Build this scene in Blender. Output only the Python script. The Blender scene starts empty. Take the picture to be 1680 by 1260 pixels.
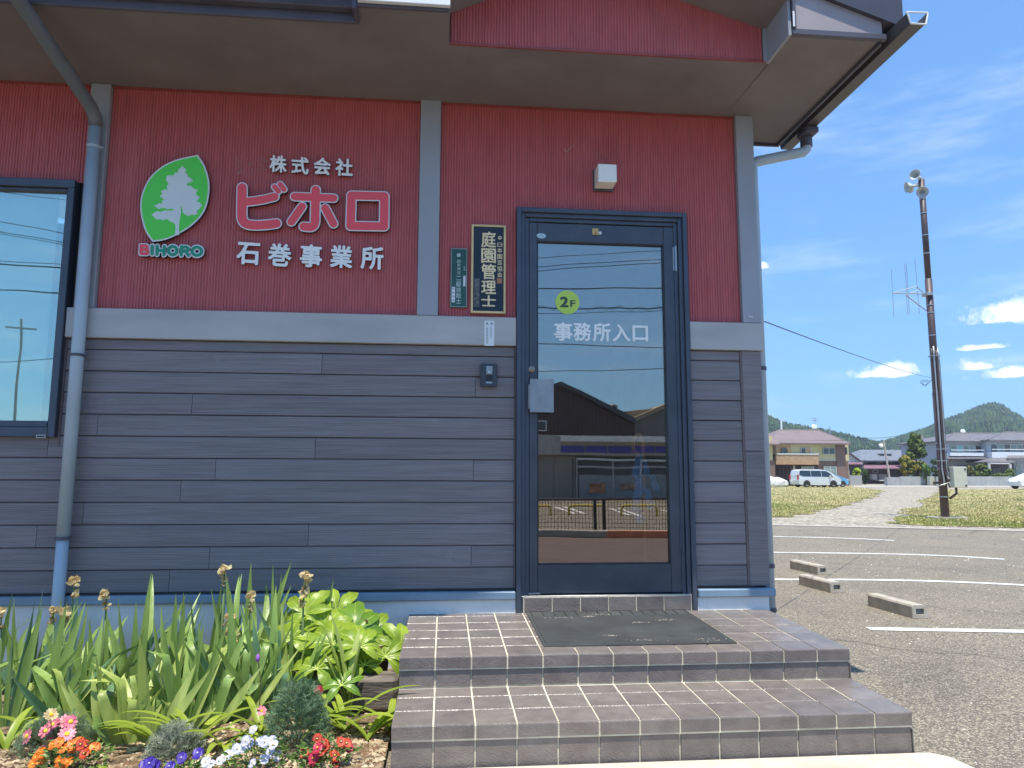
import bpy, math, random
import numpy as np
from mathutils import Vector, Matrix
random.seed(7)
R = math.radians
SC = bpy.context.scene
COL = SC.collection
PI = math.pi

# ------------------------------------------------------------------ camera
F, PITCH, YAW, ROLL = 1186.52, 0.12593, -0.09216, 0.00302
CAM = Vector((0.1763, -3.9825, 1.0475))
fwd = Vector((-math.sin(YAW)*math.cos(PITCH), math.cos(YAW)*math.cos(PITCH), math.sin(PITCH)))
rgt = Vector((math.cos(YAW), math.sin(YAW), 0)); upv = rgt.cross(fwd)
rgt2 = rgt*math.cos(ROLL)+upv*math.sin(ROLL); upv2 = upv*math.cos(ROLL)-rgt*math.sin(ROLL)
cd = bpy.data.cameras.new('camera'); cam = bpy.data.objects.new('camera', cd); COL.objects.link(cam)
cd.sensor_fit = 'HORIZONTAL'; cd.sensor_width = 36; cd.lens = F/1680*36; cd.clip_start = .05; cd.clip_end = 6000
M3 = Matrix((rgt2, upv2, -fwd)).transposed()
cam.matrix_world = Matrix.Translation(CAM) @ M3.to_4x4()
SC.camera = cam

# ------------------------------------------------------------------ world, sun, exposure
SUN_TO = Vector((-0.008, -0.262, 0.95)).normalized()
SUN_EL = math.asin(SUN_TO.z); SUN_AZ = math.atan2(SUN_TO.x, SUN_TO.y)
wd = bpy.data.worlds.new('World'); SC.world = wd; wd.use_nodes = True
def build_world():
    nt = wd.node_tree; N = nt.nodes; L = nt.links; N.clear()
    out = N.new('ShaderNodeOutputWorld'); bg = N.new('ShaderNodeBackground'); bg.inputs[1].default_value = 0.15
    sky = N.new('ShaderNodeTexSky'); sky.sky_type = 'NISHITA'; sky.sun_disc = False
    sky.sun_elevation = SUN_EL; sky.sun_rotation = SUN_AZ; sky.air_density = 1.0; sky.dust_density = 0.6; sky.ozone_density = 2.0
    L.new(bg.outputs[0], out.inputs[0])
    tc = N.new('ShaderNodeTexCoord')
    def math_(op, a, b=None, clamp=False):
        n = N.new('ShaderNodeMath'); n.operation = op; n.use_clamp = clamp
        for i, v in enumerate((a, b)):
            if v is None: continue
            if isinstance(v, (int, float)): n.inputs[i].default_value = v
            else: L.new(v, n.inputs[i])
        return n.outputs[0]
    def noise(vec, scale, detail, rough=.6):
        n = N.new('ShaderNodeTexNoise'); n.inputs['Scale'].default_value = scale; n.inputs['Detail'].default_value = detail
        n.inputs['Roughness'].default_value = rough; L.new(vec, n.inputs['Vector']); return n.outputs[0]
    def vm(op, a, b):
        n = N.new('ShaderNodeVectorMath'); n.operation = op
        for i, v in enumerate((a, b)):
            if isinstance(v, (tuple, Vector)): n.inputs[i].default_value = v
            else: L.new(v, n.inputs[i])
        return n
    d = tc.outputs['Generated']
    mp = N.new('ShaderNodeMapping'); mp.inputs['Scale'].default_value = (1.6, 2.2, 9.0); mp.inputs['Rotation'].default_value = (0.12, 0.1, 0.3); L.new(d, mp.inputs[0])
    cir = noise(mp.outputs[0], 1.7, 9, .62)
    mr = N.new('ShaderNodeMapRange'); mr.interpolation_type = 'SMOOTHSTEP'; mr.inputs[1].default_value = .48; mr.inputs[2].default_value = .85; mr.inputs[3].default_value = 0; mr.inputs[4].default_value = .45
    L.new(cir, mr.inputs[0]); fac = mr.outputs[0]
    nz = noise(d, 30, 8, .6); nzb = noise(d, 95, 5, .6)
    # cumulus clouds low in the sky: (direction px, py, half width, half height)
    for px, py, hw, hh in CLOUDS:
        c = cdir(px, py); t = Vector((0, 0, 1)).cross(c).normalized(); u = c.cross(t)
        rel = vm('SUBTRACT', d, tuple(c)).outputs[0]
        a = math_('DIVIDE', vm('DOT_PRODUCT', rel, tuple(t)).outputs['Value'], hw/F)
        b = math_('DIVIDE', vm('DOT_PRODUCT', rel, tuple(u)).outputs['Value'], hh/F)
        bb = math_('MULTIPLY', math_('LESS_THAN', b, -.25), 1.6)      # flat underside
        b2 = math_('MULTIPLY', b, math_('ADD', bb, 1.0))
        dist = math_('SQRT', math_('ADD', math_('MULTIPLY', a, a), math_('MULTIPLY', b2, b2)))
        dd = math_('ADD', dist, math_('ADD', math_('MULTIPLY', math_('SUBTRACT', nz, .5), 1.9), math_('MULTIPLY', math_('SUBTRACT', nzb, .5), 1.1)))
        m = N.new('ShaderNodeMapRange'); m.interpolation_type = 'SMOOTHSTEP'
        m.inputs[1].default_value = 1.15; m.inputs[2].default_value = .5; m.inputs[3].default_value = 0; m.inputs[4].default_value = .95
        L.new(dd, m.inputs[0]); fac = math_('MAXIMUM', fac, m.outputs[0])
    mix = N.new('ShaderNodeMix'); mix.data_type = 'RGBA'; L.new(fac, mix.inputs[0])
    tint = N.new('ShaderNodeMix'); tint.data_type = 'RGBA'; tint.blend_type = 'MULTIPLY'; tint.inputs[0].default_value = 1
    tint.inputs[7].default_value = SKY_TINT
    gm = N.new('ShaderNodeGamma'); gm.inputs[1].default_value = SKY_GAMMA; L.new(sky.outputs[0], gm.inputs[0])
    L.new(gm.outputs[0], tint.inputs[6]); L.new(tint.outputs[2], mix.inputs[6])
    mix.inputs[7].default_value = CLOUD_COL
    L.new(mix.outputs[2], bg.inputs[0])
def cdir(px, py):
    return (fwd + rgt2*((px-840)/F) + upv2*((630-py)/F)).normalized()
SKY_TINT = (.38, .68, 1.03, 1); SKY_GAMMA = .62
CLOUD_COL = (3.3, 3.5, 3.8, 1)
CLOUDS = [(1656, 519, 60, 25), (1452, 613, 38, 15), (1664, 614, 38, 13), (1612, 601, 24, 13), (1248, 438, 18, 9), (1610, 571, 26, 6)]
build_world()
sl = bpy.data.lights.new('sun', 'SUN'); sun = bpy.data.objects.new('sun', sl); COL.objects.link(sun)
sl.energy = 2.5; sl.angle = R(.53); sl.color = (1, .94, .84)
sun.rotation_euler = SUN_TO.to_track_quat('Z', 'Y').to_euler(); sun.location = (-2, -6, 20)
SC.view_settings.view_transform = 'Standard'; SC.view_settings.look = 'None'
SC.view_settings.exposure = 1.47; SC.view_settings.gamma = 1; SC.view_settings.use_curve_mapping = False
SC.render.engine = 'CYCLES'
SC.cycles.max_bounces = 8; SC.cycles.diffuse_bounces = 4; SC.cycles.glossy_bounces = 4; SC.cycles.transparent_max_bounces = 12

# ------------------------------------------------------------------ helpers
def ray(px, py): return fwd + rgt2*((px-840)/F) + upv2*((630-py)/F)
def W(px, py, y=0.0):           # point on a plane parallel to the front wall
    d = ray(px, py); return CAM + d*((y-CAM.y)/d.y)
def G(px, py, z=0.0):           # point on a level plane
    d = ray(px, py); return CAM + d*((z-CAM.z)/d.z)
GLASS_Y = 0.035
def RF(px, py, Y):              # real place of what the door glass mirrors, Y metres behind the glass plane
    p = W(px, py, GLASS_Y+Y); return Vector((p.x, GLASS_Y-Y, p.z))

class MB:
    def __init__(s): s.v = []; s.f = []; s.m = []; s.mi = 0; s.smooth = False
    def add(s, vs, fs):
        o = len(s.v); s.v += [tuple(v) for v in vs]; s.f += [tuple(i+o for i in f) for f in fs]; s.m += [s.mi]*len(fs); return s
    def box(s, x0, x1, y0, y1, z0, z1):
        return s.add([(x0,y0,z0),(x1,y0,z0),(x1,y1,z0),(x0,y1,z0),(x0,y0,z1),(x1,y0,z1),(x1,y1,z1),(x0,y1,z1)],
              [(0,3,2,1),(4,5,6,7),(0,1,5,4),(1,2,6,5),(2,3,7,6),(3,0,4,7)])
    def cbox(s, x0, x1, y0, y1, z0, z1, c=.003):   # chamfered box
        P = []; X = (x0,x1); Y = (y0,y1); Z = (z0,z1); sg = (1,-1)
        for i in (0,1):
            for j in (0,1):
                for k in (0,1):
                    P += [(X[i], Y[j]+sg[j]*c, Z[k]+sg[k]*c), (X[i]+sg[i]*c, Y[j], Z[k]+sg[k]*c), (X[i]+sg[i]*c, Y[j]+sg[j]*c, Z[k])]
        id_ = lambda i,j,k,a: ((i*2+j)*2+k)*3+a
        fs = []
        for i in (0,1): fs.append((id_(i,0,0,0), id_(i,1,0,0), id_(i,1,1,0), id_(i,0,1,0)))
        for j in (0,1): fs.append((id_(0,j,0,1), id_(1,j,0,1), id_(1,j,1,1), id_(0,j,1,1)))
        for k in (0,1): fs.append((id_(0,0,k,2), id_(1,0,k,2), id_(1,1,k,2), id_(0,1,k,2)))
        for j in (0,1):
            for k in (0,1): fs.append((id_(0,j,k,1), id_(1,j,k,1), id_(1,j,k,2), id_(0,j,k,2)))
        for i in (0,1):
            for k in (0,1): fs.append((id_(i,0,k,0), id_(i,1,k,0), id_(i,1,k,2), id_(i,0,k,2)))
        for i in (0,1):
            for j in (0,1): fs.append((id_(i,j,0,0), id_(i,j,1,0), id_(i,j,1,1), id_(i,j,0,1)))
        for i in (0,1):
            for j in (0,1):
                for k in (0,1): fs.append((id_(i,j,k,0), id_(i,j,k,1), id_(i,j,k,2)))
        s.fixn = True
        return s.add(P, fs)
    def tube(s, path, r, n=8, cap=True):
        path = [Vector(p) for p in path]; rs = r if isinstance(r, (list, tuple)) else [r]*len(path)
        o = len(s.v); u = None
        for i, p in enumerate(path):
            t = (path[min(i+1, len(path)-1)]-path[max(i-1, 0)]).normalized()
            if u is None:
                u = t.cross(Vector((0,0,1)));  u = t.cross(Vector((0,1,0))) if u.length < .1 else u
            u = (u - t*u.dot(t)).normalized(); w = t.cross(u)
            for k in range(n):
                a = 2*PI*k/n; s.v.append(tuple(p+(u*math.cos(a)+w*math.sin(a))*rs[i]))
        for i in range(len(path)-1):
            for k in range(n):
                a = o+i*n+k; b = o+i*n+(k+1)%n; s.f.append((a, b, b+n, a+n)); s.m.append(s.mi)
        if cap:
            s.f.append(tuple(o+k for k in reversed(range(n)))); s.m.append(s.mi)
            s.f.append(tuple(o+(len(path)-1)*n+k for k in range(n))); s.m.append(s.mi)
        return s
    def lathe(s, prof, c=(0,0,0), n=16, axis=(0,0,1)):
        ax = Vector(axis).normalized(); u = ax.orthogonal().normalized(); w = ax.cross(u); c = Vector(c); o = len(s.v)
        for r, h in prof:
            for k in range(n):
                a = 2*PI*k/n; s.v.append(tuple(c+ax*h+(u*math.cos(a)+w*math.sin(a))*max(r, 1e-4)))
        for i in range(len(prof)-1):
            for k in range(n):
                a = o+i*n+k; b = o+i*n+(k+1)%n; s.f.append((a, b, b+n, a+n)); s.m.append(s.mi)
        return s
    def prism(s, pts, off):     # planar polygon (3D points) swept by a vector
        n = len(pts); off = Vector(off); pts = [Vector(p) for p in pts]
        s.fixn = True
        return s.add(pts+[p+off for p in pts], [tuple(range(n)), tuple(reversed(range(n, 2*n)))]+[(i, i+n, (i+1)%n+n, (i+1)%n) for i in range(n)])
    def quad(s, a, b, c, d): return s.add([a,b,c,d], [(0,1,2,3)])
    def build(s, name, mats, parent=None, smooth=False, **kw):
        me = bpy.data.meshes.new(name); me.from_pydata(s.v, [], s.f)
        if not isinstance(mats, (list, tuple)): mats = [mats]
        for m in mats: me.materials.append(m)
        if len(mats) > 1: me.polygons.foreach_set('material_index', s.m)
        if getattr(s, 'fixn', False):
            import bmesh
            bm = bmesh.new(); bm.from_mesh(me); bmesh.ops.recalc_face_normals(bm, faces=bm.faces); bm.to_mesh(me); bm.free()
        if smooth: me.polygons.foreach_set('use_smooth', [True]*len(me.polygons))
        me.update()
        return mobj(name, me, parent, **kw)
def mobj(name, me, parent=None, **kw):
    o = bpy.data.objects.new(name, me); COL.objects.link(o)
    if parent is not None: o.parent = parent
    for k, v in kw.items(): o[k] = v
    return o
def thing(name, label, cat, loc=(0,0,0), rz=0, group=None):
    o = bpy.data.objects.new(name, None); COL.objects.link(o); o.location = loc; o.rotation_euler = (0,0,rz)
    o.empty_display_size = .1; o['label'] = label; o['category'] = cat
    if group: o['group'] = group
    return o
def copy_thing(src, label, loc, rz=0, sc=1):
    def rec(o, par):
        c = o.copy(); COL.objects.link(c); c.parent = par
        for ch in kids.get(o.name, []): rec(ch, c)
        return c
    kids = {}
    for o in bpy.data.objects:
        if o.parent: kids.setdefault(o.parent.name, []).append(o)
    c = rec(src, None); c.location = loc; c.rotation_euler = (0,0,rz); c.scale = (sc,)*3; c['label'] = label
    return c

MATS = {}
def pm(name, col, rough=.6, metal=0., var=.12, vscale=6., bump=0., bscale=60., bstretch=(1,1,1), spec=.5, alt=None, dirt=0., dcol=(.3,.28,.25), coat=0, trans=0.):
    """procedural paint: base colour with noise variation, fine bump and blotchy wear"""
    if name in MATS: return MATS[name]
    m = bpy.data.materials.new(name); m.use_nodes = True; nt = m.node_tree; N = nt.nodes; L = nt.links
    b = N['Principled BSDF']; b.inputs['Roughness'].default_value = rough; b.inputs['Metallic'].default_value = metal
    b.inputs['Specular IOR Level'].default_value = spec
    if coat: b.inputs['Coat Weight'].default_value = coat
    tc = N.new('ShaderNodeTexCoord'); v = tc.outputs['Object']
    mp = N.new('ShaderNodeMapping'); mp.inputs['Scale'].default_value = bstretch; L.new(v, mp.inputs[0])
    n1 = N.new('ShaderNodeTexNoise'); n1.inputs['Scale'].default_value = vscale; n1.inputs['Detail'].default_value = 6; L.new(mp.outputs[0], n1.inputs['Vector'])
    cr = N.new('ShaderNodeValToRGB'); L.new(n1.outputs[0], cr.inputs[0])
    a2 = alt or tuple(c*(1+var) for c in col)
    lo = tuple(c*(1-var) for c in col)
    cr.color_ramp.elements[0].position = .32; cr.color_ramp.elements[1].position = .68
    cr.color_ramp.elements[0].color = (*lo, 1); cr.color_ramp.elements[1].color = (*a2, 1)
    outc = cr.outputs[0]
    if dirt:
        n2 = N.new('ShaderNodeTexNoise'); n2.inputs['Scale'].default_value = 2.3; n2.inputs['Detail'].default_value = 10; n2.inputs['Roughness'].default_value = .7; L.new(v, n2.inputs['Vector'])
        mr = N.new('ShaderNodeMapRange'); mr.inputs[1].default_value = .5; mr.inputs[2].default_value = .75; mr.inputs[4].default_value = dirt; L.new(n2.outputs[0], mr.inputs[0])
        mx = N.new('ShaderNodeMix'); mx.data_type = 'RGBA'; L.new(mr.outputs[0], mx.inputs[0]); L.new(outc, mx.inputs[6]); mx.inputs[7].default_value = (*dcol, 1); outc = mx.outputs[2]
    L.new(outc, b.inputs['Base Color'])
    if bump:
        n3 = N.new('ShaderNodeTexNoise'); n3.inputs['Scale'].default_value = bscale; n3.inputs['Detail'].default_value = 5; L.new(mp.outputs[0], n3.inputs['Vector'])
        bp = N.new('ShaderNodeBump'); bp.inputs['Strength'].default_value = bump; bp.inputs['Distance'].default_value = .004; L.new(n3.outputs[0], bp.inputs['Height']); L.new(bp.outputs[0], b.inputs['Normal'])
    if trans:
        ts = N.new('ShaderNodeBsdfTranslucent'); L.new(outc, ts.inputs[0]); ms = N.new('ShaderNodeMixShader'); ms.inputs[0].default_value = trans
        L.new(b.outputs[0], ms.inputs[1]); L.new(ts.outputs[0], ms.inputs[2]); L.new(ms.outputs[0], N['Material Output'].inputs[0])
    MATS[name] = m; return m
def nodes_of(m): return m.node_tree.nodes, m.node_tree.links, m.node_tree.nodes['Principled BSDF']

def grain_mat(name, col, rough=.7, axis_scale=(1.2, 30, 30), contrast=.35, bump=.5, patch=0.):
    """embossed wood grain running along x"""
    m = bpy.data.materials.new(name); m.use_nodes = True; N, L, b = nodes_of(m)
    tc = N.new('ShaderNodeTexCoord'); oi = N.new('ShaderNodeObjectInfo')
    ad = N.new('ShaderNodeVectorMath'); ad.operation = 'ADD'; L.new(tc.outputs['Object'], ad.inputs[0])
    sc = N.new('ShaderNodeVectorMath'); sc.operation = 'SCALE'; sc.inputs['Scale'].default_value = 17; cx = N.new('ShaderNodeCombineXYZ')
    for i in range(3): L.new(oi.outputs['Random'], cx.inputs[i])
    L.new(cx.outputs[0], sc.inputs[0]); L.new(sc.outputs[0], ad.inputs[1])
    mp = N.new('ShaderNodeMapping'); mp.inputs['Scale'].default_value = axis_scale; L.new(ad.outputs[0], mp.inputs[0])
    n = N.new('ShaderNodeTexNoise'); n.inputs['Scale'].default_value = 2.2; n.inputs['Detail'].default_value = 6; n.inputs['Distortion'].default_value = .6; L.new(mp.outputs[0], n.inputs['Vector'])
    wv = N.new('ShaderNodeTexWave'); wv.bands_direction = 'Z'; wv.inputs['Scale'].default_value = 2.6; wv.inputs['Distortion'].default_value = 7; wv.inputs['Detail'].default_value = 3; wv.inputs['Detail Scale'].default_value = .7
    mp2 = N.new('ShaderNodeMapping'); mp2.inputs['Scale'].default_value = (1.1, 14, 14); L.new(ad.outputs[0], mp2.inputs[0]); L.new(mp2.outputs[0], wv.inputs['Vector'])
    mxh = N.new('ShaderNodeMath'); mxh.operation = 'MULTIPLY_ADD'; mxh.inputs[1].default_value = .35; L.new(wv.outputs[1], mxh.inputs[0]); L.new(n.outputs[0], mxh.inputs[2])
    cr = N.new('ShaderNodeValToRGB'); L.new(mxh.outputs[0], cr.inputs[0])
    cr.color_ramp.elements[0].position = .4; cr.color_ramp.elements[1].position = .9
    cr.color_ramp.elements[0].color = (*[c*(1-contrast) for c in col], 1); cr.color_ramp.elements[1].color = (*[c*(1+contrast) for c in col], 1)
    pn = N.new('ShaderNodeTexNoise'); pn.inputs['Scale'].default_value = 3; pn.inputs['Detail'].default_value = 8; pn.inputs['Roughness'].default_value = .75; L.new(ad.outputs[0], pn.inputs['Vector'])
    mr = N.new('ShaderNodeMapRange'); mr.inputs[1].default_value = .62; mr.inputs[2].default_value = .8; mr.inputs[4].default_value = .45; L.new(pn.outputs[0], mr.inputs[0])
    mx = N.new('ShaderNodeMix'); mx.data_type = 'RGBA'; L.new(mr.outputs[0], mx.inputs[0]); L.new(cr.outputs[0], mx.inputs[6]); mx.inputs[7].default_value = (*[min(1, c*1.9+.02) for c in col], 1)
    sn_ = N.new('ShaderNodeTexNoise'); sn_.inputs['Scale'].default_value = 5; sn_.inputs['Detail'].default_value = 12; sn_.inputs['Roughness'].default_value = .8; mp3 = N.new('ShaderNodeMapping'); mp3.inputs['Scale'].default_value = (1,1,2.2); L.new(ad.outputs[0], mp3.inputs[0]); L.new(mp3.outputs[0], sn_.inputs['Vector'])
    mr2 = N.new('ShaderNodeMapRange'); mr2.inputs[1].default_value = .70; mr2.inputs[2].default_value = .78; mr2.inputs[4].default_value = .5; L.new(sn_.outputs[0], mr2.inputs[0])
    mx3 = N.new('ShaderNodeMix'); mx3.data_type = 'RGBA'; L.new(mr2.outputs[0], mx3.inputs[0]); L.new(mx.outputs[2], mx3.inputs[6]); mx3.inputs[7].default_value = (.5,.5,.5,1); mx = mx3
    # each board a touch lighter or darker
    bm_ = N.new('ShaderNodeMapRange'); bm_.inputs[3].default_value = .9; bm_.inputs[4].default_value = 1.1; L.new(oi.outputs['Random'], bm_.inputs[0])
    ms = N.new('ShaderNodeVectorMath'); ms.operation = 'SCALE'; L.new(mx.outputs[2], ms.inputs[0]); L.new(bm_.outputs[0], ms.inputs['Scale'])
    L.new(ms.outputs[0], b.inputs['Base Color']); b.inputs['Roughness'].default_value = rough
    bp = N.new('ShaderNodeBump'); bp.inputs['Strength'].default_value = bump; bp.inputs['Distance'].default_value = .004; L.new(mxh.outputs[0], bp.inputs['Height']); L.new(bp.outputs[0], b.inputs['Normal'])
    MATS[name] = m; return m

M_red = pm('red_rib', (.51,.12,.122), .55, var=.07, vscale=9, bump=.45, bscale=26, bstretch=(3,1,.7), dirt=.25, dcol=(.6,.22,.2))
M_post = pm('weathered_post', (.33,.35,.385), .5, var=.1, vscale=2.5, bstretch=(1,1,.5), dirt=.35, dcol=(.42,.42,.40), bump=.1)
M_beam = pm('weathered_beam', (.46,.45,.44), .5, var=.12, vscale=3, bstretch=(.5,1,2.2), dirt=.45, dcol=(.52,.5,.47), bump=.1)
M_siding = grain_mat('siding_grain', (.205,.182,.188), .55, (1.2,30,30), .22, .35)
M_soffit = pm('soffit_board', (.20,.18,.182), .7, var=.1, vscale=3, dirt=.3, dcol=(.30,.26,.24), bump=.12, bscale=120)
M_fascia = pm('fascia_dark', (.085,.08,.105), .45, var=.12, vscale=5, dirt=.3, dcol=(.1,.1,.11))
M_facelight = pm('fascia_mauve', (.34,.30,.31), .5, var=.06)
M_whitepanel = pm('white_panel', (.75,.77,.8), .4, var=.03)
M_roof = pm('roof_metal', (.06,.06,.08), .4, var=.1)
M_found = pm('render_foundation', (.68,.70,.70), .85, var=.1, vscale=6, dirt=.35, dcol=(.5,.52,.52), bump=.3, bscale=90)
M_blue = pm('blue_grey_flash', (.20,.29,.38), .45, var=.12, vscale=4, dirt=.2, dcol=(.2,.25,.3))
M_pipe = pm('pipe_pvc', (.42,.51,.58), .35, var=.07, vscale=4, dirt=.25, dcol=(.2,.24,.28))
M_door = pm('door_aluminium', (.075,.085,.105), .38, metal=.3, var=.14, vscale=8, dirt=.18, dcol=(.06,.065,.075), bump=.03, bscale=300)
M_doorframe = pm('door_frame_aluminium', (.075,.09,.12), .42, metal=.3, var=.1, vscale=8, dirt=.2, dcol=(.07,.075,.085))
M_tile = None
M_caulk = pm('caulk', (.17,.13,.13), .7)
M_black = pm('black_plastic', (.02,.02,.024), .4, var=.2)
M_rubber = pm('rubber', (.05,.053,.052), .9, var=.2, vscale=5, dirt=.3, dcol=(.11,.11,.1), bump=.15)
M_steel = pm('dull_steel', (.42,.44,.46), .4, metal=.8, var=.08, vscale=5)
M_white = pm('white_paint', (.78,.8,.8), .45, var=.03)
M_letter = pm('letter_white', (.9,.91,.88), .35, var=.02)
M_letterred = pm('letter_red', (.9,.085,.10), .3, var=.02)
M_green = pm('logo_green', (.10,.72,.06), .3, var=.02)
M_teal = pm('letter_green', (.01,.3,.17), .3, var=.02)
M_side = pm('letter_side', (.03,.03,.045), .5)
M_gold = pm('gold_leaf', (.88,.72,.42), .5, metal=0., var=.15, vscale=20)
M_goldframe = pm('plaque_frame', (.72,.56,.28), .45, var=.15, vscale=10)
M_plaqueblk = pm('plaque_black', (.012,.012,.022), .3, var=.2)
M_plaquegrn = pm('plaque_green', (.02,.085,.07), .45, var=.15)
M_paper = pm('paper', (.75,.78,.8), .6, var=.05)
M_greyink = pm('grey_ink', (.35,.37,.4), .6)
M_asphalt = None
M_concrete = pm('concrete', (.52,.47,.37), .85, var=.14, vscale=9, dirt=.4, dcol=(.25,.23,.2), bump=.5, bscale=70)
M_terracotta = pm('brown_pot', (.10,.045,.035), .6, var=.15)

# tile: slate-textured brown ceramic
def tile_mat():
    m = bpy.data.materials.new('slate_tile'); m.use_nodes = True; N, L, b = nodes_of(m)
    tc = N.new('ShaderNodeTexCoord'); oi = N.new('ShaderNodeObjectInfo'); cx = N.new('ShaderNodeCombineXYZ')
    mu = N.new('ShaderNodeMath'); mu.operation = 'MULTIPLY'; mu.inputs[1].default_value = 43; L.new(oi.outputs['Random'], mu.inputs[0])
    for i in range(3): L.new(mu.outputs[0], cx.inputs[i])
    ad = N.new('ShaderNodeVectorMath'); L.new(tc.outputs['Object'], ad.inputs[0]); L.new(cx.outputs[0], ad.inputs[1])
    wv = N.new('ShaderNodeTexNoise'); wv.inputs['Scale'].default_value = 9; wv.inputs['Detail'].default_value = 3; wv.inputs['Distortion'].default_value = 2.4; L.new(ad.outputs[0], wv.inputs['Vector'])
    ws = N.new('ShaderNodeMath'); ws.operation = 'MULTIPLY'; ws.inputs[1].default_value = 60; L.new(wv.outputs[0], ws.inputs[0])
    sn = N.new('ShaderNodeMath'); sn.operation = 'SINE'; L.new(ws.outputs[0], sn.inputs[0])
    n2 = N.new('ShaderNodeTexNoise'); n2.inputs['Scale'].default_value = 14; n2.inputs['Detail'].default_value = 8; L.new(ad.outputs[0], n2.inputs['Vector'])
    h = N.new('ShaderNodeMath'); h.operation = 'MULTIPLY_ADD'; h.inputs[1].default_value = .25; L.new(sn.outputs[0], h.inputs[0]); L.new(n2.outputs[0], h.inputs[2])
    bp = N.new('ShaderNodeBump'); bp.inputs['Strength'].default_value = .4; bp.inputs['Distance'].default_value = .003; L.new(h.outputs[0], bp.inputs['Height']); L.new(bp.outputs[0], b.inputs['Normal'])
    mr = N.new('ShaderNodeMapRange'); mr.inputs[3].default_value = 0; mr.inputs[4].default_value = 1; L.new(oi.outputs['Random'], mr.inputs[0])
    cr = N.new('ShaderNodeValToRGB'); L.new(n2.outputs[0], cr.inputs[0])
    cr.color_ramp.elements[0].position = .3; cr.color_ramp.elements[1].position = .75
    cr.color_ramp.elements[0].color = (.155,.132,.117, 1); cr.color_ramp.elements[1].color = (.225,.195,.172, 1)
    mx = N.new('ShaderNodeMix'); mx.data_type = 'RGBA'; mx.blend_type = 'MULTIPLY'; mx.inputs[0].default_value = 1
    c2 = N.new('ShaderNodeValToRGB'); L.new(mr.outputs[0], c2.inputs[0]); c2.color_ramp.elements[0].color = (.84,.84,.86,1); c2.color_ramp.elements[1].color = (1.1,1.08,1.07,1)
    L.new(cr.outputs[0], mx.inputs[6]); L.new(c2.outputs[0], mx.inputs[7])
    # chalky scuffs in world space
    gp = N.new('ShaderNodeNewGeometry'); n4 = N.new('ShaderNodeTexNoise'); n4.inputs['Scale'].default_value = 4.3; n4.inputs['Detail'].default_value = 12; n4.inputs['Roughness'].default_value = .75; L.new(gp.outputs['Position'], n4.inputs['Vector'])
    m4 = N.new('ShaderNodeMapRange'); m4.inputs[1].default_value = .60; m4.inputs[2].default_value = .78; m4.inputs[4].default_value = .6; L.new(n4.outputs[0], m4.inputs[0])
    mx2 = N.new('ShaderNodeMix'); mx2.data_type = 'RGBA'; L.new(m4.outputs[0], mx2.inputs[0]); L.new(mx.outputs[2], mx2.inputs[6]); mx2.inputs[7].default_value = (.34,.31,.29,1)
    L.new(mx2.outputs[2], b.inputs['Base Color']); b.inputs['Roughness'].default_value = .36
    return m
M_tile = tile_mat()
M_grout = pm('grout', (.62,.57,.45), .9, var=.2, vscale=8, dirt=.55, dcol=(.36,.32,.26), bump=.4, bscale=150)

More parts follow.
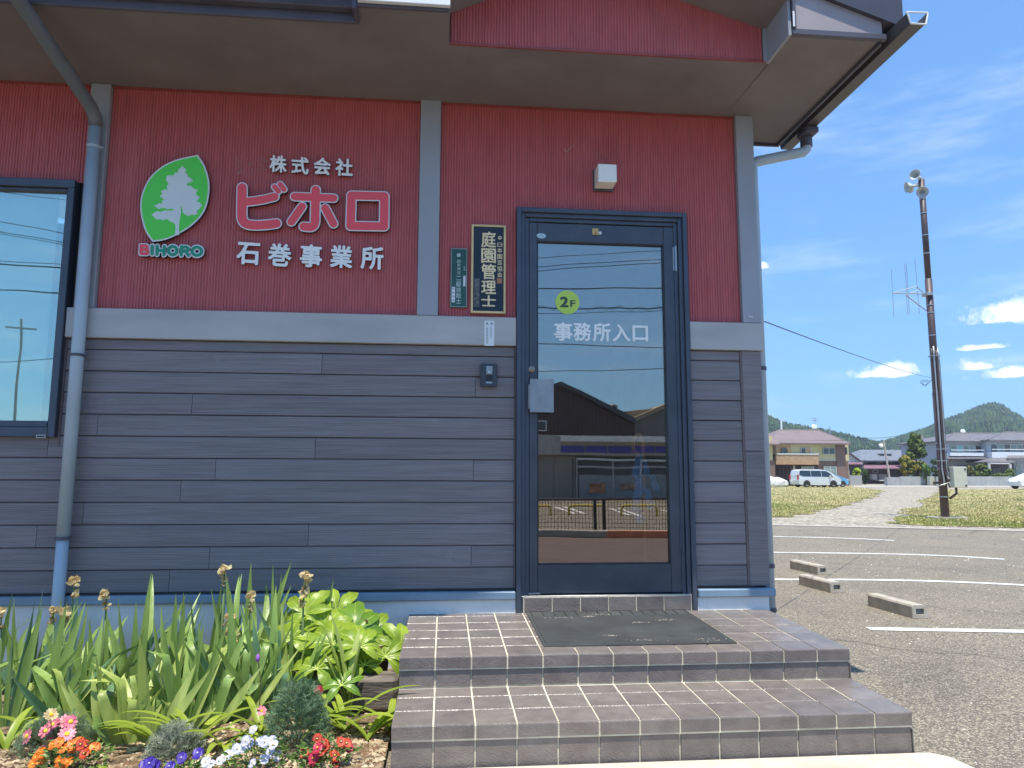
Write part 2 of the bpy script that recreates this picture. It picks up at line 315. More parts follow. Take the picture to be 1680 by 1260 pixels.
def asphalt_mat(name, c1, c2, c3, scale=230., bump=.9):
    m = bpy.data.materials.new(name); m.use_nodes = True; N, L, b = nodes_of(m)
    tc = N.new('ShaderNodeTexCoord'); v = tc.outputs['Object']
    vo = N.new('ShaderNodeTexVoronoi'); vo.inputs['Scale'].default_value = scale; L.new(v, vo.inputs['Vector'])
    sx = N.new('ShaderNodeSeparateColor'); L.new(vo.outputs['Color'], sx.inputs[0])
    cr = N.new('ShaderNodeValToRGB'); L.new(sx.outputs[0], cr.inputs[0]); e = cr.color_ramp.elements
    e[0].color = (*c1, 1); e[1].color = (*c3, 1); k = cr.color_ramp.elements.new(.62); k.color = (*c2, 1); e[0].position = .1
    n2 = N.new('ShaderNodeTexNoise'); n2.inputs['Scale'].default_value = .9; n2.inputs['Detail'].default_value = 9; n2.inputs['Roughness'].default_value = .65; L.new(v, n2.inputs['Vector'])
    c2n = N.new('ShaderNodeValToRGB'); L.new(n2.outputs[0], c2n.inputs[0]); c2n.color_ramp.elements[0].position = .3; c2n.color_ramp.elements[1].position = .7
    c2n.color_ramp.elements[0].color = (.84,.84,.84,1); c2n.color_ramp.elements[1].color = (1.12,1.1,1.06,1)
    mx = N.new('ShaderNodeMix'); mx.data_type = 'RGBA'; mx.blend_type = 'MULTIPLY'; mx.inputs[0].default_value = 1; L.new(cr.outputs[0], mx.inputs[6]); L.new(c2n.outputs[0], mx.inputs[7])
    if name == 'asphalt':
        nd = N.new('ShaderNodeTexNoise'); nd.inputs['Scale'].default_value = .55; nd.inputs['Detail'].default_value = 7; nd.inputs['Roughness'].default_value = .7; nd.inputs['Distortion'].default_value = .6; L.new(v, nd.inputs['Vector'])
        ms = N.new('ShaderNodeMapRange'); ms.inputs[1].default_value = .56; ms.inputs[2].default_value = .72; ms.inputs[3].default_value = 1; ms.inputs[4].default_value = .74; L.new(nd.outputs[0], ms.inputs[0])
        vc = N.new('ShaderNodeTexVoronoi'); vc.feature = 'DISTANCE_TO_EDGE'; vc.inputs['Scale'].default_value = .33
        wn = N.new('ShaderNodeTexNoise'); wn.inputs['Scale'].default_value = 2.2; wn.inputs['Detail'].default_value = 6; L.new(v, wn.inputs['Vector']); wa = N.new('ShaderNodeVectorMath'); wa.operation = 'MULTIPLY_ADD'; wa.inputs[1].default_value = (.5,.5,0); L.new(wn.outputs['Color'], wa.inputs[0]); L.new(v, wa.inputs[2]); L.new(wa.outputs[0], vc.inputs['Vector'])
        mc = N.new('ShaderNodeMapRange'); mc.inputs[1].default_value = .0015; mc.inputs[2].default_value = .004; mc.inputs[3].default_value = .62; mc.inputs[4].default_value = 1; L.new(vc.outputs['Distance'], mc.inputs[0])
        mm_ = N.new('ShaderNodeMath'); mm_.operation = 'MULTIPLY'; L.new(ms.outputs[0], mm_.inputs[0]); L.new(mc.outputs[0], mm_.inputs[1])
        sv = N.new('ShaderNodeVectorMath'); sv.operation = 'SCALE'; L.new(mx.outputs[2], sv.inputs[0]); L.new(mm_.outputs[0], sv.inputs['Scale']); L.new(sv.outputs[0], b.inputs['Base Color'])
    else: L.new(mx.outputs[2], b.inputs['Base Color'])
    b.inputs['Roughness'].default_value = .85
    bp = N.new('ShaderNodeBump'); bp.inputs['Strength'].default_value = bump; bp.inputs['Distance'].default_value = .004; bp.invert = True; L.new(vo.outputs['Distance'], bp.inputs['Height']); L.new(bp.outputs[0], b.inputs['Normal'])
    MATS[name] = m; return m
M_asphalt = asphalt_mat('asphalt', (.105,.092,.070), (.20,.175,.135), (.44,.385,.29), 150)
M_gravel = asphalt_mat('gravel', (.19,.165,.125), (.33,.29,.225), (.50,.45,.36), 14, .5)
M_line = pm('road_paint', (.72,.72,.69), .75, var=.12, vscale=60, dirt=.8, dcol=(.33,.31,.27), bump=.5, bscale=150)
M_soil = pm('soil_mulch', (.10,.065,.038), .95, var=.55, vscale=40, bump=1., bscale=60, alt=(.26,.18,.10))

# ------------------------------------------------------------------ contour tools for letters and emblems
def march(field, x0, z0, h):
    """closed contours of field>0 on a grid -> list of point loops"""
    f = np.pad(field, 1, constant_values=-1.0); ny, nx = f.shape; segs = {}
    s = f > 0
    ys, xs = np.nonzero((s[:-1,:-1] != s[1:,:-1]) | (s[:-1,:-1] != s[:-1,1:]) | (s[:-1,:-1] != s[1:,1:]))
    def pt(a, b):
        va, vb = f[a[1],a[0]], f[b[1],b[0]]; t = va/(va-vb); return (a[0]+(b[0]-a[0])*t, a[1]+(b[1]-a[1])*t)
    P = {}; adj = {}
    for y, x in zip(ys, xs):
        c = [(x,y),(x+1,y),(x+1,y+1),(x,y+1)]; inn = [s[q[1],q[0]] for q in c]; cr = []
        for i in range(4):
            a, b = c[i], c[(i+1)%4]
            if inn[i] != inn[(i+1)%4]:
                k = (min(a,b), max(a,b)); P[k] = pt(*k); cr.append((k, inn[i]))
        if len(cr) == 2: prs = [(cr[0][0], cr[1][0])]
        elif len(cr) == 4:
            prs = [(cr[0][0], cr[1][0]), (cr[2][0], cr[3][0])] if cr[0][1] else [(cr[3][0], cr[0][0]), (cr[1][0], cr[2][0])]
        else: prs = []
        for a, b in prs: adj.setdefault(a, []).append(b); adj.setdefault(b, []).append(a)
    loops = []; seen = set()
    for st in adj:
        if st in seen: continue
        loop = [st]; seen.add(st); cur = st
        while True:
            nx_ = [k for k in adj[cur] if k not in seen]
            if not nx_: break
            cur = nx_[0]; seen.add(cur); loop.append(cur)
        pts = [(x0+(P[k][0]-1)*h, z0+(P[k][1]-1)*h) for k in loop]
        if len(pts) > 6: loops.append(simplify(pts, h*.22))
    return loops
def simplify(pts, tol):
    out = [pts[0]]; i = 0; n = len(pts)
    while i < n-1:
        j = min(i+2, n-1); best = i+1
        while i+1 < j < n and j-i < 60:
            a = np.array(pts[i]); b = np.array(pts[j]); d = b-a; ln = np.hypot(*d)
            if ln < 1e-9: break
            q = np.array(pts[i+1:j])-a; dist = np.abs(q[:,0]*d[1]-q[:,1]*d[0])/ln
            if dist.max() > tol: break
            best = j; j += 1
        i = best; out.append(pts[i])
    return out
_pend = []
def flat(name, loops, thick, y, mat, parent, side=None, **kw):
    """filled outline in the x-z plane, front face at y, extruded back by thick"""
    c = bpy.data.curves.new(name, 'CURVE'); c.dimensions = '2D'; c.fill_mode = 'BOTH'; c.extrude = thick/2
    for lp in loops:
        s = c.splines.new('POLY'); s.points.add(len(lp)-1)
        for i, p in enumerate(lp): s.points[i].co = (p[0], p[1], 0, 1)
        s.use_cyclic_u = True
    o = bpy.data.objects.new(name, c); me = o.to_mesh()
    me = me.copy() if False else bpy.data.meshes.new_from_object(o)
    me.transform(Matrix.Translation((0, y+thick/2, 0)) @ Matrix.Rotation(PI/2, 4, 'X'))
    me.materials.clear(); me.materials.append(mat)
    if side is not None:
        me.materials.append(side)
        for p in me.polygons: p.material_index = 0 if abs(p.normal.y) > .5 else 1
    bpy.data.objects.remove(o)
    me.name = name
    return mobj(name, me, parent, **kw)
def stroke_field(strokes, h, pad):
    """strokes: list of (points, halfwidth) -> signed field (positive inside), origin"""
    allp = np.array([p for s, w in strokes for p in s]); x0, z0 = allp.min(0)-pad; x1, z1 = allp.max(0)+pad
    X, Z = np.meshgrid(np.arange(x0, x1, h), np.arange(z0, z1, h)); best = np.full(X.shape, -1e9)
    for s, w in strokes:
        for a, b in zip(s[:-1], s[1:]):
            a = np.array(a); b = np.array(b); d = b-a; t = np.clip(((X-a[0])*d[0]+(Z-a[1])*d[1])/max(d@d, 1e-12), 0, 1)
            best = np.maximum(best, w-np.hypot(X-a[0]-t*d[0], Z-a[1]-t*d[1]))
    return best, x0, z0
_gc = {}
def glyph(ch, bold):
    """contours of one character in a unit em box, emboldened by dilation"""
    if (ch, bold) in _gc: return _gc[(ch, bold)]
    c = bpy.data.curves.new('g', 'FONT'); c.body = ch; c.size = 1; o = bpy.data.objects.new('g', c); me = bpy.data.meshes.new_from_object(o)
    V = np.array([v.co[:2] for v in me.vertices]); res = 110
    if len(V) == 0: return []
    x0, z0 = V.min(0)-.12; x1, z1 = V.max(0)+.12; nx = int((x1-x0)*res); nz = int((z1-z0)*res); mask = np.zeros((nz, nx), bool)
    for p in me.polygons:
        q = (V[list(p.vertices)]-[x0, z0])*res
        for k in range(1, len(q)-1):
            a, b, d = q[0], q[k], q[k+1]
            ax, az = np.floor(np.minimum(np.minimum(a,b),d)).astype(int); bx, bz = np.ceil(np.maximum(np.maximum(a,b),d)).astype(int)+1
            ax = max(ax,0); az = max(az,0); bx = min(bx,nx); bz = min(bz,nz)
            if bx <= ax or bz <= az: continue
            X, Z = np.meshgrid(np.arange(ax,bx)+.5, np.arange(az,bz)+.5)
            e = lambda u, v: (v[0]-u[0])*(Z-u[1])-(v[1]-u[1])*(X-u[0])
            w1, w2, w3 = e(a,b), e(b,d), e(d,a)
            ins = ((w1>=-.3)&(w2>=-.3)&(w3>=-.3)) | ((w1<=.3)&(w2<=.3)&(w3<=.3))
            mask[az:bz, ax:bx] |= ins
    bpy.data.objects.remove(o); bpy.data.meshes.remove(me)
    r = bold*res; m = mask.astype(float)
    if r > .3:
        k = int(math.ceil(r)); acc = m.copy()
        for i in range(-k, k+1):
            for j in range(-k, k+1):
                dd = math.hypot(i, j)
                if dd > r+.5: continue
                wgt = min(1, r+.5-dd)
                acc = np.maximum(acc, np.roll(np.roll(m, i, 0), j, 1)*wgt)
        m = acc
    m = (m+np.roll(m,1,0)+np.roll(m,-1,0)+np.roll(m,1,1)+np.roll(m,-1,1))/5
    lp = march(m-.5, x0, z0, 1/res); _gc[(ch, bold)] = (lp, V.min(0)-bold, V.max(0)+bold); return _gc[(ch, bold)]
def put_glyph(name, ch, cx, cz, w, hgt, y, thick, mat, parent, bold=.02, side=None, tilt=0):
    """fit a character into a w x hgt box centred on (cx, cz)"""
    g = glyph(ch, bold)
    if not g: return None
    lp, lo, hi = g; ex, ez = hi-lo; sx = w/ex; sz = hgt/ez; mx, mz = (lo+hi)/2
    out = [[(cx+(p[0]-mx)*sx, cz+(p[1]-mz)*sz+tilt*(p[0]-mx)*sx) for p in l] for l in lp]
    return flat(name, out, thick, y, mat, parent, side)
def spline(pts, n=8, closed=False):
    out = []; m = len(pts); rng = range(m if closed else m-1)
    for i in rng:
        g = lambda k: np.array(pts[k % m] if closed else pts[min(max(k,0),m-1)], float)
        p0, p1, p2, p3 = g(i-1), g(i), g(i+1), g(i+2)
        for k in range(n):
            t = k/n; out.append(tuple(.5*((2*p1)+(-p0+p2)*t+(2*p0-5*p1+4*p2-p3)*t*t+(-p0+3*p1-3*p2+p3)*t**3)))
    if not closed: out.append(tuple(pts[-1]))
    return out

# ================================================================== THE SETTING: ground
def sheet(name, pts, z, mat, **kw):
    mb = MB(); mb.add([(p[0], p[1], z) for p in pts], [tuple(range(len(pts)))])
    kw.setdefault('kind', 'structure'); o = mb.build(name, mat, **kw)
    if o.data.polygons[0].normal.z < 0: o.data.flip_normals()
    return o
M_farground = pm('far_ground', (.25,.23,.16), .9, var=.25, vscale=.15, alt=(.16,.2,.07))
sheet('ground', [(-2500,-2500),(2500,-2500),(2500,2500),(-2500,2500)], -.02, M_farground)
sheet('gravel_yard', [(-40,9),(120,9),(120,110),(-40,110)], -.012, M_gravel)
sheet('parking_lot', [(-30,-14.5),(40,-14.5),(40,-4.0),(7.2,11.25),(-20,23.9),(-30,23.9)], 0, M_asphalt)
def gp(px, py, z=0): p = G(px, py, z); return (p.x, p.y)

M_field = pm('field_grass', (.24,.235,.07), .9, var=.3, vscale=.5, alt=(.48,.40,.19), bump=.8, bscale=30)
lf = [gp(*p) for p in [(1100,792),(1262,791),(1400,797.5),(1448,805),(1430,815),(1392,827),(1340,838),(1265,849),(1200,852)]]
rfd = [gp(*p) for p in [(1545,803),(1538,811),(1520,820),(1500,834),(1470,846),(1440,857),(1480,861),(1680,865.5),(1900,872),(2100,806),(1700,802)]]
random.seed(4)
def rag(poly, a):
    out = []
    for i in range(len(poly)):
        p, q = poly[i], poly[(i+1)%len(poly)]
        n = max(1, int(math.hypot(q[0]-p[0], q[1]-p[1])/.7)); d = math.hypot(*p)
        for k in range(min(n,60)): t = k/min(n,60); out.append((p[0]+(q[0]-p[0])*t+random.gauss(0,a), p[1]+(q[1]-p[1])*t+random.gauss(0,a)))
    return out
lf = rag(lf, .22); rfd = rag(rfd, .22)
sheet('left_field', lf, .002, M_field)
sheet('right_field', rfd, .002, M_field)
M_curbcon = pm('pale_kerb', (.38,.35,.30), .85, var=.15, vscale=3, bump=.3)
a, b = Vector((*gp(1200,860.2),0)), Vector((*gp(1700,872.2),0)); d = (b-a).normalized(); nrm = Vector((-d.y, d.x, 0)); a = a-d*6; b = b+d*25
mb = MB(); mb.add([a-nrm*.02, b-nrm*.02, b+nrm*.32, a+nrm*.32], [(0,1,2,3)]); mb.v = [(v[0],v[1],.006) for v in mb.v]; mb.build('lot_edge_kerb', M_curbcon, kind='structure')
sheet('far_road', [gp(*p) for p in [(1400,799.5),(2300,799.5),(2300,796.5),(1400,796.5)]], .004, M_curbcon)

def line_strip(pts, w, z=.004):
    vs = []; n = len(pts)
    for i, p in enumerate(pts):
        t = (Vector(pts[min(i+1,n-1)])-Vector(pts[max(i-1,0)])).normalized(); q = Vector((-t[1], t[0]))*w/2
        vs += [(p[0]+q.x, p[1]+q.y, z), (p[0]-q.x, p[1]-q.y, z)]
    mb = MB(); mb.add(vs, [(2*i, 2*i+1, 2*i+3, 2*i+2) for i in range(n-1)]); return mb
for pts, w in (([(1424,1032),(1500,1033.5),(1600,1035),(1700,1037),(1900,1040)], .10),
               ([(1200,950),(1272,951),(1400,951.5),(1500,953),(1600,956.5),(1700,961.5)], .10),
               ([(1200,905.5),(1275,906.5),(1450,909),(1560,912.5),(1648,918)], .10),
               ([(1200,878),(1275,880.5),(1380,883),(1467,887)], .10),
               ([(1676,886),(1760,890)], .10)):
    pp = [gp(*p) for p in pts]; pp = [tuple(q) for q in spline(pp, 5)]
    line_strip(pp, w).build('parking_line', M_line, kind='structure')
# concrete apron in front of the steps
mb = MB(); random.seed(3)
ed = [(-.02,-1.275),(2.0,-1.275)]; fr = [(2.02-.0*i, -1.30) for i in range(1)]
fr = [(2.05,-1.32),(2.07,-1.5),(2.03,-1.75),(1.6,-1.98),(1.0,-2.02),(.4,-1.99),(-.02,-2.0)]
mb.prism([(x,y,.0) for x,y in ed+spline(fr,4)], (0,0,.022)); mb.build('concrete_apron', M_concrete, kind='structure')
# planting bed
random.seed(11)
nx, ny = 90, 40; mb = MB(); vs = []
for j in range(ny+1):
    for i in range(nx+1):
        x = -4.2+i*(4.18/nx); y = -1.95+j*(1.93/ny)
        z = .03+.025*math.sin(x*5+y*3)+random.uniform(-.010,.012)+.03*max(0, y+1.0)
        if j in (0,ny) or i in (0,nx): z = max(z, .02)
        vs.append((x,y,z))
mb.add(vs, [(j*(nx+1)+i, j*(nx+1)+i+1, (j+1)*(nx+1)+i+1, (j+1)*(nx+1)+i) for j in range(ny) for i in range(nx)])
mb.build('planting_bed', M_soil, kind='structure', smooth=True)
def soil_z(x, y): return .03+.025*math.sin(x*5+y*3)+.03*max(0, y+1.0)
M_chip = pm('wood_chip', (.36,.24,.12), .9, var=.5, vscale=14, alt=(.66,.54,.36))
M_chip2 = pm('bark_chip', (.17,.095,.05), .9, var=.4, vscale=3)
mb = MB(); random.seed(5)
for k in range(10000):
    x = random.uniform(-2.6,-.03); y = random.uniform(-1.9,-.3)
    if random.random() < .65: y = random.uniform(-1.45,-.85); x = random.uniform(-1.75,-.03)
    s = random.choice((.005,.007,.009,.014)); z = soil_z(x,y)+s*.35; a = random.uniform(0,PI); e = random.uniform(.25,.8)
    ux = Vector((math.cos(a), math.sin(a), random.uniform(-.3,.3)))*s; uy = Vector((-math.sin(a), math.cos(a), random.uniform(-.3,.3)))*s*e; uz = Vector((0,0,s*.3))
    c = Vector((x,y,z)); mb.mi = 1 if random.random() < .35 else 0
    mb.add([c-ux-uy-uz, c+ux-uy-uz, c+ux+uy-uz, c-ux+uy-uz, c-ux*.6+uz, c+ux*.7+uz], [(0,1,5,4),(1,2,5),(2,3,4,5),(3,0,4),(3,2,1,0)])
mb.fixn = True; mb.build('bark_mulch', [M_chip, M_chip2], kind='stuff')

# ================================================================== THE BUILDING
B = thing('shop_building', 'red ribbed and dark board clad building with the glass entrance door', 'building', (0,0,0))
Z0 = .447; PITCHB = .1146; Z_BEAM0, Z_BEAM1 = 1.765, 1.925; SOF = 3.192
XR = 1.985
# core walls behind the cladding (with door and window openings)
M_core = pm('core_dark', (.03,.03,.035), .9)
mb = MB()
mb.box(-6,-3.25,.02,.2,0,3.3); mb.box(-3.25,-1.835,.02,.2,0,1.24); mb.box(-3.25,-1.835,.02,.2,2.62,3.3); mb.box(-1.835,.575,.02,.2,0,3.3)
mb.box(.575,1.55,.02,.2,2.56,3.3); mb.box(.575,1.55,.02,.2,0,.40); mb.box(1.55,1.975,.02,.2,0,3.3)
mb.box(1.86,1.975,.2,8,0,3.3); mb.box(-6,1.86,7.9,8,0,3.3); mb.box(-6,-5.9,.2,7.9,0,3.3)
mb.build('wall_core', M_core, B)
# rendered foundation
mb = MB(); mb.box(-6,.563,-.035,.019,0,.392); mb.box(1.562,1.965,-.035,.019,0,.392); mb.build('foundation', M_found, B)
mb = MB(); mb.cbox(-6,.563,-.055,.018,.393,.437,.006); mb.cbox(1.562,2.0,-.055,.018,.393,.437,.006); mb.build('base_flashing', M_blue, B)
mb = MB(); mb.box(-6,.563,-.02,.018,.438,.4465); mb.box(1.562,1.9,-.02,.018,.438,.4465); mb.build('starter_strip', M_black, B)
# siding boards, one by one
seams = {0:[294],1:[775],2:[513],3:[149],4:[303.6],5:[777],6:[519],7:[161.5],8:[314],9:[779],10:[525],11:[]}
random.seed(21)
SD = {}
def board(x0, x1, z0, z1):
    w = round(x1-x0, 3)
    mb = MB(); g = .0012
    y_b, y_t = -.0120, -.0085
    P = [(y_b+.002, z0), (y_b, z0+.003), (y_t-.001, z1-.006), (y_t+.004, z1-.001), (.018, z1-.001), (.018, z0)]
    vs = [(x, y, z) for x in (x0+g, x1-g) for y, z in P]; n = len(P)
    mb.add(vs, [tuple(range(n)), tuple(reversed(range(n,2*n)))]+[(i, i+n, (i+1)%n+n, (i+1)%n) for i in range(n)]); mb.fixn = True
    # put the board's own origin at its left end
    mb.v = [(v[0]-x0, v[1], v[2]-z0) for v in mb.v]
    o = mb.build('siding_board', M_siding, B); o.location = (x0, 0, z0)
for r in range(12):
    z0 = Z0+r*PITCHB; z1 = min(z0+PITCHB, Z_BEAM0)-.0022
    xs = [W(s, 700).x for s in seams[r]]
    left = -5.9 if z0 < 1.2 else -1.818
    if z0 < 1.2:
        xs += [x for x in (xs[0]-1.36 if xs else -2, xs[0]-2.72 if xs else -3.5, -5.0+.31*(r%4)) if x > left+.2]
    ed = sorted([left]+[x for x in xs if x > left+.1]+[.556])
    for a, b in zip(ed[:-1], ed[1:]): board(a, b, z0, z1)
    board(1.568, 1.857, z0, z1)
# flat corner board, caulk seam
mb = MB(); mb.cbox(1.868,XR-.003,-.02,.018,Z0,Z0+.74,.003); mb.build('corner_board', M_siding, B)
mb = MB(); mb.cbox(1.868,XR-.003,-.019,.018,Z0+.743,Z_BEAM0-.002,.003); mb.build('corner_board', M_siding, B)
for bx_ in ((1.8575,1.8675,-.015,.018,Z0,Z_BEAM0-.002),(.5565,.5635,-.014,.018,Z0,Z_BEAM0-.002),(-1.829,-1.8185,-.014,.018,1.19,Z_BEAM0-.002)): MB().box(*bx_).build('caulk_seam', M_caulk, B)
# horizontal beam band, posts
for x0, x1 in ((-1.827,.565),(1.560,2.0)):
    mb = MB(); mb.cbox(x0,x1,-.035,.018,Z_BEAM0,Z_BEAM1,.003); mb.build('band_beam', M_beam, B)
for x0, x1, z0 in ((-1.795,-1.693,Z_BEAM1+.002),(.011,.127,Z_BEAM1+.002),(1.879,XR,Z_BEAM1+.002)):
    mb = MB(); mb.cbox(x0,x1,-.032,.018,z0,SOF-.001,.003); mb.build('post', M_post, B)
mb = MB(); mb.box(XR-.012,2.0,.03,.1,.0,SOF); mb.build('side_trim', M_blue, B)
# side wall cladding seen edge-on
mb = MB(); mb.box(1.976,1.99,.1,7.9,.45,3.19); mb.build('side_cladding', M_siding, B)
# red ribbed panels
def ribs(x0, x1, zlo, zhi, y, name, seed):
    """vertical ribs; zhi may be a function of x"""
    random.seed(seed); mb = MB(); x = x0; prev = None; nz = 14
    cols = []
    while x < x1-.004:
        w = random.choice((.0148,.0155,.0162)); w = min(w, x1-x)
        if x1-(x+w) < .006: w = x1-x
        dpt = random.uniform(.004,.0062); cols += [(x, 0), (x+.0026, 0), (x+.0055, dpt), (x+w-.0035, dpt*random.uniform(.85,1.1))]; x += w
    cols.append((x1, 0)); vs = []; n = len(cols)
    ph = [random.uniform(0, 9) for _ in cols]
    for j in range(nz+1):
        for i, (cx, cy) in enumerate(cols):
            zt = zhi(cx) if callable(zhi) else zhi; z = zlo+(zt-zlo)*j/nz
            wob = .0007*math.sin(z*23+ph[i//4*4 % n])+.0004*math.sin(z*61+ph[i//4*4 % n]*3) if 0 < i < n-1 else 0
            vs.append((cx+wob, y-cy+(.0006*math.sin(z*31+ph[i]) if cy else 0), z))
    mb.add(vs, [(j*n+i, j*n+i+1, (j+1)*n+i+1, (j+1)*n+i) for j in range(nz) for i in range(n-1)])
    return mb.build(name, M_red, B)
ribs(-1.692,.010,Z_BEAM1+.001,SOF-.002,.004,'red_panel',1)
ribs(.128,.566,Z_BEAM1+.001,SOF-.002,.004,'red_panel',2)
ribs(.566,1.558,2.569,SOF-.002,.004,'red_panel',3)
ribs(1.558,1.878,Z_BEAM1+.001,SOF-.002,.004,'red_panel',4)
ribs(-4.2,-1.796,2.626,SOF-.002,.004,'red_panel',5)
M_trimred = pm('red_trim', (.30,.06,.05), .5)
mb = MB(); mb.box(-4.2,-1.796,-.012,.0,SOF-.012,SOF-.001); mb.box(-1.692,.010,-.012,.0,SOF-.012,SOF-.001); mb.box(.128,1.878,-.012,0,SOF-.012,SOF-.001); mb.build('top_trim', M_trimred, B)
# soffit with its step-outs
GB = -.58           # gable face
mb = MB()
def slab(pts, z, t=.02): mb.prism([(x,y,z) for x,y in pts], (0,0,t))
slab([(-6,.018),(-6,-.735),(-.262,-.735),(-.262,.018)], SOF)
slab([(-.262,.018),(-.262,-.845),(.17,-.845),(.17,.018)], SOF)
slab([(.17,.018),(.17,GB),(1.82,GB),(1.82,.018)], SOF)
slab([(1.82,.018),(1.836,-.815),(2.292,-.815),(2.292,.30),(1.99,.30),(1.99,.018),(1.8205,.018),(1.8205,GB+.001),(1.836,GB+.001)], SOF)
mb.build('soffit', M_soffit, B)
# gable over the entrance
def gz(x): return SOF+.166+.45*(x-.17) if x < .85 else SOF+.166+.306-.30*(x-.85)
ribs(.175,1.80,SOF+.004,gz,GB-.001,'gable_panel',9)
mb = MB(); mb.box(.172,1.815,GB-.012,GB-.001,SOF-.004,SOF+.008); mb.build('gable_bottom_trim', M_trimred, B)
MB().box(.155,.17,-.845,GB,SOF+.021,SOF+.166).build('gable_cheek', M_post, B); MB().box(1.82,1.835,-.83,GB,SOF-.005,gz(1.82)+.02).build('gable_cheek', M_post, B)
mb = MB(); mb.box(1.803,1.819,GB-.016,GB,SOF-.002,gz(1.81)); mb.build('gable_edge_trim', M_post, B)
mb = MB()
mb.prism([(.165,-.86,gz(.165)),(.85,-.86,gz(.85)),(.85,-.86,gz(.85)+.02),(.165,-.86,gz(.165)+.02)], (0,.45,0))
mb.prism([(.85,-.86,gz(.85)-.0),(1.84,-.86,gz(1.84)),(1.84,-.86,gz(1.84)+.02),(.85,-.86,gz(.85)+.02)], (0,.45,0))
mb.build('gable_soffit', M_soffit, B)
# left fascia and its trims
mb = MB(); mb.cbox(-6,-.262,-.755,-.736,SOF-.025,SOF+.10,.004); mb.cbox(-6,-.262,-.80,-.756,SOF+.02,SOF+.22,.004); mb.cbox(-.278,-.255,-.86,-.736,SOF-.022,SOF+.16,.003); mb.build('eave_fascia', M_fascia, B)
mb = MB(); mb.cbox(-.254,.165,-.862,-.846,SOF-.012,SOF+.018,.003); mb.build('porch_fascia_trim', M_fascia, B)
mb = MB(); mb.cbox(-.25,.172,-.885,-.8625,SOF+.002,SOF+.5,.002); mb.build('white_fascia_panel', M_whitepanel, B)
# right end: light fascia block
mb = MB(); mb.prism([(1.846,-.835,SOF+.026),(2.30,-.835,SOF+.026),(2.30,-.835,SOF+.12),(1.846,-.835,SOF+.28)],(0,.019,0)); mb.build('end_fascia_panel', M_facelight, B)
mb = MB(); mb.cbox(1.836,2.32,-.842,-.815,SOF-.006,SOF+.0255,.003); mb.cbox(1.836,1.855,-.846,-.8355,SOF+.026,SOF+.3,.002); mb.build('end_fascia_trim', M_fascia, B)
mb = MB(); mb.cbox(1.8365,1.8455,-.848,-.8465,SOF+.03,SOF+.11,.0005); mb.build('corner_cap', M_white, B)
mb = MB(); mb.cbox(2.293,2.312,-.814,.30,SOF-.02,SOF+.075,.004); mb.cbox(1.99,2.312,.301,.318,SOF-.02,SOF+.06,.004); mb.build('side_fascia', M_fascia, B)
# roof: main slab, side slope, gable slopes
mb = MB()
mb.prism([(-6,-.93,SOF+.225),(-6,8.2,SOF+2.0),(-6,8.2,SOF+2.08),(-6,-.93,SOF+.305)], (5.75,0,0))
mb.prism([(2.40,-.858,SOF+.055),(1.9,-.858,SOF+.225),(1.4,-.858,SOF+.395),(1.4,-.858,SOF+.71),(1.9,-.858,SOF+.51),(2.40,-.858,SOF+.30)], (0,1.24,0))
mb.prism([(-.25,-.98,SOF+.35),(.85,-.98,SOF+.74),(.85,-.98,SOF+.80),(-.25,-.98,SOF+.41)], (0,1.2,0))
mb.prism([(1.5,-.98,SOF+.56),(.85,-.98,SOF+.74),(.85,-.98,SOF+.80),(1.5,-.98,SOF+.62)], (0,1.2,0))
mb.prism([(-.25,-.2,SOF+.4),(-.25,8.2,SOF+1.9),(2.0,8.2,SOF+1.9),(2.0,.39,SOF+.3),(1.4,-.2,SOF+.4)], (0,0,.08))
mb.build('roof', M_roof, B)
MB().box(-.25,.153,-.84,-.5,SOF+.03,SOF+.36).build('roof_frame', M_roof, B); MB().box(1.85,2.29,-.8,.29,SOF+.03,SOF+.05).build('roof_frame', M_roof, B)
# side gutter (open box), bracket lines, outlet and downpipe
g = thing('x','x','x') if False else None
def gutter_mb(x0, x1, y0, y1, z0, z1):
    m = MB(); t = .004; cx = .015
    out = [(x0,z1),(x0+cx,z0),(x1-cx,z0),(x1,z1),(x1-t,z1),(x1-cx-t*.5,z0+t),(x0+cx+t*.5,z0+t),(x0+t,z1)]
    n = len(out); m.add([(x,y,z) for y in (y0,y1) for x,z in out], [(i, i+n, (i+1)%n+n, (i+1)%n) for i in range(n)]+[(0,1,6,7),(1,2,5,6),(2,3,4,5),(8,15,14,9),(9,14,13,10),(10,13,12,11)]); m.fixn = True; return m
YG = -.98
gut = gutter_mb(2.335,2.435,YG,.36,SOF-.012,SOF+.045).build('side_gutter', pm('gutter_brown', (.09,.082,.085), .4, var=.1), B)
mb = MB(); mb.tube([(2.333,YG-.003,SOF+.043),(2.347,YG-.003,SOF-.012),(2.423,YG-.003,SOF-.012),(2.437,YG-.003,SOF+.043)], .0045, 6); mb.tube([(2.33,YG,SOF+.047),(2.44,YG,SOF+.05)], .004, 6); mb.build('gutter_end_rim', M_white, gut)
mb = MB(); mb.cbox(2.345,2.43,.02,.14,SOF-.055,SOF-.0125,.008); mb.build('gutter_outlet', M_fascia, gut)
P1 = [(2.385,.10,SOF-.056),(2.385,.10,SOF-.10),(2.382,.10,SOF-.13),(2.36,.10,SOF-.15),(2.30,.10,SOF-.165),(2.06,.10,SOF-.225),(2.035,.10,SOF-.24),(2.03,.10,SOF-.27),(2.03,.10,.02)]
mb = MB(); mb.tube(P1, .031, 14); dp = mb.build('side_downpipe', M_pipe, B, smooth=True)
mb = MB(); mb.tube([(2.385,.10,SOF-.058),(2.385,.10,SOF-.115)], .036, 14); mb.build('pipe_socket', M_fascia, dp)
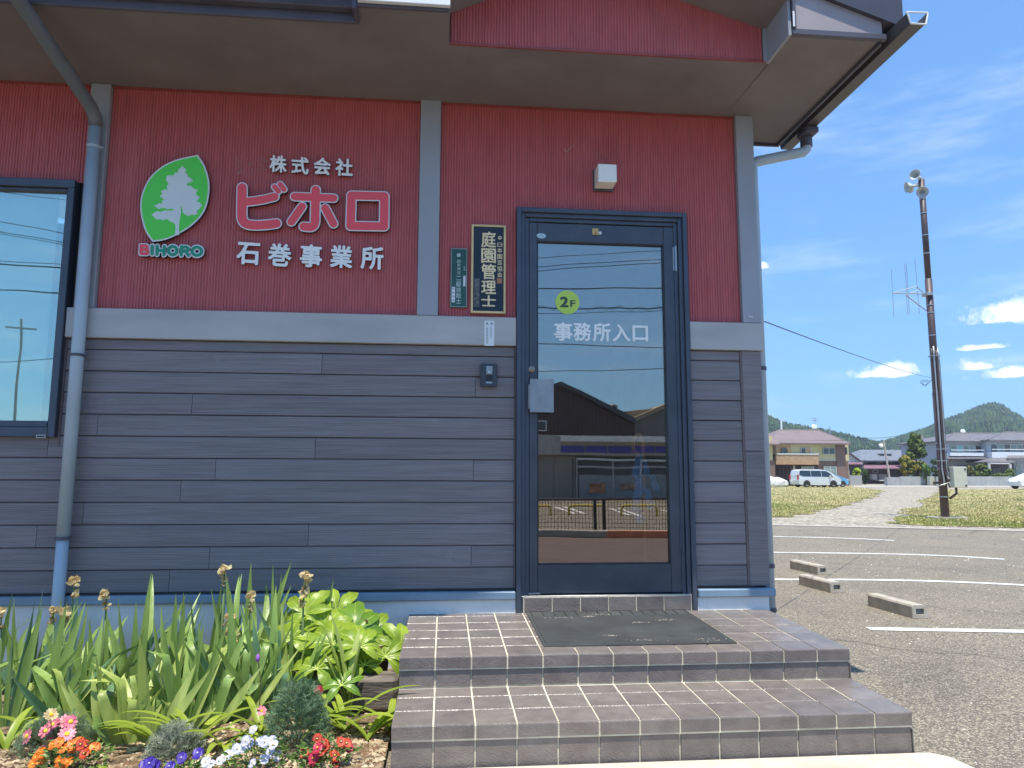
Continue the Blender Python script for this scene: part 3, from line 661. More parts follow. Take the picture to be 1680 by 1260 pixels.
for z in (W(1250,605,.1).z, W(1268,928,.1).z, W(1273,1000,.1).z):
    mb = MB(); mb.lathe([(.0325,-.011),(.0355,-.011),(.0355,.011),(.0325,.011)], (2.03,.10,z), 14); mb.box(1.99,2.0,.09,.11,z-.01,z+.01); mb.build('pipe_clamp', M_fascia, dp)
# front drainpipe
XP = -1.735; YP = -.072
mb = MB(); mb.tube([(XP,YP,.03),(XP,YP,.735)], .029, 16); mb.tube([(XP,YP,.725),(XP,YP,2.93)], .0315, 16); dp = mb.build('front_drainpipe', M_pipe, B, smooth=True)
mb = MB(); mb.tube([(XP,YP,2.925),(XP+.001,YP-.02,2.965),(XP-.0,-.14,2.998),(XP-.015,-.8,3.152),(XP-.016,-.86,3.17),(XP-.016,-.9,3.23)], .0345, 16); mb.build('pipe_bend', pm('pipe_bend_pvc', (.15,.175,.195), .35, var=.08), dp, smooth=True)
for z in (2.80, W(140,583,YP).z, .728):
    mb = MB(); mb.lathe([(.0315,-.007),(.0365,-.007),(.0365,.007),(.0315,.007)], (XP,YP,z), 16); mb.box(XP-.006,XP+.006,-.04,-.018,z-.005,z+.005); mb.tube([(XP+.036,YP-.004,z),(XP+.05,YP-.004,z)], .004, 6); mb.build('pipe_clamp', M_fascia if z < 2.5 else M_pipe, dp)
gutter_mb(-6,-.3,-.98,-.86,SOF+.11,SOF+.19)
m = MB(); m.cbox(-6,-.3,-.96,-.86,SOF+.12,SOF+.2,.006); m.build('front_gutter', M_fascia, B)

# ---------------------------------------------------------------- glass
def glass_mat(name, tint, refl, tcol, rough=0.0):
    m = bpy.data.materials.new(name); m.use_nodes = True; N = m.node_tree.nodes; L = m.node_tree.links; N.remove(N['Principled BSDF'])
    gl = N.new('ShaderNodeBsdfGlossy'); gl.inputs['Roughness'].default_value = rough; gl.inputs['Color'].default_value = (*tint, 1)
    tr = N.new('ShaderNodeBsdfTransparent'); tr.inputs['Color'].default_value = (*tcol, 1)
    tc = N.new('ShaderNodeTexCoord'); n = N.new('ShaderNodeTexNoise'); n.inputs['Scale'].default_value = 1.6; n.inputs['Detail'].default_value = 1; L.new(tc.outputs['Object'], n.inputs['Vector'])
    bp = N.new('ShaderNodeBump'); bp.inputs['Strength'].default_value = .12; bp.inputs['Distance'].default_value = .01; L.new(n.outputs[0], bp.inputs['Height']); L.new(bp.outputs[0], gl.inputs['Normal'])
    lw = N.new('ShaderNodeLayerWeight'); lw.inputs[0].default_value = .35
    mr = N.new('ShaderNodeMapRange'); mr.inputs[3].default_value = refl; mr.inputs[4].default_value = 1; L.new(lw.outputs['Fresnel'], mr.inputs[0]); mr.inputs[1].default_value = .05
    mx = N.new('ShaderNodeMixShader'); L.new(mr.outputs[0], mx.inputs[0]); L.new(tr.outputs[0], mx.inputs[1]); L.new(gl.outputs[0], mx.inputs[2]); L.new(mx.outputs[0], N['Material Output'].inputs[0])
    return m
M_glass = glass_mat('door_glass', (.93,.82,.70), .27, (.9,.92,.95))
M_glassw = glass_mat('window_glass', (.90,.95,.84), .36, (.88,.97,.95))

# ---------------------------------------------------------------- entrance door
DX0, DX1, DZ0, DZ1 = .566, 1.558, .30, 2.567
mb = MB()
for (x0,x1,y0,y1) in ((DX0,DX0+.026,-.045,.03),(DX0+.0265,DX0+.05,-.028,.03),(DX0+.0505,DX0+.072,-.012,.03)):
    mb.cbox(x0,x1,y0,y1,DZ0,DZ1-(x0-DX0),.002); mb.cbox(DX0+DX1-x1,DX0+DX1-x0,y0,y1,DZ0,DZ1-(x0-DX0),.002)
mb.cbox(DX0+.0265,DX1-.0265,-.0445,.03,DZ1-.0265,DZ1-.0005,.002); mb.cbox(DX0+.051,DX1-.051,-.027,.03,DZ1-.05,DZ1-.027,.002); mb.cbox(DX0+.073,DX1-.073,-.0115,.03,DZ1-.072,DZ1-.0505,.002)
mb.build('door_frame', M_doorframe, B)
mb = MB(); mb.cbox(DX0+.03,DX1-.03,-.03,.05,.395,.409,.002); mb.build('door_sill', M_steel, B)
D = MB(); x0, x1, z0, z1 = .6395, 1.4925, .414, 2.492; gx0, gx1, gz0, gz1 = .686, 1.428, .568, 2.384
D.cbox(x0,gx0,-.004,.035,z0,z1,.0025); D.cbox(gx1,x1,-.004,.035,z0,z1,.0025); D.cbox(gx0+.0005,gx1-.0005,-.003,.034,gz1,z1-.001,.0025); D.cbox(gx0+.0005,gx1-.0005,-.003,.034,z0+.001,gz0,.0025)
door = D.build('door', M_door, B)
mb = MB(); mb.box(gx0-.004,gx1+.004,.0145,.0205,gz0-.004,gz1+.004); mb.v = [(v[0],v[1]+GLASS_Y-.0145,v[2]) if 0 else v for v in mb.v]
GLASS_Y = .0145
mb.build('glass_pane', M_glass, door)
mb = MB(); bw = .006
mb.cbox(gx0,gx0+bw,-.001,.0140,gz0,gz1,.001); mb.cbox(gx1-bw,gx1,-.001,.0140,gz0,gz1,.001); mb.cbox(gx0+bw,gx1-bw,-.001,.0140,gz1-bw,gz1,.001); mb.cbox(gx0+bw,gx1-bw,-.001,.0140,gz0,gz0+bw,.001); mb.build('glazing_bead', M_black, door)
for z in (2.30,.70):
    mb = MB(); mb.tube([(1.497,-.012,z-.075),(1.497,-.012,z+.075)], .008, 10); mb.cbox(1.480,1.496,-.010,-.0045,z-.07,z+.07,.001); mb.tube([(1.497,-.012,z-.002),(1.497,-.012,z+.002)], .0092, 10); mb.build('hinge', M_doorframe if z < 1 else M_steel, door)
c = W(872,606,-.005); mb = MB(); mb.lathe([(.0,-.012),(.008,-.012),(.0095,-.010),(.017,-.008),(.02,-.004),(.0205,.001)], (c.x,-.005,c.z), 20, (0,1,0)); mb.box(c.x-.001,c.x+.001,-.0185,-.017,c.z-.004,c.z+.004); mb.build('lock_cylinder', pm('bronze_lock', (.36,.28,.22), .35, metal=.8, var=.1), door, smooth=False)
a = W(869,622,-.03); b = W(908,677,-.03)
M_plate = pm('zinc_plate', (.30,.33,.35), .45, metal=.3, var=.12, vscale=14, dirt=.4, dcol=(.36,.38,.38))
mb = MB(); mb.cbox(a.x,b.x,-.046,-.04,b.z,a.z,.001); mb.cbox(a.x-.008,a.x-.001,-.043,-.005,b.z+.02,a.z-.03,.001); mb.cbox(a.x+.01,b.x-.03,-.04,-.0045,b.z+.01,b.z+.05,.001); mb.build('handle_guard_plate', M_plate, door)
mb = MB(); mb.tube([(b.x-.02,-.03,b.z+.02),(b.x-.02,-.03,b.z-.012)], .004, 8); mb.tube([(a.x+.02,-.03,b.z+.02),(a.x+.02,-.03,b.z-.006)], .004, 8); mb.build('handle', M_black, door)
a = W(863,975.5,-.01); mb = MB(); mb.cbox(.636,.70,-.012,-.0045,.414,.422,.001); mb.build('bottom_latch', M_steel, door)
# hallway behind the door
M_hall = pm('hall_wall', (.12,.115,.11), .9); M_hallf = pm('hall_floor', (.07,.05,.045), .6)
mb = MB(); mb.box(.3,.32,.2,3,.39,2.8); mb.box(1.82,1.84,.2,3,.39,2.8); mb.box(.3,1.84,3,3.02,.39,2.8); mb.box(.3,1.84,.2,3,2.8,2.82); mb.build('hallway_wall', M_hall, B)
mb = MB(); mb.box(.32,1.82,.2,3,.37,.39); mb.build('hallway_floor', M_hallf, B)

# ---------------------------------------------------------------- window at the left edge
WX1, WZ0, WZ1 = -1.829, 1.237, 2.624
mb = MB()
mb.cbox(-3.25,WX1,-.05,.02,WZ1-.045,WZ1,.003); mb.cbox(WX1-.035,WX1,-.05,.02,WZ0,WZ1-.0455,.003); mb.cbox(-3.25,WX1-.0355,-.05,.02,WZ0+.001,WZ0+.052,.003)
mb.cbox(-3.25,WX1-.0355,-.03,.02,WZ1-.062,WZ1-.046,.002); mb.cbox(WX1-.048,WX1-.0355,-.03,.02,WZ0+.053,WZ1-.063,.002); mb.cbox(-3.25,WX1-.0485,-.03,.02,WZ0+.053,WZ0+.085,.002)
win = mb.build('window', M_doorframe, B)
mb = MB(); mb.box(-3.25,WX1-.046,-.008,-.002,WZ0+.08,WZ1-.06); mb.build('window_pane', M_glassw, win)
c = W(67,716,-.0515); mb = MB(); mb.cbox(c.x-.022,c.x+.022,-.0525,-.0505,c.z-.008,c.z-.0055,.0005); mb.cbox(c.x-.022,c.x+.022,-.0525,-.0505,c.z+.0055,c.z+.008,.0005); mb.cbox(c.x-.022,c.x-.0195,-.0525,-.0505,c.z-.0055,c.z+.0055,.0005); mb.cbox(c.x+.0195,c.x+.022,-.0525,-.0505,c.z-.0055,c.z+.0055,.0005); mb.build('drain_slot_cover', M_white, win)
M_blind = pm('roller_blind', (.85,.92,.92), .9, var=.03)
mb = MB(); mb.box(-3.25,WX1-.13,.06,.064,WZ0+.02,WZ1); mb.build('roller_blind', M_blind, win)  # blind stops short; the gap stands in for the jamb's reflection
mb = MB(); mb.box(-3.3,-1.8,1.2,1.22,1.0,2.8); mb.build('room_wall', M_hall, B)

# ================================================================== ENTRANCE STEPS, tile by tile
T = .15; X0S = 0.0; NC = 13; SL = .0266
ZF2 = .304; D1 = .8576; ZF1 = .167; DB = .8598; D2 = 1.2693
ST = thing('entrance_steps', 'brown slate-tiled entrance steps with cream grout in front of the glass door', 'steps', (.975,-.6,0))
off = Vector((.975,-.6,0))
def L_(p): return (p[0]-off.x, p[1]-off.y, p[2]-off.z)
def zt2(y): return ZF2+SL*(D1+y)
def zt1(y): return ZF1+SL*(D2+y)
XE = X0S+NC*T
core = MB(); dlt = .0035
for (ya, yb, zf, zb) in ((-D2+dlt+.012,-DB+.02,zt1,0),(-D1+dlt+.012,-.036,zt2,0)):
    x0, x1 = X0S+dlt, XE-dlt
    core.add([L_(p) for p in [(x0,ya,0),(x1,ya,0),(x1,yb,0),(x0,yb,0),(x0,ya,zf(ya)-dlt),(x1,ya,zf(ya)-dlt),(x1,yb,zf(yb)-dlt),(x0,yb,zf(yb)-dlt)]],
             [(0,3,2,1),(4,5,6,7),(0,1,5,4),(1,2,6,5),(2,3,7,6),(3,0,4,7)])
# nosing backing so that the joint below the nose shows grout
for (yf, zf) in ((-D1,zt2),(-D2,zt1)):
    core.add([L_(p) for p in [(x0,yf+.004,zf(yf)-.056),(x1,yf+.004,zf(yf)-.056),(x1,yf+.03,zf(yf)-.056),(x0,yf+.03,zf(yf)-.056),(x0,yf+.004,zf(yf)-.006),(x1,yf+.004,zf(yf)-.006),(x1,yf+.03,zf(yf)-.006),(x0,yf+.03,zf(yf)-.006)]], [(0,3,2,1),(4,5,6,7),(0,1,5,4),(1,2,6,5),(2,3,7,6),(3,0,4,7)])
# riser block under the door
core.box(.604-off.x,1.527-off.x,-.040-off.y,-.001-off.y,.30,.4085)
core.build('grout_bed', M_grout, ST)
random.seed(33)
GJ = .0032
def tile_box(x0, x1, y0, y1, zfun, t, name='tile'):
    """flat tile, top follows the tread slope; origin at its own corner"""
    m = MB(); m.cbox(0,x1-x0-2*GJ,0,y1-y0-2*GJ,-t,0,.0025); o = m.build(name, M_tile, ST)
    xx, yy = x0+GJ, y0+GJ
    o.location = L_((xx, yy, zfun(yy)+random.uniform(-.0006,.0006))); o.rotation_euler = (math.atan(SL)+random.uniform(-.003,.003), random.uniform(-.003,.003), 0)
def nosing(x0, x1, yf, zfun):
    m = MB(); w = x1-x0-2*GJ; dpt = T-2*GJ; c = .006
    P = [(0,-.049),(0,-c),(c*.3,-c*.3),(c,0),(dpt,0),(dpt,-.010),(.014,-.010),(.014,-.049)]
    n = len(P); m.add([(x,y,z) for x in (0,w) for y,z in P], [(0,1,2,3,6,7),(3,4,5,6),(n+7,n+6,n+3,n+2,n+1,n),(n+6,n+5,n+4,n+3)]+[(i, (i+1)%n, (i+1)%n+n, i+n) for i in range(n)]); m.fixn = True
    o = m.build('nosing_tile', M_tile, ST); o.location = L_((x0+GJ, yf, zfun(yf)+random.uniform(-.0005,.0008))); o.rotation_euler = (math.atan(SL), 0, 0)
def riser(x0, x1, yf, z0, z1):
    m = MB(); m.cbox(0,x1-x0-2*GJ,0,.01,0,z1-z0,.0022); o = m.build('riser_tile', M_tile, ST); o.location = L_((x0+GJ, yf+.0095+random.uniform(-.0006,.0006), z0))
for c in range(NC):
    xa, xb = X0S+c*T, X0S+(c+1)*T
    nosing(xa, xb, -D1, zt2); nosing(xa, xb, -D2, zt1)
    for r in range(1,5): tile_box(xa, xb, -D1+r*T, -D1+(r+1)*T, zt2, .009)
    if .55 > xb or xa > 1.55 or True: tile_box(xa, xb, -D1+5*T, -.041, zt2, .009)
    tile_box(xa, xb, -D2+T, -D2+2*T, zt1, .009); tile_box(xa, xb, -D2+2*T, -DB+.004, zt1, .009)
    riser(xa, xb, -D1, zt1(-DB)+GJ, ZF2-.0565); riser(xa, xb, -D2, .004, ZF1-.0565)
# right-hand end faces
for (yf, n, zf, zlo) in ((-D1,5,zt2,0),(-D2,2,zt1,0)):
    for r in range(n+1):
        ya = yf+r*T; yb = min(ya+T, -.04 if n == 5 else -D1)
        if yb-ya < .03: continue
        m = MB(); m.cbox(0,.004,GJ,yb-ya-GJ,.003,zf(ya)-.062,.001); o = m.build('riser_tile', M_tile, ST); o.location = L_((XE-dlt+.0002, ya, 0))
        m = MB(); m.cbox(0,.004,GJ+(.016 if r == 0 else 0),yb-ya-GJ,zf(ya)-.056,zf(ya)-.012,.001); o = m.build('edge_tile', M_tile, ST); o.location = L_((XE-dlt+.0002, ya, 0))
sx0, sx1 = .607, 1.524
for k in range(6):
    a = sx0+(sx1-sx0)*k/6; b = sx0+(sx1-sx0)*(k+1)/6
    m = MB(); m.cbox(0,b-a-2*GJ,0,.008,0,.074,.002); o = m.build('door_riser_tile', M_tile, ST); o.location = L_((a+GJ,-.0465,.329))

# rubber mat with ridges
a = G(863,1009,zt2(-.08)+.006); mt = thing('door_mat', 'dark ribbed rubber mat lying on the top step before the door', 'door mat', (1.05,-.41,zt2(-.41)))
mt.rotation_euler = (math.atan(SL), 0, 0)
mb = MB(); mb.cbox(-.432,.438,-.335,.345,.0005,.0065,.002); mat_o = mb.build('mat_base', M_rubber, mt)
mb = MB()
for k in range(24):
    y = -.322+k*.0235; mb.add([(-.42,y-.007,.0064),(.426,y-.007,.0064),(.426,y-.004,.0115),(-.42,y-.004,.0115),(.426,y+.004,.0115),(-.42,y+.004,.0115),(.426,y+.007,.0064),(-.42,y+.007,.0064)], [(0,1,2,3),(3,2,4,5),(5,4,6,7)])
for k in range(15):
    x = -.41+k*.059; mb.add([(x-.003,.247,.0064),(x+.003,.247,.0064),(x+.003,.335,.0064),(x-.003,.335,.0064),(x,.247,.012),(x,.335,.012)], [(0,4,5,3),(4,1,2,5)])
mb.build('mat_ridge', M_rubber, mt)
M_mud = pm('dried_mud', (.42,.37,.28), .95, var=.3, vscale=40)
random.seed(8); mb = MB()
for (cx, cy, s) in ((-.28,.18,.05),(-.05,.24,.04),(.02,-.29,.035),(.33,-.3,.05),(-.12,.2,.02),(.1,.05,.02),(.25,.1,.03),(-.1,-.2,.02)):
    for k in range(40):
        x = cx+random.gauss(0,s); y = cy+random.gauss(0,s*.3); r = random.uniform(.0008,.003); mb.add([(x-r,y-r,.0122),(x+r,y-r,.0118),(x+r*.5,y+r,.0122),(x,y,.0122+r*.5)], [(0,1,3),(1,2,3),(2,0,3)])
mb.build('dried_mud', M_mud, mt, kind='stuff')

# ================================================================== SIGN ON THE LEFT PANEL
def cs(cx, cz): p = W(200+cx/3.5, 230+cz/3.5, -.03); return (p.x, p.z)
def sign_thing(name, label, cat, grp=None): return thing(name, label, cat, (0,0,0), 0, grp)
# leaf emblem
S = sign_thing('leaf_emblem', 'green leaf shaped emblem with a white tree silhouette on the red panel', 'wall sign')
left = spline([(178,585),(135,520),(110,420),(112,330),(150,235),(215,165),(310,115),(437,86)], 10)
right = spline([(437,86),(478,150),(503,240),(500,330),(470,420),(400,495),(310,550),(240,577),(178,585)], 10)
outer = [cs(*p) for p in left[:-1]+right[:-1]]
cxm = sum(p[0] for p in outer)/len(outer); czm = sum(p[1] for p in outer)/len(outer)
def shrink(loop, d):
    n = len(loop); out = []
    ar = sum(loop[i][0]*loop[(i+1)%n][1]-loop[(i+1)%n][0]*loop[i][1] for i in range(n)); sgn = 1 if ar > 0 else -1
    for i in range(n):
        a, b = np.array(loop[i-1]), np.array(loop[(i+1)%n]); t = b-a; t = t/np.hypot(*t); out.append((loop[i][0]-sgn*t[1]*d, loop[i][1]+sgn*t[0]*d))
    return out
flat('border', [outer], .022, -.035, M_white, S, M_side)
flat('leaf_panel', [shrink(outer, .009)], .002, -.0375, M_green, S)
tree = [(308,552),(312,490),(300,478),(282,470),(262,455),(240,462),(222,455),(200,458),(192,445),(175,432),(190,420),(205,412),(232,415),(250,405),(275,410),(300,405),(300,395),(268,398),(240,390),(215,397),(190,382),(215,368),(240,368),(232,352),(250,345),(222,325),(240,310),(228,300),(250,285),(268,290),(262,268),(275,255),(258,235),(262,210),(285,205),(298,210),(310,190),(325,192),(330,170),(345,162),(350,150),(358,165),(372,172),(365,190),(380,200),(378,215),(395,220),(410,236),(398,244),(380,248),(372,262),(400,268),(412,282),(438,290),(425,305),(432,322),(448,328),(440,345),(425,352),(452,362),(462,380),(445,398),(430,412),(438,428),(420,432),(400,428),(388,438),(365,430),(355,418),(350,400),(345,378),(340,400),(343,420),(338,445),(330,500),(334,545)]
rt = random.Random(4); tr2 = []
for i in range(len(tree)):
    a, b = tree[i], tree[(i+1)%len(tree)]; tr2.append(a)
    if 3 < i < len(tree)-6:
        L2 = math.hypot(b[0]-a[0], b[1]-a[1]); nx_, ny_ = (b[1]-a[1])/L2, -(b[0]-a[0])/L2
        for t, s in ((.3,4.2),(.55,-3),(.8,3.4)): tr2.append((a[0]+(b[0]-a[0])*t+nx_*s*rt.uniform(.4,1), a[1]+(b[1]-a[1])*t+ny_*s*rt.uniform(.4,1)))
M_logowhite = pm('logo_white', (.7,.78,.76), .35, var=.02)
flat('tree_silhouette', [[cs(*p) for p in tr2]], .0015, -.0392, M_logowhite, S)
def stroke_letter(par, strokes, w_in, border, m_in, y=-.035, thick=.02, h=.0016):
    sp = [([cs(*p) for p in s], w) for s, w in strokes]
    fo, x0, z0 = stroke_field([(s, w+border) for s, w in sp], h, border+.004+w_in*0+.03)
    l1 = march(fo, x0, z0, h); fi, x0, z0 = stroke_field(sp, h, .03); l2 = march(fi, x0, z0, h); return l1, l2
U = W(201,230,-.03).x-W(200,230,-.03).x; U /= 3.5        # metres per crop pixel
def mk(par, name, strokes, border, m_in, h=.0016):
    l1, l2 = stroke_letter(par, [(s, w*U) for s, w in strokes], 0, border*U, m_in, h=h)
    o = flat(name, l1, .022, -.035, M_white, par, M_side); flat('letter_face', l2, .003, -.0385, m_in, o)
# BIHORO
S = sign_thing('latin_lettering', 'small rounded red and green latin letters BIHORO under the leaf emblem', 'sign lettering')
def arc(cx, cy, rx, ry, a0, a1, n=10): return [(cx+rx*math.cos(R(a0+(a1-a0)*k/n)), cy-ry*math.sin(R(a0+(a1-a0)*k/n))) for k in range(n+1)]
w = 8.5
mk(S, 'letter_b', [([(114,607),(112,653)],w),([(114,607),(136,608)]+arc(137,619,11,11,80,-80,6)+[(114,630)],w),([(114,630),(140,631)]+arc(141,643,11,11,80,-80,6)+[(112,653)],w)], 7, M_letterred, .0012)
mk(S, 'letter_i', [([(177,609),(176,656)],w)], 7, M_teal, .0012)
mk(S, 'letter_h', [([(206,610),(204,658)],w),([(246,612),(244,660)],w),([(205,634),(245,636)],w)], 7, M_teal, .0012)
mk(S, 'letter_o', [(arc(294,636,24,24,0,360,20),w)], 8, M_teal, .0012)
mk(S, 'letter_r', [([(345,614),(343,662)],w),([(345,614),(370,616)]+arc(372,627,11,11,80,-80,6)+[(344,638)],w),([(368,640),(385,664)],w)], 7, M_teal, .0012)
mk(S, 'letter_o', [(arc(433,640,27,24,0,360,20),w)], 8, M_teal, .0012)
# big katakana
S = sign_thing('company_name_lettering', 'large white edged red rounded katakana letters in the middle of the wall sign', 'sign lettering')
w = 26.5
mk(S, 'letter_bi', [([(692,275)]+spline([(690,400),(693,455),(716,482),(760,490),(830,488),(888,480)],5),w),([(700,357),(760,352),(820,342),(878,327)],w-3),([(878,270),(900,296)],15),([(910,256),(932,285)],15)], 7.5, M_letterred)
mk(S, 'letter_ho', [([(994,326),(1216,335)],23),([(1114,288),(1111,400)]+spline([(1111,440),(1108,480),(1090,500),(1046,498)],5),25),([(1036,383),(975,470)],23),([(1168,392),(1216,482)],23)], 7.5, M_letterred)
mk(S, 'letter_ro', [([(1319,320),(1508,324),(1506,497),(1314,494),(1319,320)],25)], 7.5, M_letterred)
# white rows
def row(S, text, boxes, bold, mat=M_letter, y=-.03, thick=.014, side=M_side):
    for ch, (x0, y0, x1, y1) in zip(text, boxes):
        a = cs(x0, y1); b = cs(x1, y0); put_glyph('letter', ch, (a[0]+b[0])/2, (a[1]+b[1])/2, b[0]-a[0], b[1]-a[1], y, thick, mat, S, bold, side, tilt=-.035)
S = sign_thing('upper_lettering', 'short row of white characters above the red katakana letters', 'sign lettering')
row(S, '株式会社', [(846,88,950,183),(972,97,1076,192),(1099,102,1202,197),(1225,107,1328,204)], .030)
S = sign_thing('lower_lettering', 'long row of white characters below the red katakana letters', 'sign lettering')
row(S, '石巻事業所', [(655,588,797,712),(836,594,977,722),(1020,600,1153,728),(1194,606,1327,732),(1370,612,1505,740)], .030)
# ghost holes of removed letters
M_hole = pm('glue_dot', (.45,.4,.38), .8)
S = sign_thing('glue_dots', 'faint pale glue dots left by removed letters beside the upper white characters', 'glue marks'); rr = random.Random(2); mb = MB()
for (x0,x1,y0,y1,n) in ((640,690,95,180,30),(720,830,90,180,46),(1335,1425,140,210,16),(1440,1570,140,210,14)):
    for k in range(n):
        p = cs(rr.uniform(x0,x1), rr.uniform(y0,y1)); s = .0013; mb.box(p[0]-s,p[0]+s,-.0035,.004,p[1]-s,p[1]+s)
o = mb.build('dot', M_hole, S, kind='stuff')

# ================================================================== PLAQUES, LAMP, INTERCOM, STICKERS
def cp(cx, cz, y=-.02): p = W(730+cx/4.5, 360+cz/4.5, y); return (p.x, p.z)
def quadbox(mb, a, b, y0, y1, c=.001): x0, x1 = sorted((a[0],b[0])); z0, z1 = sorted((a[1],b[1])); mb.cbox(x0,x1,y0,y1,z0,z1,c); return mb
def vcol(par, text, x0, x1, ys, mat, y, bold, name='letter'):
    for ch, (y0, y1) in zip(text, ys):
        a = cp(x0, y1, y); b = cp(x1, y0, y); put_glyph(name, ch, (a[0]+b[0])/2, (a[1]+b[1])/2, b[0]-a[0], b[1]-a[1], y, .0012, mat, par, bold)
S = thing('framed_plaque', 'black plaque with gold characters in a gold frame left of the door', 'plaque')
mb = MB(); a = cp(190,690); b = cp(450,45)
fw = .012
mb.cbox(a[0],a[0]+fw,-.026,-.002,a[1],b[1],.002); mb.cbox(b[0]-fw,b[0],-.026,-.002,a[1],b[1],.002); mb.cbox(a[0]+fw,b[0]-fw,-.026,-.002,a[1],a[1]+fw,.002); mb.cbox(a[0]+fw,b[0]-fw,-.026,-.002,b[1]-fw,b[1],.002); mb.build('frame', M_goldframe, S)
mb = MB(); mb.box(a[0]+fw,b[0]-fw,-.020,-.002,a[1]+fw,b[1]-fw); mb.build('board', M_plaqueblk, S)
vcol(S, '庭園管理士', 268, 378, [(90,205),(215,320),(328,440),(452,548),(560,640)], M_gold, -.0212, .020)
vcol(S, '日本園芸協会', 386, 424, [(172,202),(210,246),(256,292),(300,336),(344,382),(390,426)], M_gold, -.0212, .008)
c = cp(405,136); mb = MB(); mb.lathe([(.0,-.0215),(.0105,-.0215),(.0105,-.020)], (c[0],0,c[1]), 20, (0,1,0)); o = mb.build('crest', M_gold, S)
mb = MB()
for k in range(4):
    t = k*PI/4; mb.prism([(c[0]+math.cos(t)*.009-math.sin(t)*.0007, -.0218, c[1]+math.sin(t)*.009+math.cos(t)*.0007),(c[0]-math.cos(t)*.009-math.sin(t)*.0007, -.0218, c[1]-math.sin(t)*.009+math.cos(t)*.0007),(c[0]-math.cos(t)*.009+math.sin(t)*.0007, -.0218, c[1]-math.sin(t)*.009-math.cos(t)*.0007),(c[0]+math.cos(t)*.009+math.sin(t)*.0007, -.0218, c[1]+math.sin(t)*.009-math.cos(t)*.0007)], (0,.0002,0))
mb.build('crest_spoke', M_plaqueblk, o)
mb = MB(); quadbox(mb, cp(384,472), cp(421,434), -.0212, -.020, .0003); mb.build('seal', pm('seal_orange', (.45,.2,.1), .6, var=.35, vscale=200), S)
mb = MB(); quadbox(mb, cp(215,645), cp(255,437), -.0212, -.020, .0003); mb.build('name_strip', pm('name_strip', (.07,.065,.085), .5, var=.6, vscale=120, alt=(.2,.18,.19)), S)
S = thing('green_plaque', 'small dark green plaque with pale characters beside the gold framed plaque', 'plaque')
mb = MB(); a = cp(37,647); b = cp(168,212); mb.cbox(a[0],b[0],-.016,-.002,a[1],b[1],.002); mb.build('board', M_plaquegrn, S)
M_pale = pm('pale_green_paint', (.5,.6,.58), .5)
mb = MB(); e = .003; w_ = .0022
for (x0,x1,z0,z1) in ((a[0]+e,a[0]+e+w_,a[1]+e,b[1]-e),(b[0]-e-w_,b[0]-e,a[1]+e,b[1]-e),(a[0]+e+w_,b[0]-e-w_,a[1]+e,a[1]+e+w_),(a[0]+e+w_,b[0]-e-w_,b[1]-e-w_,b[1]-e)): mb.box(x0,x1,-.0168,-.0155,z0,z1)
mb.build('border_line', M_pale, S)
c = cp(102,262); mb = MB()
for k in range(5):
    t = PI/2+k*2*PI/5; mb.lathe([(0,-.0172),(.0052,-.0170),(.0052,-.0162)], (c[0]+.0065*math.cos(t),0,c[1]+.0065*math.sin(t)), 10, (0,1,0))
mb.build('blossom_crest', M_pale, S)
vcol(S, '国家検定', 90, 116, [(298,320),(326,348),(354,376),(382,404)], M_pale, -.0168, .004)
vcol(S, '二級技能士', 82, 120, [(418,448),(456,496),(500,538),(542,580),(584,620)], M_pale, -.0168, .010)
vcol(S, '造園', 138, 150, [(346,358),(364,376)], M_pale, -.0168, .01)
for r_ in ((135,415,152,492),(50,497,75,610)):
    mb = MB(); quadbox(mb, cp(r_[0],r_[3]), cp(r_[2],r_[1]), -.0172, -.016, .0003); o = mb.build('name_label', M_paper, S)
    mb = MB(); n = 4
    for k in range(n):
        za = r_[1]+(r_[3]-r_[1])*(k+.25)/n; zb = r_[1]+(r_[3]-r_[1])*(k+.75)/n; quadbox(mb, cp(r_[0]+6,zb), cp(r_[2]-6,za), -.0175, -.0171, .0001)
    mb.build('small_print', M_greyink, o, kind='stuff')
S = thing('white_notice_sticker', 'narrow white sticker with tiny print on the grey band left of the door', 'sticker')
a = cp(290,932,-.036); b = cp(365,748,-.036); mb = MB(); mb.box(a[0],b[0],-.0365,-.035,a[1],b[1]); mb.build('sheet', M_paper, S)
mb = MB()
for cx, z0, z1, wd_ in ((312,800,915,6),(340,790,870,5)):
    zz = z0
    while zz < z1: q0 = cp(cx-wd_,zz+7,-.0366); q1 = cp(cx+wd_,zz,-.0366); mb.box(q0[0],q1[0],-.0369,-.0366,q0[1],q1[1]); zz += 11
for cx in (312,345): q0 = cp(cx-8,778,-.0366); q1 = cp(cx+8,760,-.0366); mb.box(q0[0],q1[0],-.0369,-.0366,q0[1],q1[1])
mb.build('small_print', M_greyink, S, kind='stuff')
S = thing('door_intercom', 'dark grey intercom unit mounted on the siding left of the door', 'intercom')
a = cp(262,1235,-.03); b = cp(385,1070,-.03); mb = MB(); mb.cbox(a[0],b[0],-.045,-.017,a[1],b[1],.004); mb.build('case', pm('intercom_grey', (.045,.055,.07), .4, var=.1), S)
mb = MB(); quadbox(mb, cp(305,1142,-.046), cp(350,1083,-.046), -.0475, -.044, .001); mb.build('camera_window', pm('camera_window', (.3,.33,.36), .15), S)
mb = MB(); c = cp(327,1126,-.046); mb.lathe([(0,-.0485),(.0035,-.048),(.0045,-.0474)], (c[0],0,c[1]), 12, (0,1,0)); mb.build('lens', M_white, S)
mb = MB()
for k in range(4): quadbox(mb, cp(312+k*10,1190,-.046), cp(317+k*10,1158,-.046), -.0465, -.0449, .0003)
mb.build('speaker_slot', M_black, S, kind='stuff')
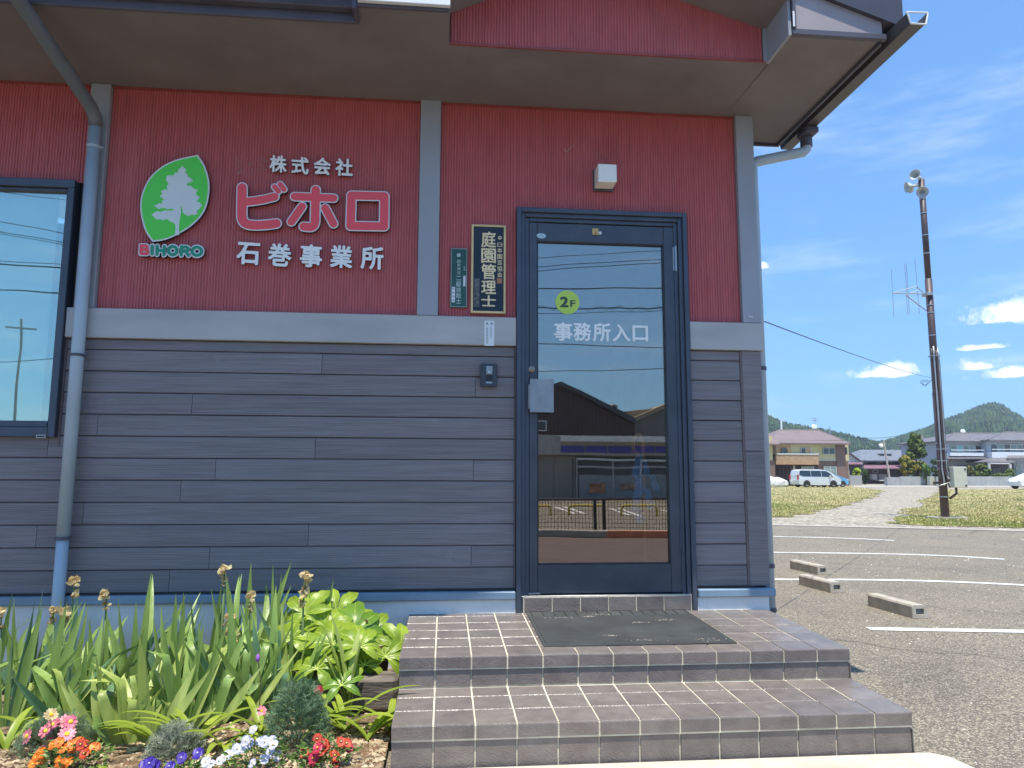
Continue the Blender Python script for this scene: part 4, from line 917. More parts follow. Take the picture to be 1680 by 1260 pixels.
mb = MB(); quadbox(mb, cp(303,1192,-.046), cp(350,1150,-.046), -.0460, -.0445, .0008); mb.build('call_button', M_black, S)
mb = MB(); quadbox(mb, cp(303,1210,-.046), cp(348,1198,-.046), -.0468, -.0445, .0005); mb.build('name_plate', M_steel, S)
S = thing('wall_lamp', 'unlit white cube wall lamp above the glass door', 'wall lamp')
mb = MB(); mb.cbox(1.013,1.134,-.018,.0,2.692,2.818,.003); mb.build('back_plate', M_fascia, S)
M_opal = pm('opal_glass', (.9,.92,.84), .3, var=.02); 
mb = MB(); mb.cbox(1.020,1.128,-.125,-.019,2.702,2.808,.004); mb.build('lamp_shade', M_opal, S)
S = thing('rusty_hook', 'small pale rusted hook on the red panel above the plaques', 'hook')
mb = MB(); h1 = [W(925,246,-.0), W(929,250,-.02), W(935,243,-.02), W(943,238,-.0)]; mb.tube(h1, .0022, 6); mb.tube([W(929,250,-.02),W(926,244,-.03)], .002, 6); mb.build('hook_wire', pm('rust_pale', (.5,.32,.2), .8), S)
S = thing('loose_cable_clip', 'little cream cable clip on the corner post right of the door', 'clip')
mb = MB(); c = W(1231,519,-.033); mb.cbox(c.x-.012,c.x+.004,-.037,-.032,c.z-.004,c.z+.004,.001); mb.cbox(c.x+.006,c.x+.012,-.037,-.032,c.z-.009,c.z+.002,.001); mb.build('clip_piece', M_paper, S)
# door stickers
S = thing('floor_number_sticker', 'round yellow green sticker reading 2F on the door glass', 'sticker')
yg = GLASS_Y-.0012; c = W(931,496,yg); r = 19.7*(W(901,496,yg).x-W(900,496,yg).x)
M_lime = pm('lime_vinyl', (.52,.72,.11), .45, var=.02); M_dkgreen = pm('dark_vinyl', (.05,.09,.06), .5)
mb = MB(); mb.lathe([(0,0),(r,0),(r,.0008)], (c.x,yg,c.z), 48, (0,1,0)); mb.build('disc', M_lime, S)
put_glyph('letter', '2', c.x-r*.26, c.z+.002, r*.72, r*.92, yg-.0006, .0004, M_dkgreen, S, .045); put_glyph('letter', 'F', c.x+r*.46, c.z-.006, r*.46, r*.58, yg-.0006, .0004, M_dkgreen, S, .03)
S = thing('door_lettering', 'row of white characters across the door glass under the round sticker', 'lettering')
for ch, (x0,y0,x1,y1) in zip('事務所入口', [(909,529,939,559),(941,529,970,559),(973,530,1002,560),(1005,532,1034,560),(1038,534,1063,560)]):
    a = W(x0,y1,yg); b = W(x1,y0,yg); put_glyph('letter', ch, (a.x+b.x)/2, (a.z+b.z)/2, b.x-a.x, b.z-a.z, yg, .0005, M_letter, S, .028)
S = thing('oval_sticker', 'tiny pale blue oval sticker at the top left corner of the door', 'sticker')
c = W(888,387,-.004); mb = MB(); mb.lathe([(0,-.0008),(.016,-.0008),(.016,0)], (0,0,0), 28, (0,1,0)); mb.v = [(c.x+v[0]*1.7,-.0045+v[1],c.z+v[2]*.95) for v in mb.v]; mb.build('disc', pm('pale_blue_vinyl', (.45,.65,.72), .4), S)
mb = MB(); mb.box(c.x-.017,c.x+.017,-.0056,-.0053,c.z+.003,c.z+.0045); mb.box(c.x-.017,c.x+.017,-.0056,-.0053,c.z-.0045,c.z-.003); mb.box(c.x-.0008,c.x+.0008,-.0056,-.0053,c.z-.01,c.z+.01); mb.build('print_line', M_greyink, S)
S = thing('yellow_door_hook', 'square yellow adhesive hook with white tag at the top of the door', 'hook')
c = W(977,380,-.006); u = U*3.5; mb = MB(); mb.cbox(c.x-6*u,c.x+5.5*u,-.009,-.0035,c.z-6*u,c.z+6*u,.0015); mb.build('hook_plate', pm('yellow_plastic', (.62,.45,.16), .5), S)
mb = MB(); mb.tube([(c.x,-.01,c.z),(c.x,-.016,c.z-6*u),(c.x,-.012,c.z-10*u)], .0018, 6); mb.build('hook_wire', M_black, S)
mb = MB(); mb.cbox(c.x+6*u,c.x+11*u,-.008,-.0035,c.z-5*u,c.z+.5*u,.001); mb.build('tag', M_paper, S)
# inside the hallway
M_bluecloth = pm('blue_cloth', (.14,.50,.95), .7, var=.15, vscale=12); M_orange = pm('orange_pole', (.85,.42,.12), .4)
S = thing('hanging_stand', 'tall orange stand inside the door holding a column of blue gloves', 'stand')
Y = .34
pl = [W(1058,880,Y), W(1057,800,Y), W(1055,730,Y)] + [W(1055+x, 726-y, Y) for x, y in ((-2,8),(-6,14),(-12,12),(-16,2),(-15,-12),(-8,-20))]
pl[0].z = .405
mb = MB(); mb.tube(pl, .010, 10); mb.build('pole', M_orange, S, smooth=True)
mb = MB(); mb.lathe([(0,.02),(.14,.015),(.15,.0)], (pl[0].x,Y,.392), 24); mb.build('base', M_orange, S)
rr = random.Random(5)
for (px, py, sx, sy, t) in ((1046,768,11,17,.4),(1060,770,8,12,-.3),(1048,800,12,17,.15),(1075,795,9,12,-.5),(1044,830,12,12,.3),(1066,822,11,16,-.35),(1050,850,12,9,.1)):
    p = W(px, py, Y-.02); k = (W(101,0,Y).x-W(100,0,Y).x); f = []
    mb = MB(); prof = []
    for i in range(9):
        v = i/8; rad = sx*k*(.35+.75*math.sin(min(1,v*1.3)*PI*.6))*.72; prof.append((max(.004,rad if i < 8 else rad*.3), -sy*k*v*1.9+sy*k*.95))
    mb.lathe(prof, (0,0,0), 12); mb.v = [(v[0]+rr.uniform(-.002,.002)+v[2]*t*.5+p.x, v[1]*.45+Y-.02, v[2]+p.z) for v in mb.v]
    for q in range(3): mb.tube([(p.x+sx*k*(-.5+q*.4)+sy*k*.95*t*.5,Y-.02,p.z+sy*k*.8),(p.x+sx*k*(-.6+q*.45)+sy*k*1.5*t*.5,Y-.02,p.z+sy*k*1.35)], .007, 6)
    mb.build('glove', M_bluecloth, S, smooth=True)
for i, px in enumerate((952,977,1010,1034)):
    p = G(px, 888, .39); S = thing('blue_basket', ['blue basket with hoop handle on the hall floor, leftmost of four','blue basket with hoop handle on the hall floor, second of four','blue basket with hoop handle on the hall floor, third of four','blue basket with hoop handle on the hall floor, rightmost of four'][i], 'basket', (W(px,880,.5).x,.5,.392), 0, 'blue baskets inside the door')
    mb = MB(); mb.lathe([(0,.002),(.034,.002),(.044,.055),(.041,.055),(.032,.006),(0,.006)], (0,0,0), 16); mb.build('bowl', M_bluecloth, S, smooth=True)
    mb = MB(); mb.tube([(.043*math.cos(a), 0, .055+.055*math.sin(a)) for a in [PI*k/12 for k in range(13)]], .0025, 6); mb.build('handle', M_bluecloth, S)

# ================================================================== PARKING LOT THINGS
def wheel_stop(nbl, fbl, label, flip=1):
    A = G(*nbl); C = G(*fbl); d = (C-A).normalized(); L = (C-A).length; rz = math.atan2(d.y, d.x)-PI/2
    S = thing('wheel_stop', label, 'wheel stop', tuple(A), rz, 'concrete wheel stops in the parking lot')
    prof = [(0,0),(0,.085),(.008,.098),(.02,.102),(.085,.102),(.098,.097),(.106,.088),(.155,.012),(.155,0)]
    mb = MB(); e = .012
    ring = lambda y, k: [(x*(1-k)+.07*k, y, z*(1-k)+.04*k) for x, z in prof]
    rows = [ring(0,.06), ring(.006,0), ring(L-.006,0), ring(L,.06)]; n = len(prof); vs = [p for r in rows for p in r]
    # the near end carries a recessed socket: leave its face out and rim it
    fs = [(r*n+i, r*n+(i+1)%n, (r+1)*n+(i+1)%n, (r+1)*n+i) for r in range(3) for i in range(n)]+[tuple(reversed(range(3*n,4*n)))]
    mb.add(vs, fs)
    o = len(mb.v); hx0, hx1, hz0, hz1 = .03,.095,.03,.072; H = [(hx0,0,hz0),(hx0,0,hz1),(hx1,0,hz1),(hx1,0,hz0)]; mb.v += H+[(x,.025,z) for x,y,z in H]
    ridx = {0:o, 1:o+1, 2:o+1, 3:o+1, 4:o+2, 5:o+2, 6:o+2, 7:o+3, 8:o+3}
    for i in range(n):
        j = (i+1)%n; q = (i, j, ridx[j], ridx[i]) if ridx[i] != ridx[j] else (i, j, ridx[i]); mb.f.append(q); mb.m.append(0)
    for i in range(4): j = (i+1)%4; mb.f.append((o+i, o+j, o+j+4, o+i+4)); mb.m.append(0)
    mb.f.append((o+4,o+5,o+6,o+7)); mb.m.append(0); mb.fixn = True
    mb.build('block', M_stop, S)
    mb = MB(); mb.cbox(hx0+.004,hx1-.004,.016,.024,hz0+.006,hz1-.006,.001); mb.build('reflector', M_reflector, S)
M_stop = pm('stop_concrete', (.42,.38,.31), .9, var=.16, vscale=14, dirt=.6, dcol=(.17,.15,.12), bump=.5, bscale=80)
M_reflector = pm('reflector_grey', (.18,.18,.18), .4)
wheel_stop((1497.4,1015.3),(1423.7,994), 'nearest and largest looking concrete wheel stop, beside the short near parking line')
wheel_stop((1363,973.3),(1310.6,959.4), 'middle concrete wheel stop lying across the long white line')
wheel_stop((1341.6,943.7),(1296,932.8), 'farthest concrete wheel stop, behind the long white line')
# small stones and litter on the asphalt
rr = random.Random(12); mb = MB()
for k in range(420):
    x = rr.uniform(2.1,7); y = rr.uniform(-1.6,7); s = rr.uniform(.003,.009)*(1+max(0,y)*.1); a = rr.uniform(0,PI)
    mb.add([(x-s,y,.0),(x,y-s*.7,.0),(x+s,y,.0),(x,y+s*.8,.0),(x+s*.1,y,s*.8)], [(0,1,4),(1,2,4),(2,3,4),(3,0,4)])
mb.build('loose_stones', pm('pale_stone', (.5,.46,.4), .9, var=.3, vscale=3), kind='stuff')

# ================================================================== LOUDSPEAKER POLE
PX, PY = 12.783, 13.462
S = thing('loudspeaker_pole', 'tall brown steel pole with grey horn loudspeakers, antenna and control boxes', 'loudspeaker pole', (PX,PY,0))
def q_(p): return (p[0]-PX, p[1]-PY, p[2])
M_polebrown = pm('pole_brown', (.075,.05,.055), .5, var=.15, vscale=6, dirt=.3, dcol=(.13,.1,.1))
M_horn = pm('horn_grey', (.42,.44,.44), .4, var=.05); M_galv = pm('galvanised', (.38,.40,.42), .45, metal=.6, var=.1); M_box = pm('box_beige', (.52,.52,.43), .5, var=.05)
mb = MB(); mb.tube([(0,0,-.02),(0,0,3.2)], .098, 16); mb.tube([(0,0,3.19),(0,0,6.2)], .088, 16); mb.tube([(0,0,6.19),(0,0,8.95)], .076, 16); mb.build('pole', M_polebrown, S, smooth=True)
for z in (.55,1.25,1.9,3.25,4.1,4.7,5.3,5.5,6.2,6.9,7.4,8.0,8.4):
    mb = MB(); r = .098 if z < 3.2 else (.088 if z < 6.2 else .076); mb.lathe([(r+.001,-.012),(r+.007,-.012),(r+.007,.012),(r+.001,.012)], (0,0,z), 16); mb.build('steel_band', M_galv, S)
for k, (dx, dz, y) in enumerate(((-.34,.10,-.1),(-.52,-.05,.1),(-.28,-.16,.25),(-.1,.05,-.25))):
    ax = Vector(((-.85,-.55,.05),(-1,.25,-.12),(-.55,-.8,-.35),(-.2,.95,0))[k]).normalized(); dz = (.14,-.02,-.22,.05)[k]
    c = Vector((0,0,8.82+dz))+ax*.12; mb = MB(); hs = .86
    mb.lathe([(a_*hs,b_*hs) for a_,b_ in [(.0,-.06),(.05,-.055),(.05,.0),(.025,.02),(.035,.12),(.06,.2),(.11,.27),(.165,.31),(.172,.315),(.166,.316),(.10,.265),(.045,.19),(.02,.1),(.045,.13),(.03,.19),(0,.2)]], c, 20, ax); h = mb.build('horn', M_horn, S, smooth=True)
    mb = MB(); mb.tube([(0,0,8.82+dz), c], .015, 8); mb.build('horn_bracket', M_galv, h)
# antenna
def ap(px, py): return q_(W(px, py, PY))
mb = MB(); b0 = ap(1465,481); b1 = ap(1515,482)
mb.tube([b0, b1], .014, 6); mb.tube([b0, ap(1504,470), ap(1520,486)], .012, 6); mb.tube([ap(1486,484), ap(1508,476)], .012, 6); mb.tube([ap(1486,484), ap(1520,510)], .014, 6); an = mb.build('antenna_boom', M_galv, S)
for pts in ([(1462.5,442),(1466.5,520)],[(1501,424),(1508.5,515)]):
    mb = MB(); mb.tube([ap(*p) for p in pts], .008, 6); mb.build('antenna_rod', M_galv, an)
mb = MB(); mb.tube([ap(1488,480),ap(1484,434),ap(1485.5,432),ap(1487,434),ap(1492,514),ap(1490.5,516),ap(1489,514),ap(1487,480)], .008, 6); mb.build('folded_rod', M_galv, an)
mb = MB(); c = ap(1519,482); mb.cbox(c[0]-.04,c[0]+.12,-.12,.12,c[2]-.06,c[2]+.02,.005); mb.build('antenna_clamp', M_galv, S)
# conduits down the shaft
rr = random.Random(3)
for k, (a, top, bot, r) in enumerate(((-2.6,4.35,1.05,.018),(-2.15,4.4,.95,.022),(-1.65,4.3,.9,.02),(-1.15,4.35,.95,.018),(-.6,4.2,1.0,.014))):
    x = .118*math.cos(a); y = .118*math.sin(a); mb = MB(); mb.tube([(x*.9,y*.9,top),(x,y,top-.2),(x*1.02,y*1.02,2.6),(x,y,bot+.3),(x*1.1+.03*k,y*1.1,bot),(x*1.3+.05*k,y*1.1,bot-.12)], r, 8); mb.build('conduit', M_galv if k % 2 else M_polebrown, S, smooth=True)
for z in (4.15,1.75,1.45):
    mb = MB(); mb.lathe([(.135,-.01),(.142,-.01),(.142,.01),(.135,.01)], (0,-.02,z), 18); mb.build('steel_band', M_galv, S)
mb = MB(); mb.tube([(.12*math.cos(a)*1.6-.02,-.06+.12*math.sin(a)*.8,.88+.06*math.cos(a)) for a in [2*PI*k/16 for k in range(17)]], .012, 6); mb.build('cable_loop', M_galv, S)
a = ap(1553,816); b = ap(1572,766)
mb = MB(); mb.cbox(a[0]+.02,b[0],-.30,-.14,a[2]+.25,b[2],.01); bx = mb.build('control_box', M_box, S)
for z in (a[2]+.30, b[2]-.06): mb = MB(); mb.cbox(b[0]-.07,b[0]-.03,-.315,-.3005,z-.02,z+.02,.003); mb.build('latch', M_black, bx)
mb = MB(); mb.cbox(a[0]+.0,b[0]-.06,-.14,-.09,a[2]+.4,a[2]+.46,.003); mb.build('box_bracket', M_polebrown, S)
mb = MB(); mb.tube([(.2,-.2,a[2]+.26),(.2,-.2,a[2]+.1),(.08,-.1,a[2]-.03)], .03, 8); mb.build('box_conduit', M_polebrown, S, smooth=True)
a = ap(1532,797); b = ap(1541,782); mb = MB(); mb.cbox(a[0],b[0],.12,.25,a[2],b[2],.006); mb.build('small_box', M_box, S)
mb = MB(); mb.box(b[0]-.1,-.05,.1,.13,a[2]+.05,a[2]+.1); mb.build('box_bracket', M_polebrown, S)
mb = MB(); mb.prism([(-.42,-.20,.0),(.45,-.22,.0),(.62,.12,.0),(-.30,.34,.0)], (0,0,.045)); mb.build('pole_slab', M_curbcon, S)
# service wire from the shop corner to the pole
def wire(name, label, a, b, sag, r, grp=None, n=14):
    a, b = Vector(a), Vector(b); mb = MB(); mb.tube([a.lerp(b, t/n)-Vector((0,0,sag*4*(t/n)*(1-t/n))) for t in range(n+1)], r, 5)
    return mb.build(name, M_black, None, label=label, category='wire', **({'group':grp} if grp else {}))
wire('service_wire', 'thin black wire running from the shop corner to the loudspeaker pole', (2.0,.12,W(1243,520,.12).z), W(1530,620,PY), .05, .004)
S2 = thing('wire_coil', 'small loose coil of wire on the left of the loudspeaker pole', 'wire', tuple(W(1517,626,PY)))
mb = MB(); mb.tube([(.14*math.cos(a)*(1-a*.05),0,.05*math.sin(a)-a*.006) for a in [k*.6 for k in range(22)]]+[(.22,0,.06)], .006, 5); mb.build('coil', M_black, S2)

# ================================================================== FAR HOUSES
class Fac:
    def __init__(s, Y): s.Y = Y
    def p(s, px, py, dy=0): return W(px, py, s.Y+dy)
    def rect(s, mb, x0, y0, x1, y1, front, back):
        a = s.p(x0, y1, -front); b = s.p(x1, y0, -front); mb.box(a.x, b.x, s.Y-front, s.Y+back, a.z, b.z); return mb
    def part(s, name, mat, par, x0, y0, x1, y1, front=0, back=.2):
        mb = MB(); s.rect(mb, x0, y0, x1, y1, front, back); return mb.build(name, mat, par)
def window(F_, par, x0, y0, x1, y1, front, n=2, frame=None, pane=None):
    """frame with n panes"""
    frame = frame or M_winframe; pane = pane or M_winpane
    a = F_.p(x0, y1, -front); b = F_.p(x1, y0, -front); w = .06; Y = F_.Y-front
    mb = MB(); mb.box(a.x,a.x+w,Y-.05,Y,a.z,b.z); mb.box(b.x-w,b.x,Y-.05,Y,a.z,b.z); mb.box(a.x+w,b.x-w,Y-.05,Y,a.z,a.z+w); mb.box(a.x+w,b.x-w,Y-.05,Y,b.z-w,b.z)
    for k in range(1, n): x = a.x+(b.x-a.x)*k/n; mb.box(x-w/2,x+w/2,Y-.05,Y,a.z+w,b.z-w)
    o = mb.build('window', frame, par)
    for k in range(n):
        xa = a.x+(b.x-a.x)*k/n; xb = a.x+(b.x-a.x)*(k+1)/n; mb = MB(); mb.box(xa+w*.6,xb-w*.6,Y-.02,Y-.005,a.z+w,b.z-w); mb.build('pane', pane if not isinstance(pane, list) else pane[k % len(pane)], o)
    return o
M_winframe = pm('win_frame', (.55,.55,.52), .5); M_winframed = pm('win_frame_dark', (.12,.11,.1), .5)
M_winpane = pm('far_pane', (.05,.055,.06), .1, spec=.9, var=.2, vscale=.6); M_panepale = pm('far_pane_pale', (.22,.28,.28), .2, var=.3, vscale=.5); M_panecyan = pm('curtain_cyan', (.2,.42,.42), .4)
M_cream = pm('cream_siding', (.55,.49,.27), .8, var=.06); M_tan = pm('tan_brick', (.42,.27,.16), .85, var=.25, vscale=4, bstretch=(1,1,4)); M_brown = pm('brown_brick', (.20,.13,.105), .85, var=.2, vscale=5, bstretch=(1,1,4)); M_tanwall = pm('tan_wall', (.50,.34,.18), .8)
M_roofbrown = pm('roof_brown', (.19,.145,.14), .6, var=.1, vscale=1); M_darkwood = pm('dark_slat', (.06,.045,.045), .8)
def roof_mat(name, col, sc=1.0):
    m = bpy.data.materials.new(name); m.use_nodes = True; N, L, b = nodes_of(m)
    tc = N.new('ShaderNodeTexCoord'); wv = N.new('ShaderNodeTexWave'); wv.bands_direction = 'X'; wv.inputs['Scale'].default_value = sc; wv.inputs['Distortion'].default_value = .3; L.new(tc.outputs['Object'], wv.inputs['Vector'])
    n = N.new('ShaderNodeTexNoise'); n.inputs['Scale'].default_value = 2.5; n.inputs['Detail'].default_value = 6; L.new(tc.outputs['Object'], n.inputs['Vector'])
    cr = N.new('ShaderNodeValToRGB'); L.new(n.outputs[0], cr.inputs[0]); cr.color_ramp.elements[0].position = .3; cr.color_ramp.elements[1].position = .7
    cr.color_ramp.elements[0].color = (*[c*.75 for c in col],1); cr.color_ramp.elements[1].color = (*[c*1.25 for c in col],1)
    L.new(cr.outputs[0], b.inputs['Base Color']); b.inputs['Roughness'].default_value = .5
    bp = N.new('ShaderNodeBump'); bp.inputs['Strength'].default_value = 1; bp.inputs['Distance'].default_value = .08; L.new(wv.outputs[1], bp.inputs['Height']); L.new(bp.outputs[0], b.inputs['Normal']); return m
M_kawara = roof_mat('kawara_tile', (.17,.155,.16), .9); M_greyroof = roof_mat('grey_roof', (.17,.185,.21), .5); M_maroon = pm('maroon_roof', (.22,.12,.15), .5, var=.1)

# --- brown and cream house
f = Fac(75); H = thing('brown_house', 'two storey brown and cream house with a tan brick balcony behind the parked van', 'house', (0,0,0))
f.part('wall', M_brown, H, 1262, 755.0, 1386, 799.6, 0, 8)
f.part('upper_wall', M_cream, H, 1262, 726.5, 1374, 754.9, .02, 8)
f.part('upper_trim', M_winframe, H, 1297, 754.2, 1375, 755.4, .08, .1)
f.part('corner_pilaster', M_brown, H, 1374.5, 726.5, 1386, 799.6, .12, 3)
f.part('recess_wall', M_tanwall, H, 1277, 727, 1297, 745, .06, .1)
f.part('wing_wall', M_cream, H, 1240, 716, 1266.5, 755, 2.0, 2); f.part('wing_wall', M_brown, H, 1240, 755.5, 1271, 801, 2.0, 2); f.part('wing_pilaster', M_brown, H, 1267, 723, 1274.5, 745, 1.6, 1.5)
f.part('side_wall', M_cream, H, 1386.3, 729, 1391.5, 756, -.6, 6); f.part('side_wall', M_brown, H, 1386.3, 756.3, 1391.5, 800, -.6, 6)
f.part('side_window', M_winpane, H, 1385.9, 734, 1387.6, 746, -.4, .1)
bal = f.part('balcony', M_tan, H, 1273, 746, 1343, 762, 1.4, 1.39); f.part('handrail', M_winframe, bal, 1272.5, 744, 1343.5, 745.8, 1.45, 0); 
f.part('balcony_painted_shade', M_darkwood, H, 1300, 762.5, 1341.5, 799, .05, .1)  # dark sheet that paints in the shade under the balcony
window(f, H, 1281.5, 735, 1291, 745.8, .12, 1, M_winframed); window(f, H, 1314, 734.5, 1330, 745.8, .08, 2, M_winframe, [M_winpane, M_tanwall]); window(f, H, 1350, 734.5, 1369.5, 745.5, .1, 2, M_winframe)
window(f, H, 1315, 765.5, 1335, 778, .1, 2, M_winframe, M_panepale); window(f, H, 1352, 765.5, 1372, 785, .1, 2, M_winframe, M_panepale)
for k in range(9): f.part('door_slat', M_darkwood if k % 2 else pm('mid_slat', (.10,.08,.08), .8), H, 1272+k*3.1, 763, 1274.6+k*3.1, 796, .5, .1)
f.part('downpipe', M_winframe, H, 1303, 764, 1304.2, 796, .5, .1)
def hip(mb, F_, xl, xr, yl, eave_py, rl, rr_, ridge_py, depth, over=.6, dyr=None):
    Yf = F_.Y-over; a = W(xl, eave_py, Yf); b = W(xr, eave_py, Yf); dyr = dyr or depth/2; r0 = W(rl, ridge_py, F_.Y+dyr); r1 = W(rr_, ridge_py, F_.Y+dyr); z = (a.z+b.z)/2; zr = (r0.z+r1.z)/2
    A, B_, C_, D_ = (a.x,Yf,z),(b.x,Yf,z),(b.x,F_.Y+depth,z),(a.x,F_.Y+depth,z); E_, F2 = (r0.x,F_.Y+dyr,zr),(r1.x,F_.Y+dyr,zr); t = .16
    lo = [(p[0],p[1],p[2]-t) for p in (A,B_,C_,D_)]
    mb.add([A,B_,C_,D_,E_,F2]+lo, [(0,1,5,4),(1,2,5),(2,3,4,5),(3,0,4),(6,9,8,7),(0,6,7,1),(1,7,8,2),(2,8,9,3),(3,9,6,0)]); mb.fixn = True; return E_, F2, A, B_
mb = MB(); e = hip(mb, f, 1262, 1395, 0, 726.6, 1276, 1344, 705.8, 9, .8); mb.build('roof', M_roofbrown, H)
mb = MB(); mb.tube([e[0], e[1]], .09, 6); mb.tube([e[1], e[3]], .07, 6); mb.build('ridge_cap', M_roofbrown, H)
f2 = Fac(73); mb = MB(); hip(mb, f2, 1236, 1279.5, 0, 728, 1244, 1262, 712, 4, .6); mb.build('wing_roof', M_roofbrown, H)
# snow guards: a dotted line above the eave
mb = MB()
for k in range(34):
    p = W(1281+k*3.05, 723.2, 75.3); mb.box(p.x-.06,p.x+.06,75.2,75.35,p.z-.12,p.z+.08)
mb.build('snow_guard', M_darkwood, H, kind='stuff')
M_dish = pm('dish_white', (.7,.72,.72), .4)
def aerial(par, F_, px, py_base, py_top, dish=None, arms=()):
    a = F_.p(px, py_base); b = F_.p(px, py_top); mb = MB(); mb.tube([(a.x,F_.Y,a.z-.3),(b.x,F_.Y,b.z)], .03, 6)
    for y, w in arms: c = F_.p(px, y); k = F_.p(px+w, y).x-c.x; mb.tube([(c.x-k,F_.Y,c.z),(c.x+k,F_.Y,c.z)], .02, 5); [mb.tube([(c.x+k*q,F_.Y-.3,c.z),(c.x+k*q,F_.Y+.3,c.z)], .015, 5) for q in (-.9,-.5,0,.5,.9)]
    o = mb.build('aerial_mast', M_galv, par)
    if dish: c = F_.p(*dish); mb = MB(); mb.lathe([(.0,.08),(.2,.05),(.34,-.02),(.34,-.035),(.2,.03),(0,.06)], c, 16, (-.2,-1,.3)); mb.build('satellite_dish', M_dish, o)
aerial(H, Fac(79.5), 1337, 706, 684, (1336,700), ((687,6),(690,3)))

# --- grey roofed house with maroon lower roof
f = Fac(98); H = thing('grey_roof_house', 'low dark house with long grey upper roof and maroon lower roof left of the conifer', 'house')
M_darkwall = pm('old_dark_wall', (.09,.075,.08), .8, var=.2); M_palewall = pm('old_pale_wall', (.38,.38,.37), .8)
f.part('wall', M_darkwall, H, 1417, 768, 1482, 794, 0, 8); f.part('upper_wall', M_palewall, H, 1417, 752, 1480, 768, -1.2, 6)
for x0, x1 in ((1425,1437),(1449,1455),(1465,1473)): window(f, H, x0, 757, x1, 760.8, -1.15, 1, M_winframed)
mb = MB(); hip(mb, Fac(99), 1412, 1490, 0, 755.2, 1412.5, 1489, 738, 9, 1.0); rf = mb.build('roof', M_greyroof, H)
for x0, x1 in ((1442,1448),(1454,1460)): mb = MB(); a = W(x0,747.5,100.6); b = W(x1,745,100.6); mb.box(a.x,b.x,100.2,101.2,a.z-.1,b.z+.05); mb.build('skylight', M_winpane, rf)
mb = MB(); a = W(1415,769.5,96.4); b = W(1484,769.5,96.4); c = W(1484,761.6,99.1); d = W(1420,761.6,99.1); mb.prism([a,b,c,d], (0,0,.12)); mb.build('lower_roof', M_maroon, H)
window(f, H, 1432, 770.5, 1440, 776, .05, 1, M_winframe); f.part('wood_door', pm('brown_door', (.12,.07,.06), .7), H, 1424, 770.5, 1432, 789, .04, .1)
f.part('shelf', M_palewall, H, 1432, 778, 1439, 787, .8, .5); f.part('pale_wall_panel', M_palewall, H, 1442, 778, 1455, 787, .06, .1); f.part('step', M_winframe, H, 1443, 787.2, 1452, 789.2, 1.2, 1)
# --- small white gabled house
f = Fac(92); H = thing('white_gable_house', 'small white gabled house with a maroon porch roof just right of the brown house', 'house')
mb = MB(); pts = [f.p(1390,762),f.p(1410,762),f.p(1410,755),f.p(1395,744),f.p(1390,748)]; mb.prism(pts, (0,6,0)); mb.build('wall', M_winframe, H)
f.part('lower_wall', M_darkwall, H, 1392, 762.2, 1414, 794, .0, 5)
mb = MB(); mb.prism([f.p(1389,745.5,-.3),f.p(1395,742.6,-.3),f.p(1412,755,-.3),f.p(1411,756,-.3),f.p(1395,744.4,-.3),f.p(1389,747,-.3)], (0,6.6,0)); mb.build('roof', M_darkwall, H)
mb = MB(); a = f.p(1391,762.4,-1.2); b = f.p(1415.5,762.4,-1.2); c = f.p(1414,759.2,0); d = f.p(1394,759.2,0); mb.prism([a,b,c,d], (0,0,.1)); mb.build('porch_roof', M_maroon, H)
f.part('post', M_winframe, H, 1391.5, 763, 1392.7, 790, 1.0, .1)

# --- large Japanese tiled house
f = Fac(88); H = thing('tiled_roof_house', 'large pale blue grey two storey house with tiled hip roofs and white balconies', 'house')
M_bluewall = pm('pale_blue_wall', (.36,.40,.46), .8, var=.05); M_balcony = pm('balcony_white', (.68,.71,.73), .6)
f.part('wall', M_bluewall, H, 1551, 723, 1626, 795, 0, 9); f.part('bay_wall', M_bluewall, H, 1624, 722.5, 1705, 795, 1.2, 8)
window(f, H, 1560, 731, 1610, 741.8, .05, 5, M_winframe, [M_panepale, M_panecyan, M_panepale, M_panepale, M_winpane]); f.part('shutter_box', M_winframed, H, 1611, 730, 1623, 745, .05, .1)
window(f, H, 1637.5, 729, 1698, 741.8, 1.25, 6, M_winframe, [M_panepale, M_winpane, M_panepale, M_panepale, M_winpane, M_panepale])
mb = MB(); pts = [f.p(1627,742,-1.25)]+[f.p(1631+4.4*math.cos(PI-PI*k/8), 733.5-4.2*math.sin(PI*k/8), -1.25) for k in range(9)]+[f.p(1635.4,742,-1.25)]; mb.prism(pts, (0,.04,0)); mb.build('arched_window', M_winpane, H)
b1 = f.part('balcony', M_balcony, H, 1559.5, 743, 1614, 748, 1.3, 1.25); f.part('rail', M_balcony, b1, 1561, 738, 1615, 738.8, 1.3, -1.2)
b2 = f.part('balcony', M_balcony, H, 1628, 742, 1705, 752, 2.2, .95); f.part('rail', M_balcony, b2, 1628, 737, 1700, 737.8, 2.2, -2.1)
mb = MB(); e1 = hip(mb, f, 1545.5, 1629, 0, 723.3, 1565, 1650, 711, 9, .9); mb.build('roof', M_kawara, H)
mb = MB(); mb.tube([e1[0], e1[1]], .12, 6); mb.tube([e1[0], e1[2]], .1, 6); mb.build('ridge_cap', M_kawara, H)
mb = MB(); a = W(1567,710,92.5); b = W(1595,710,92.5); mb.box(a.x,b.x,92.3,92.7,a.z,a.z+.15); mb.build('ridge_snow', M_balcony, H) if False else None
mb = MB(); e2 = hip(mb, Fac(86.8), 1621, 1712, 0, 721.8, 1647, 1680, 709.3, 9.5, .9); mb.build('bay_roof', M_kawara, H)
mb = MB(); mb.tube([e2[0], e2[1]], .12, 6); mb.tube([e2[0], e2[2]], .1, 6); mb.build('ridge_cap', M_kawara, H)
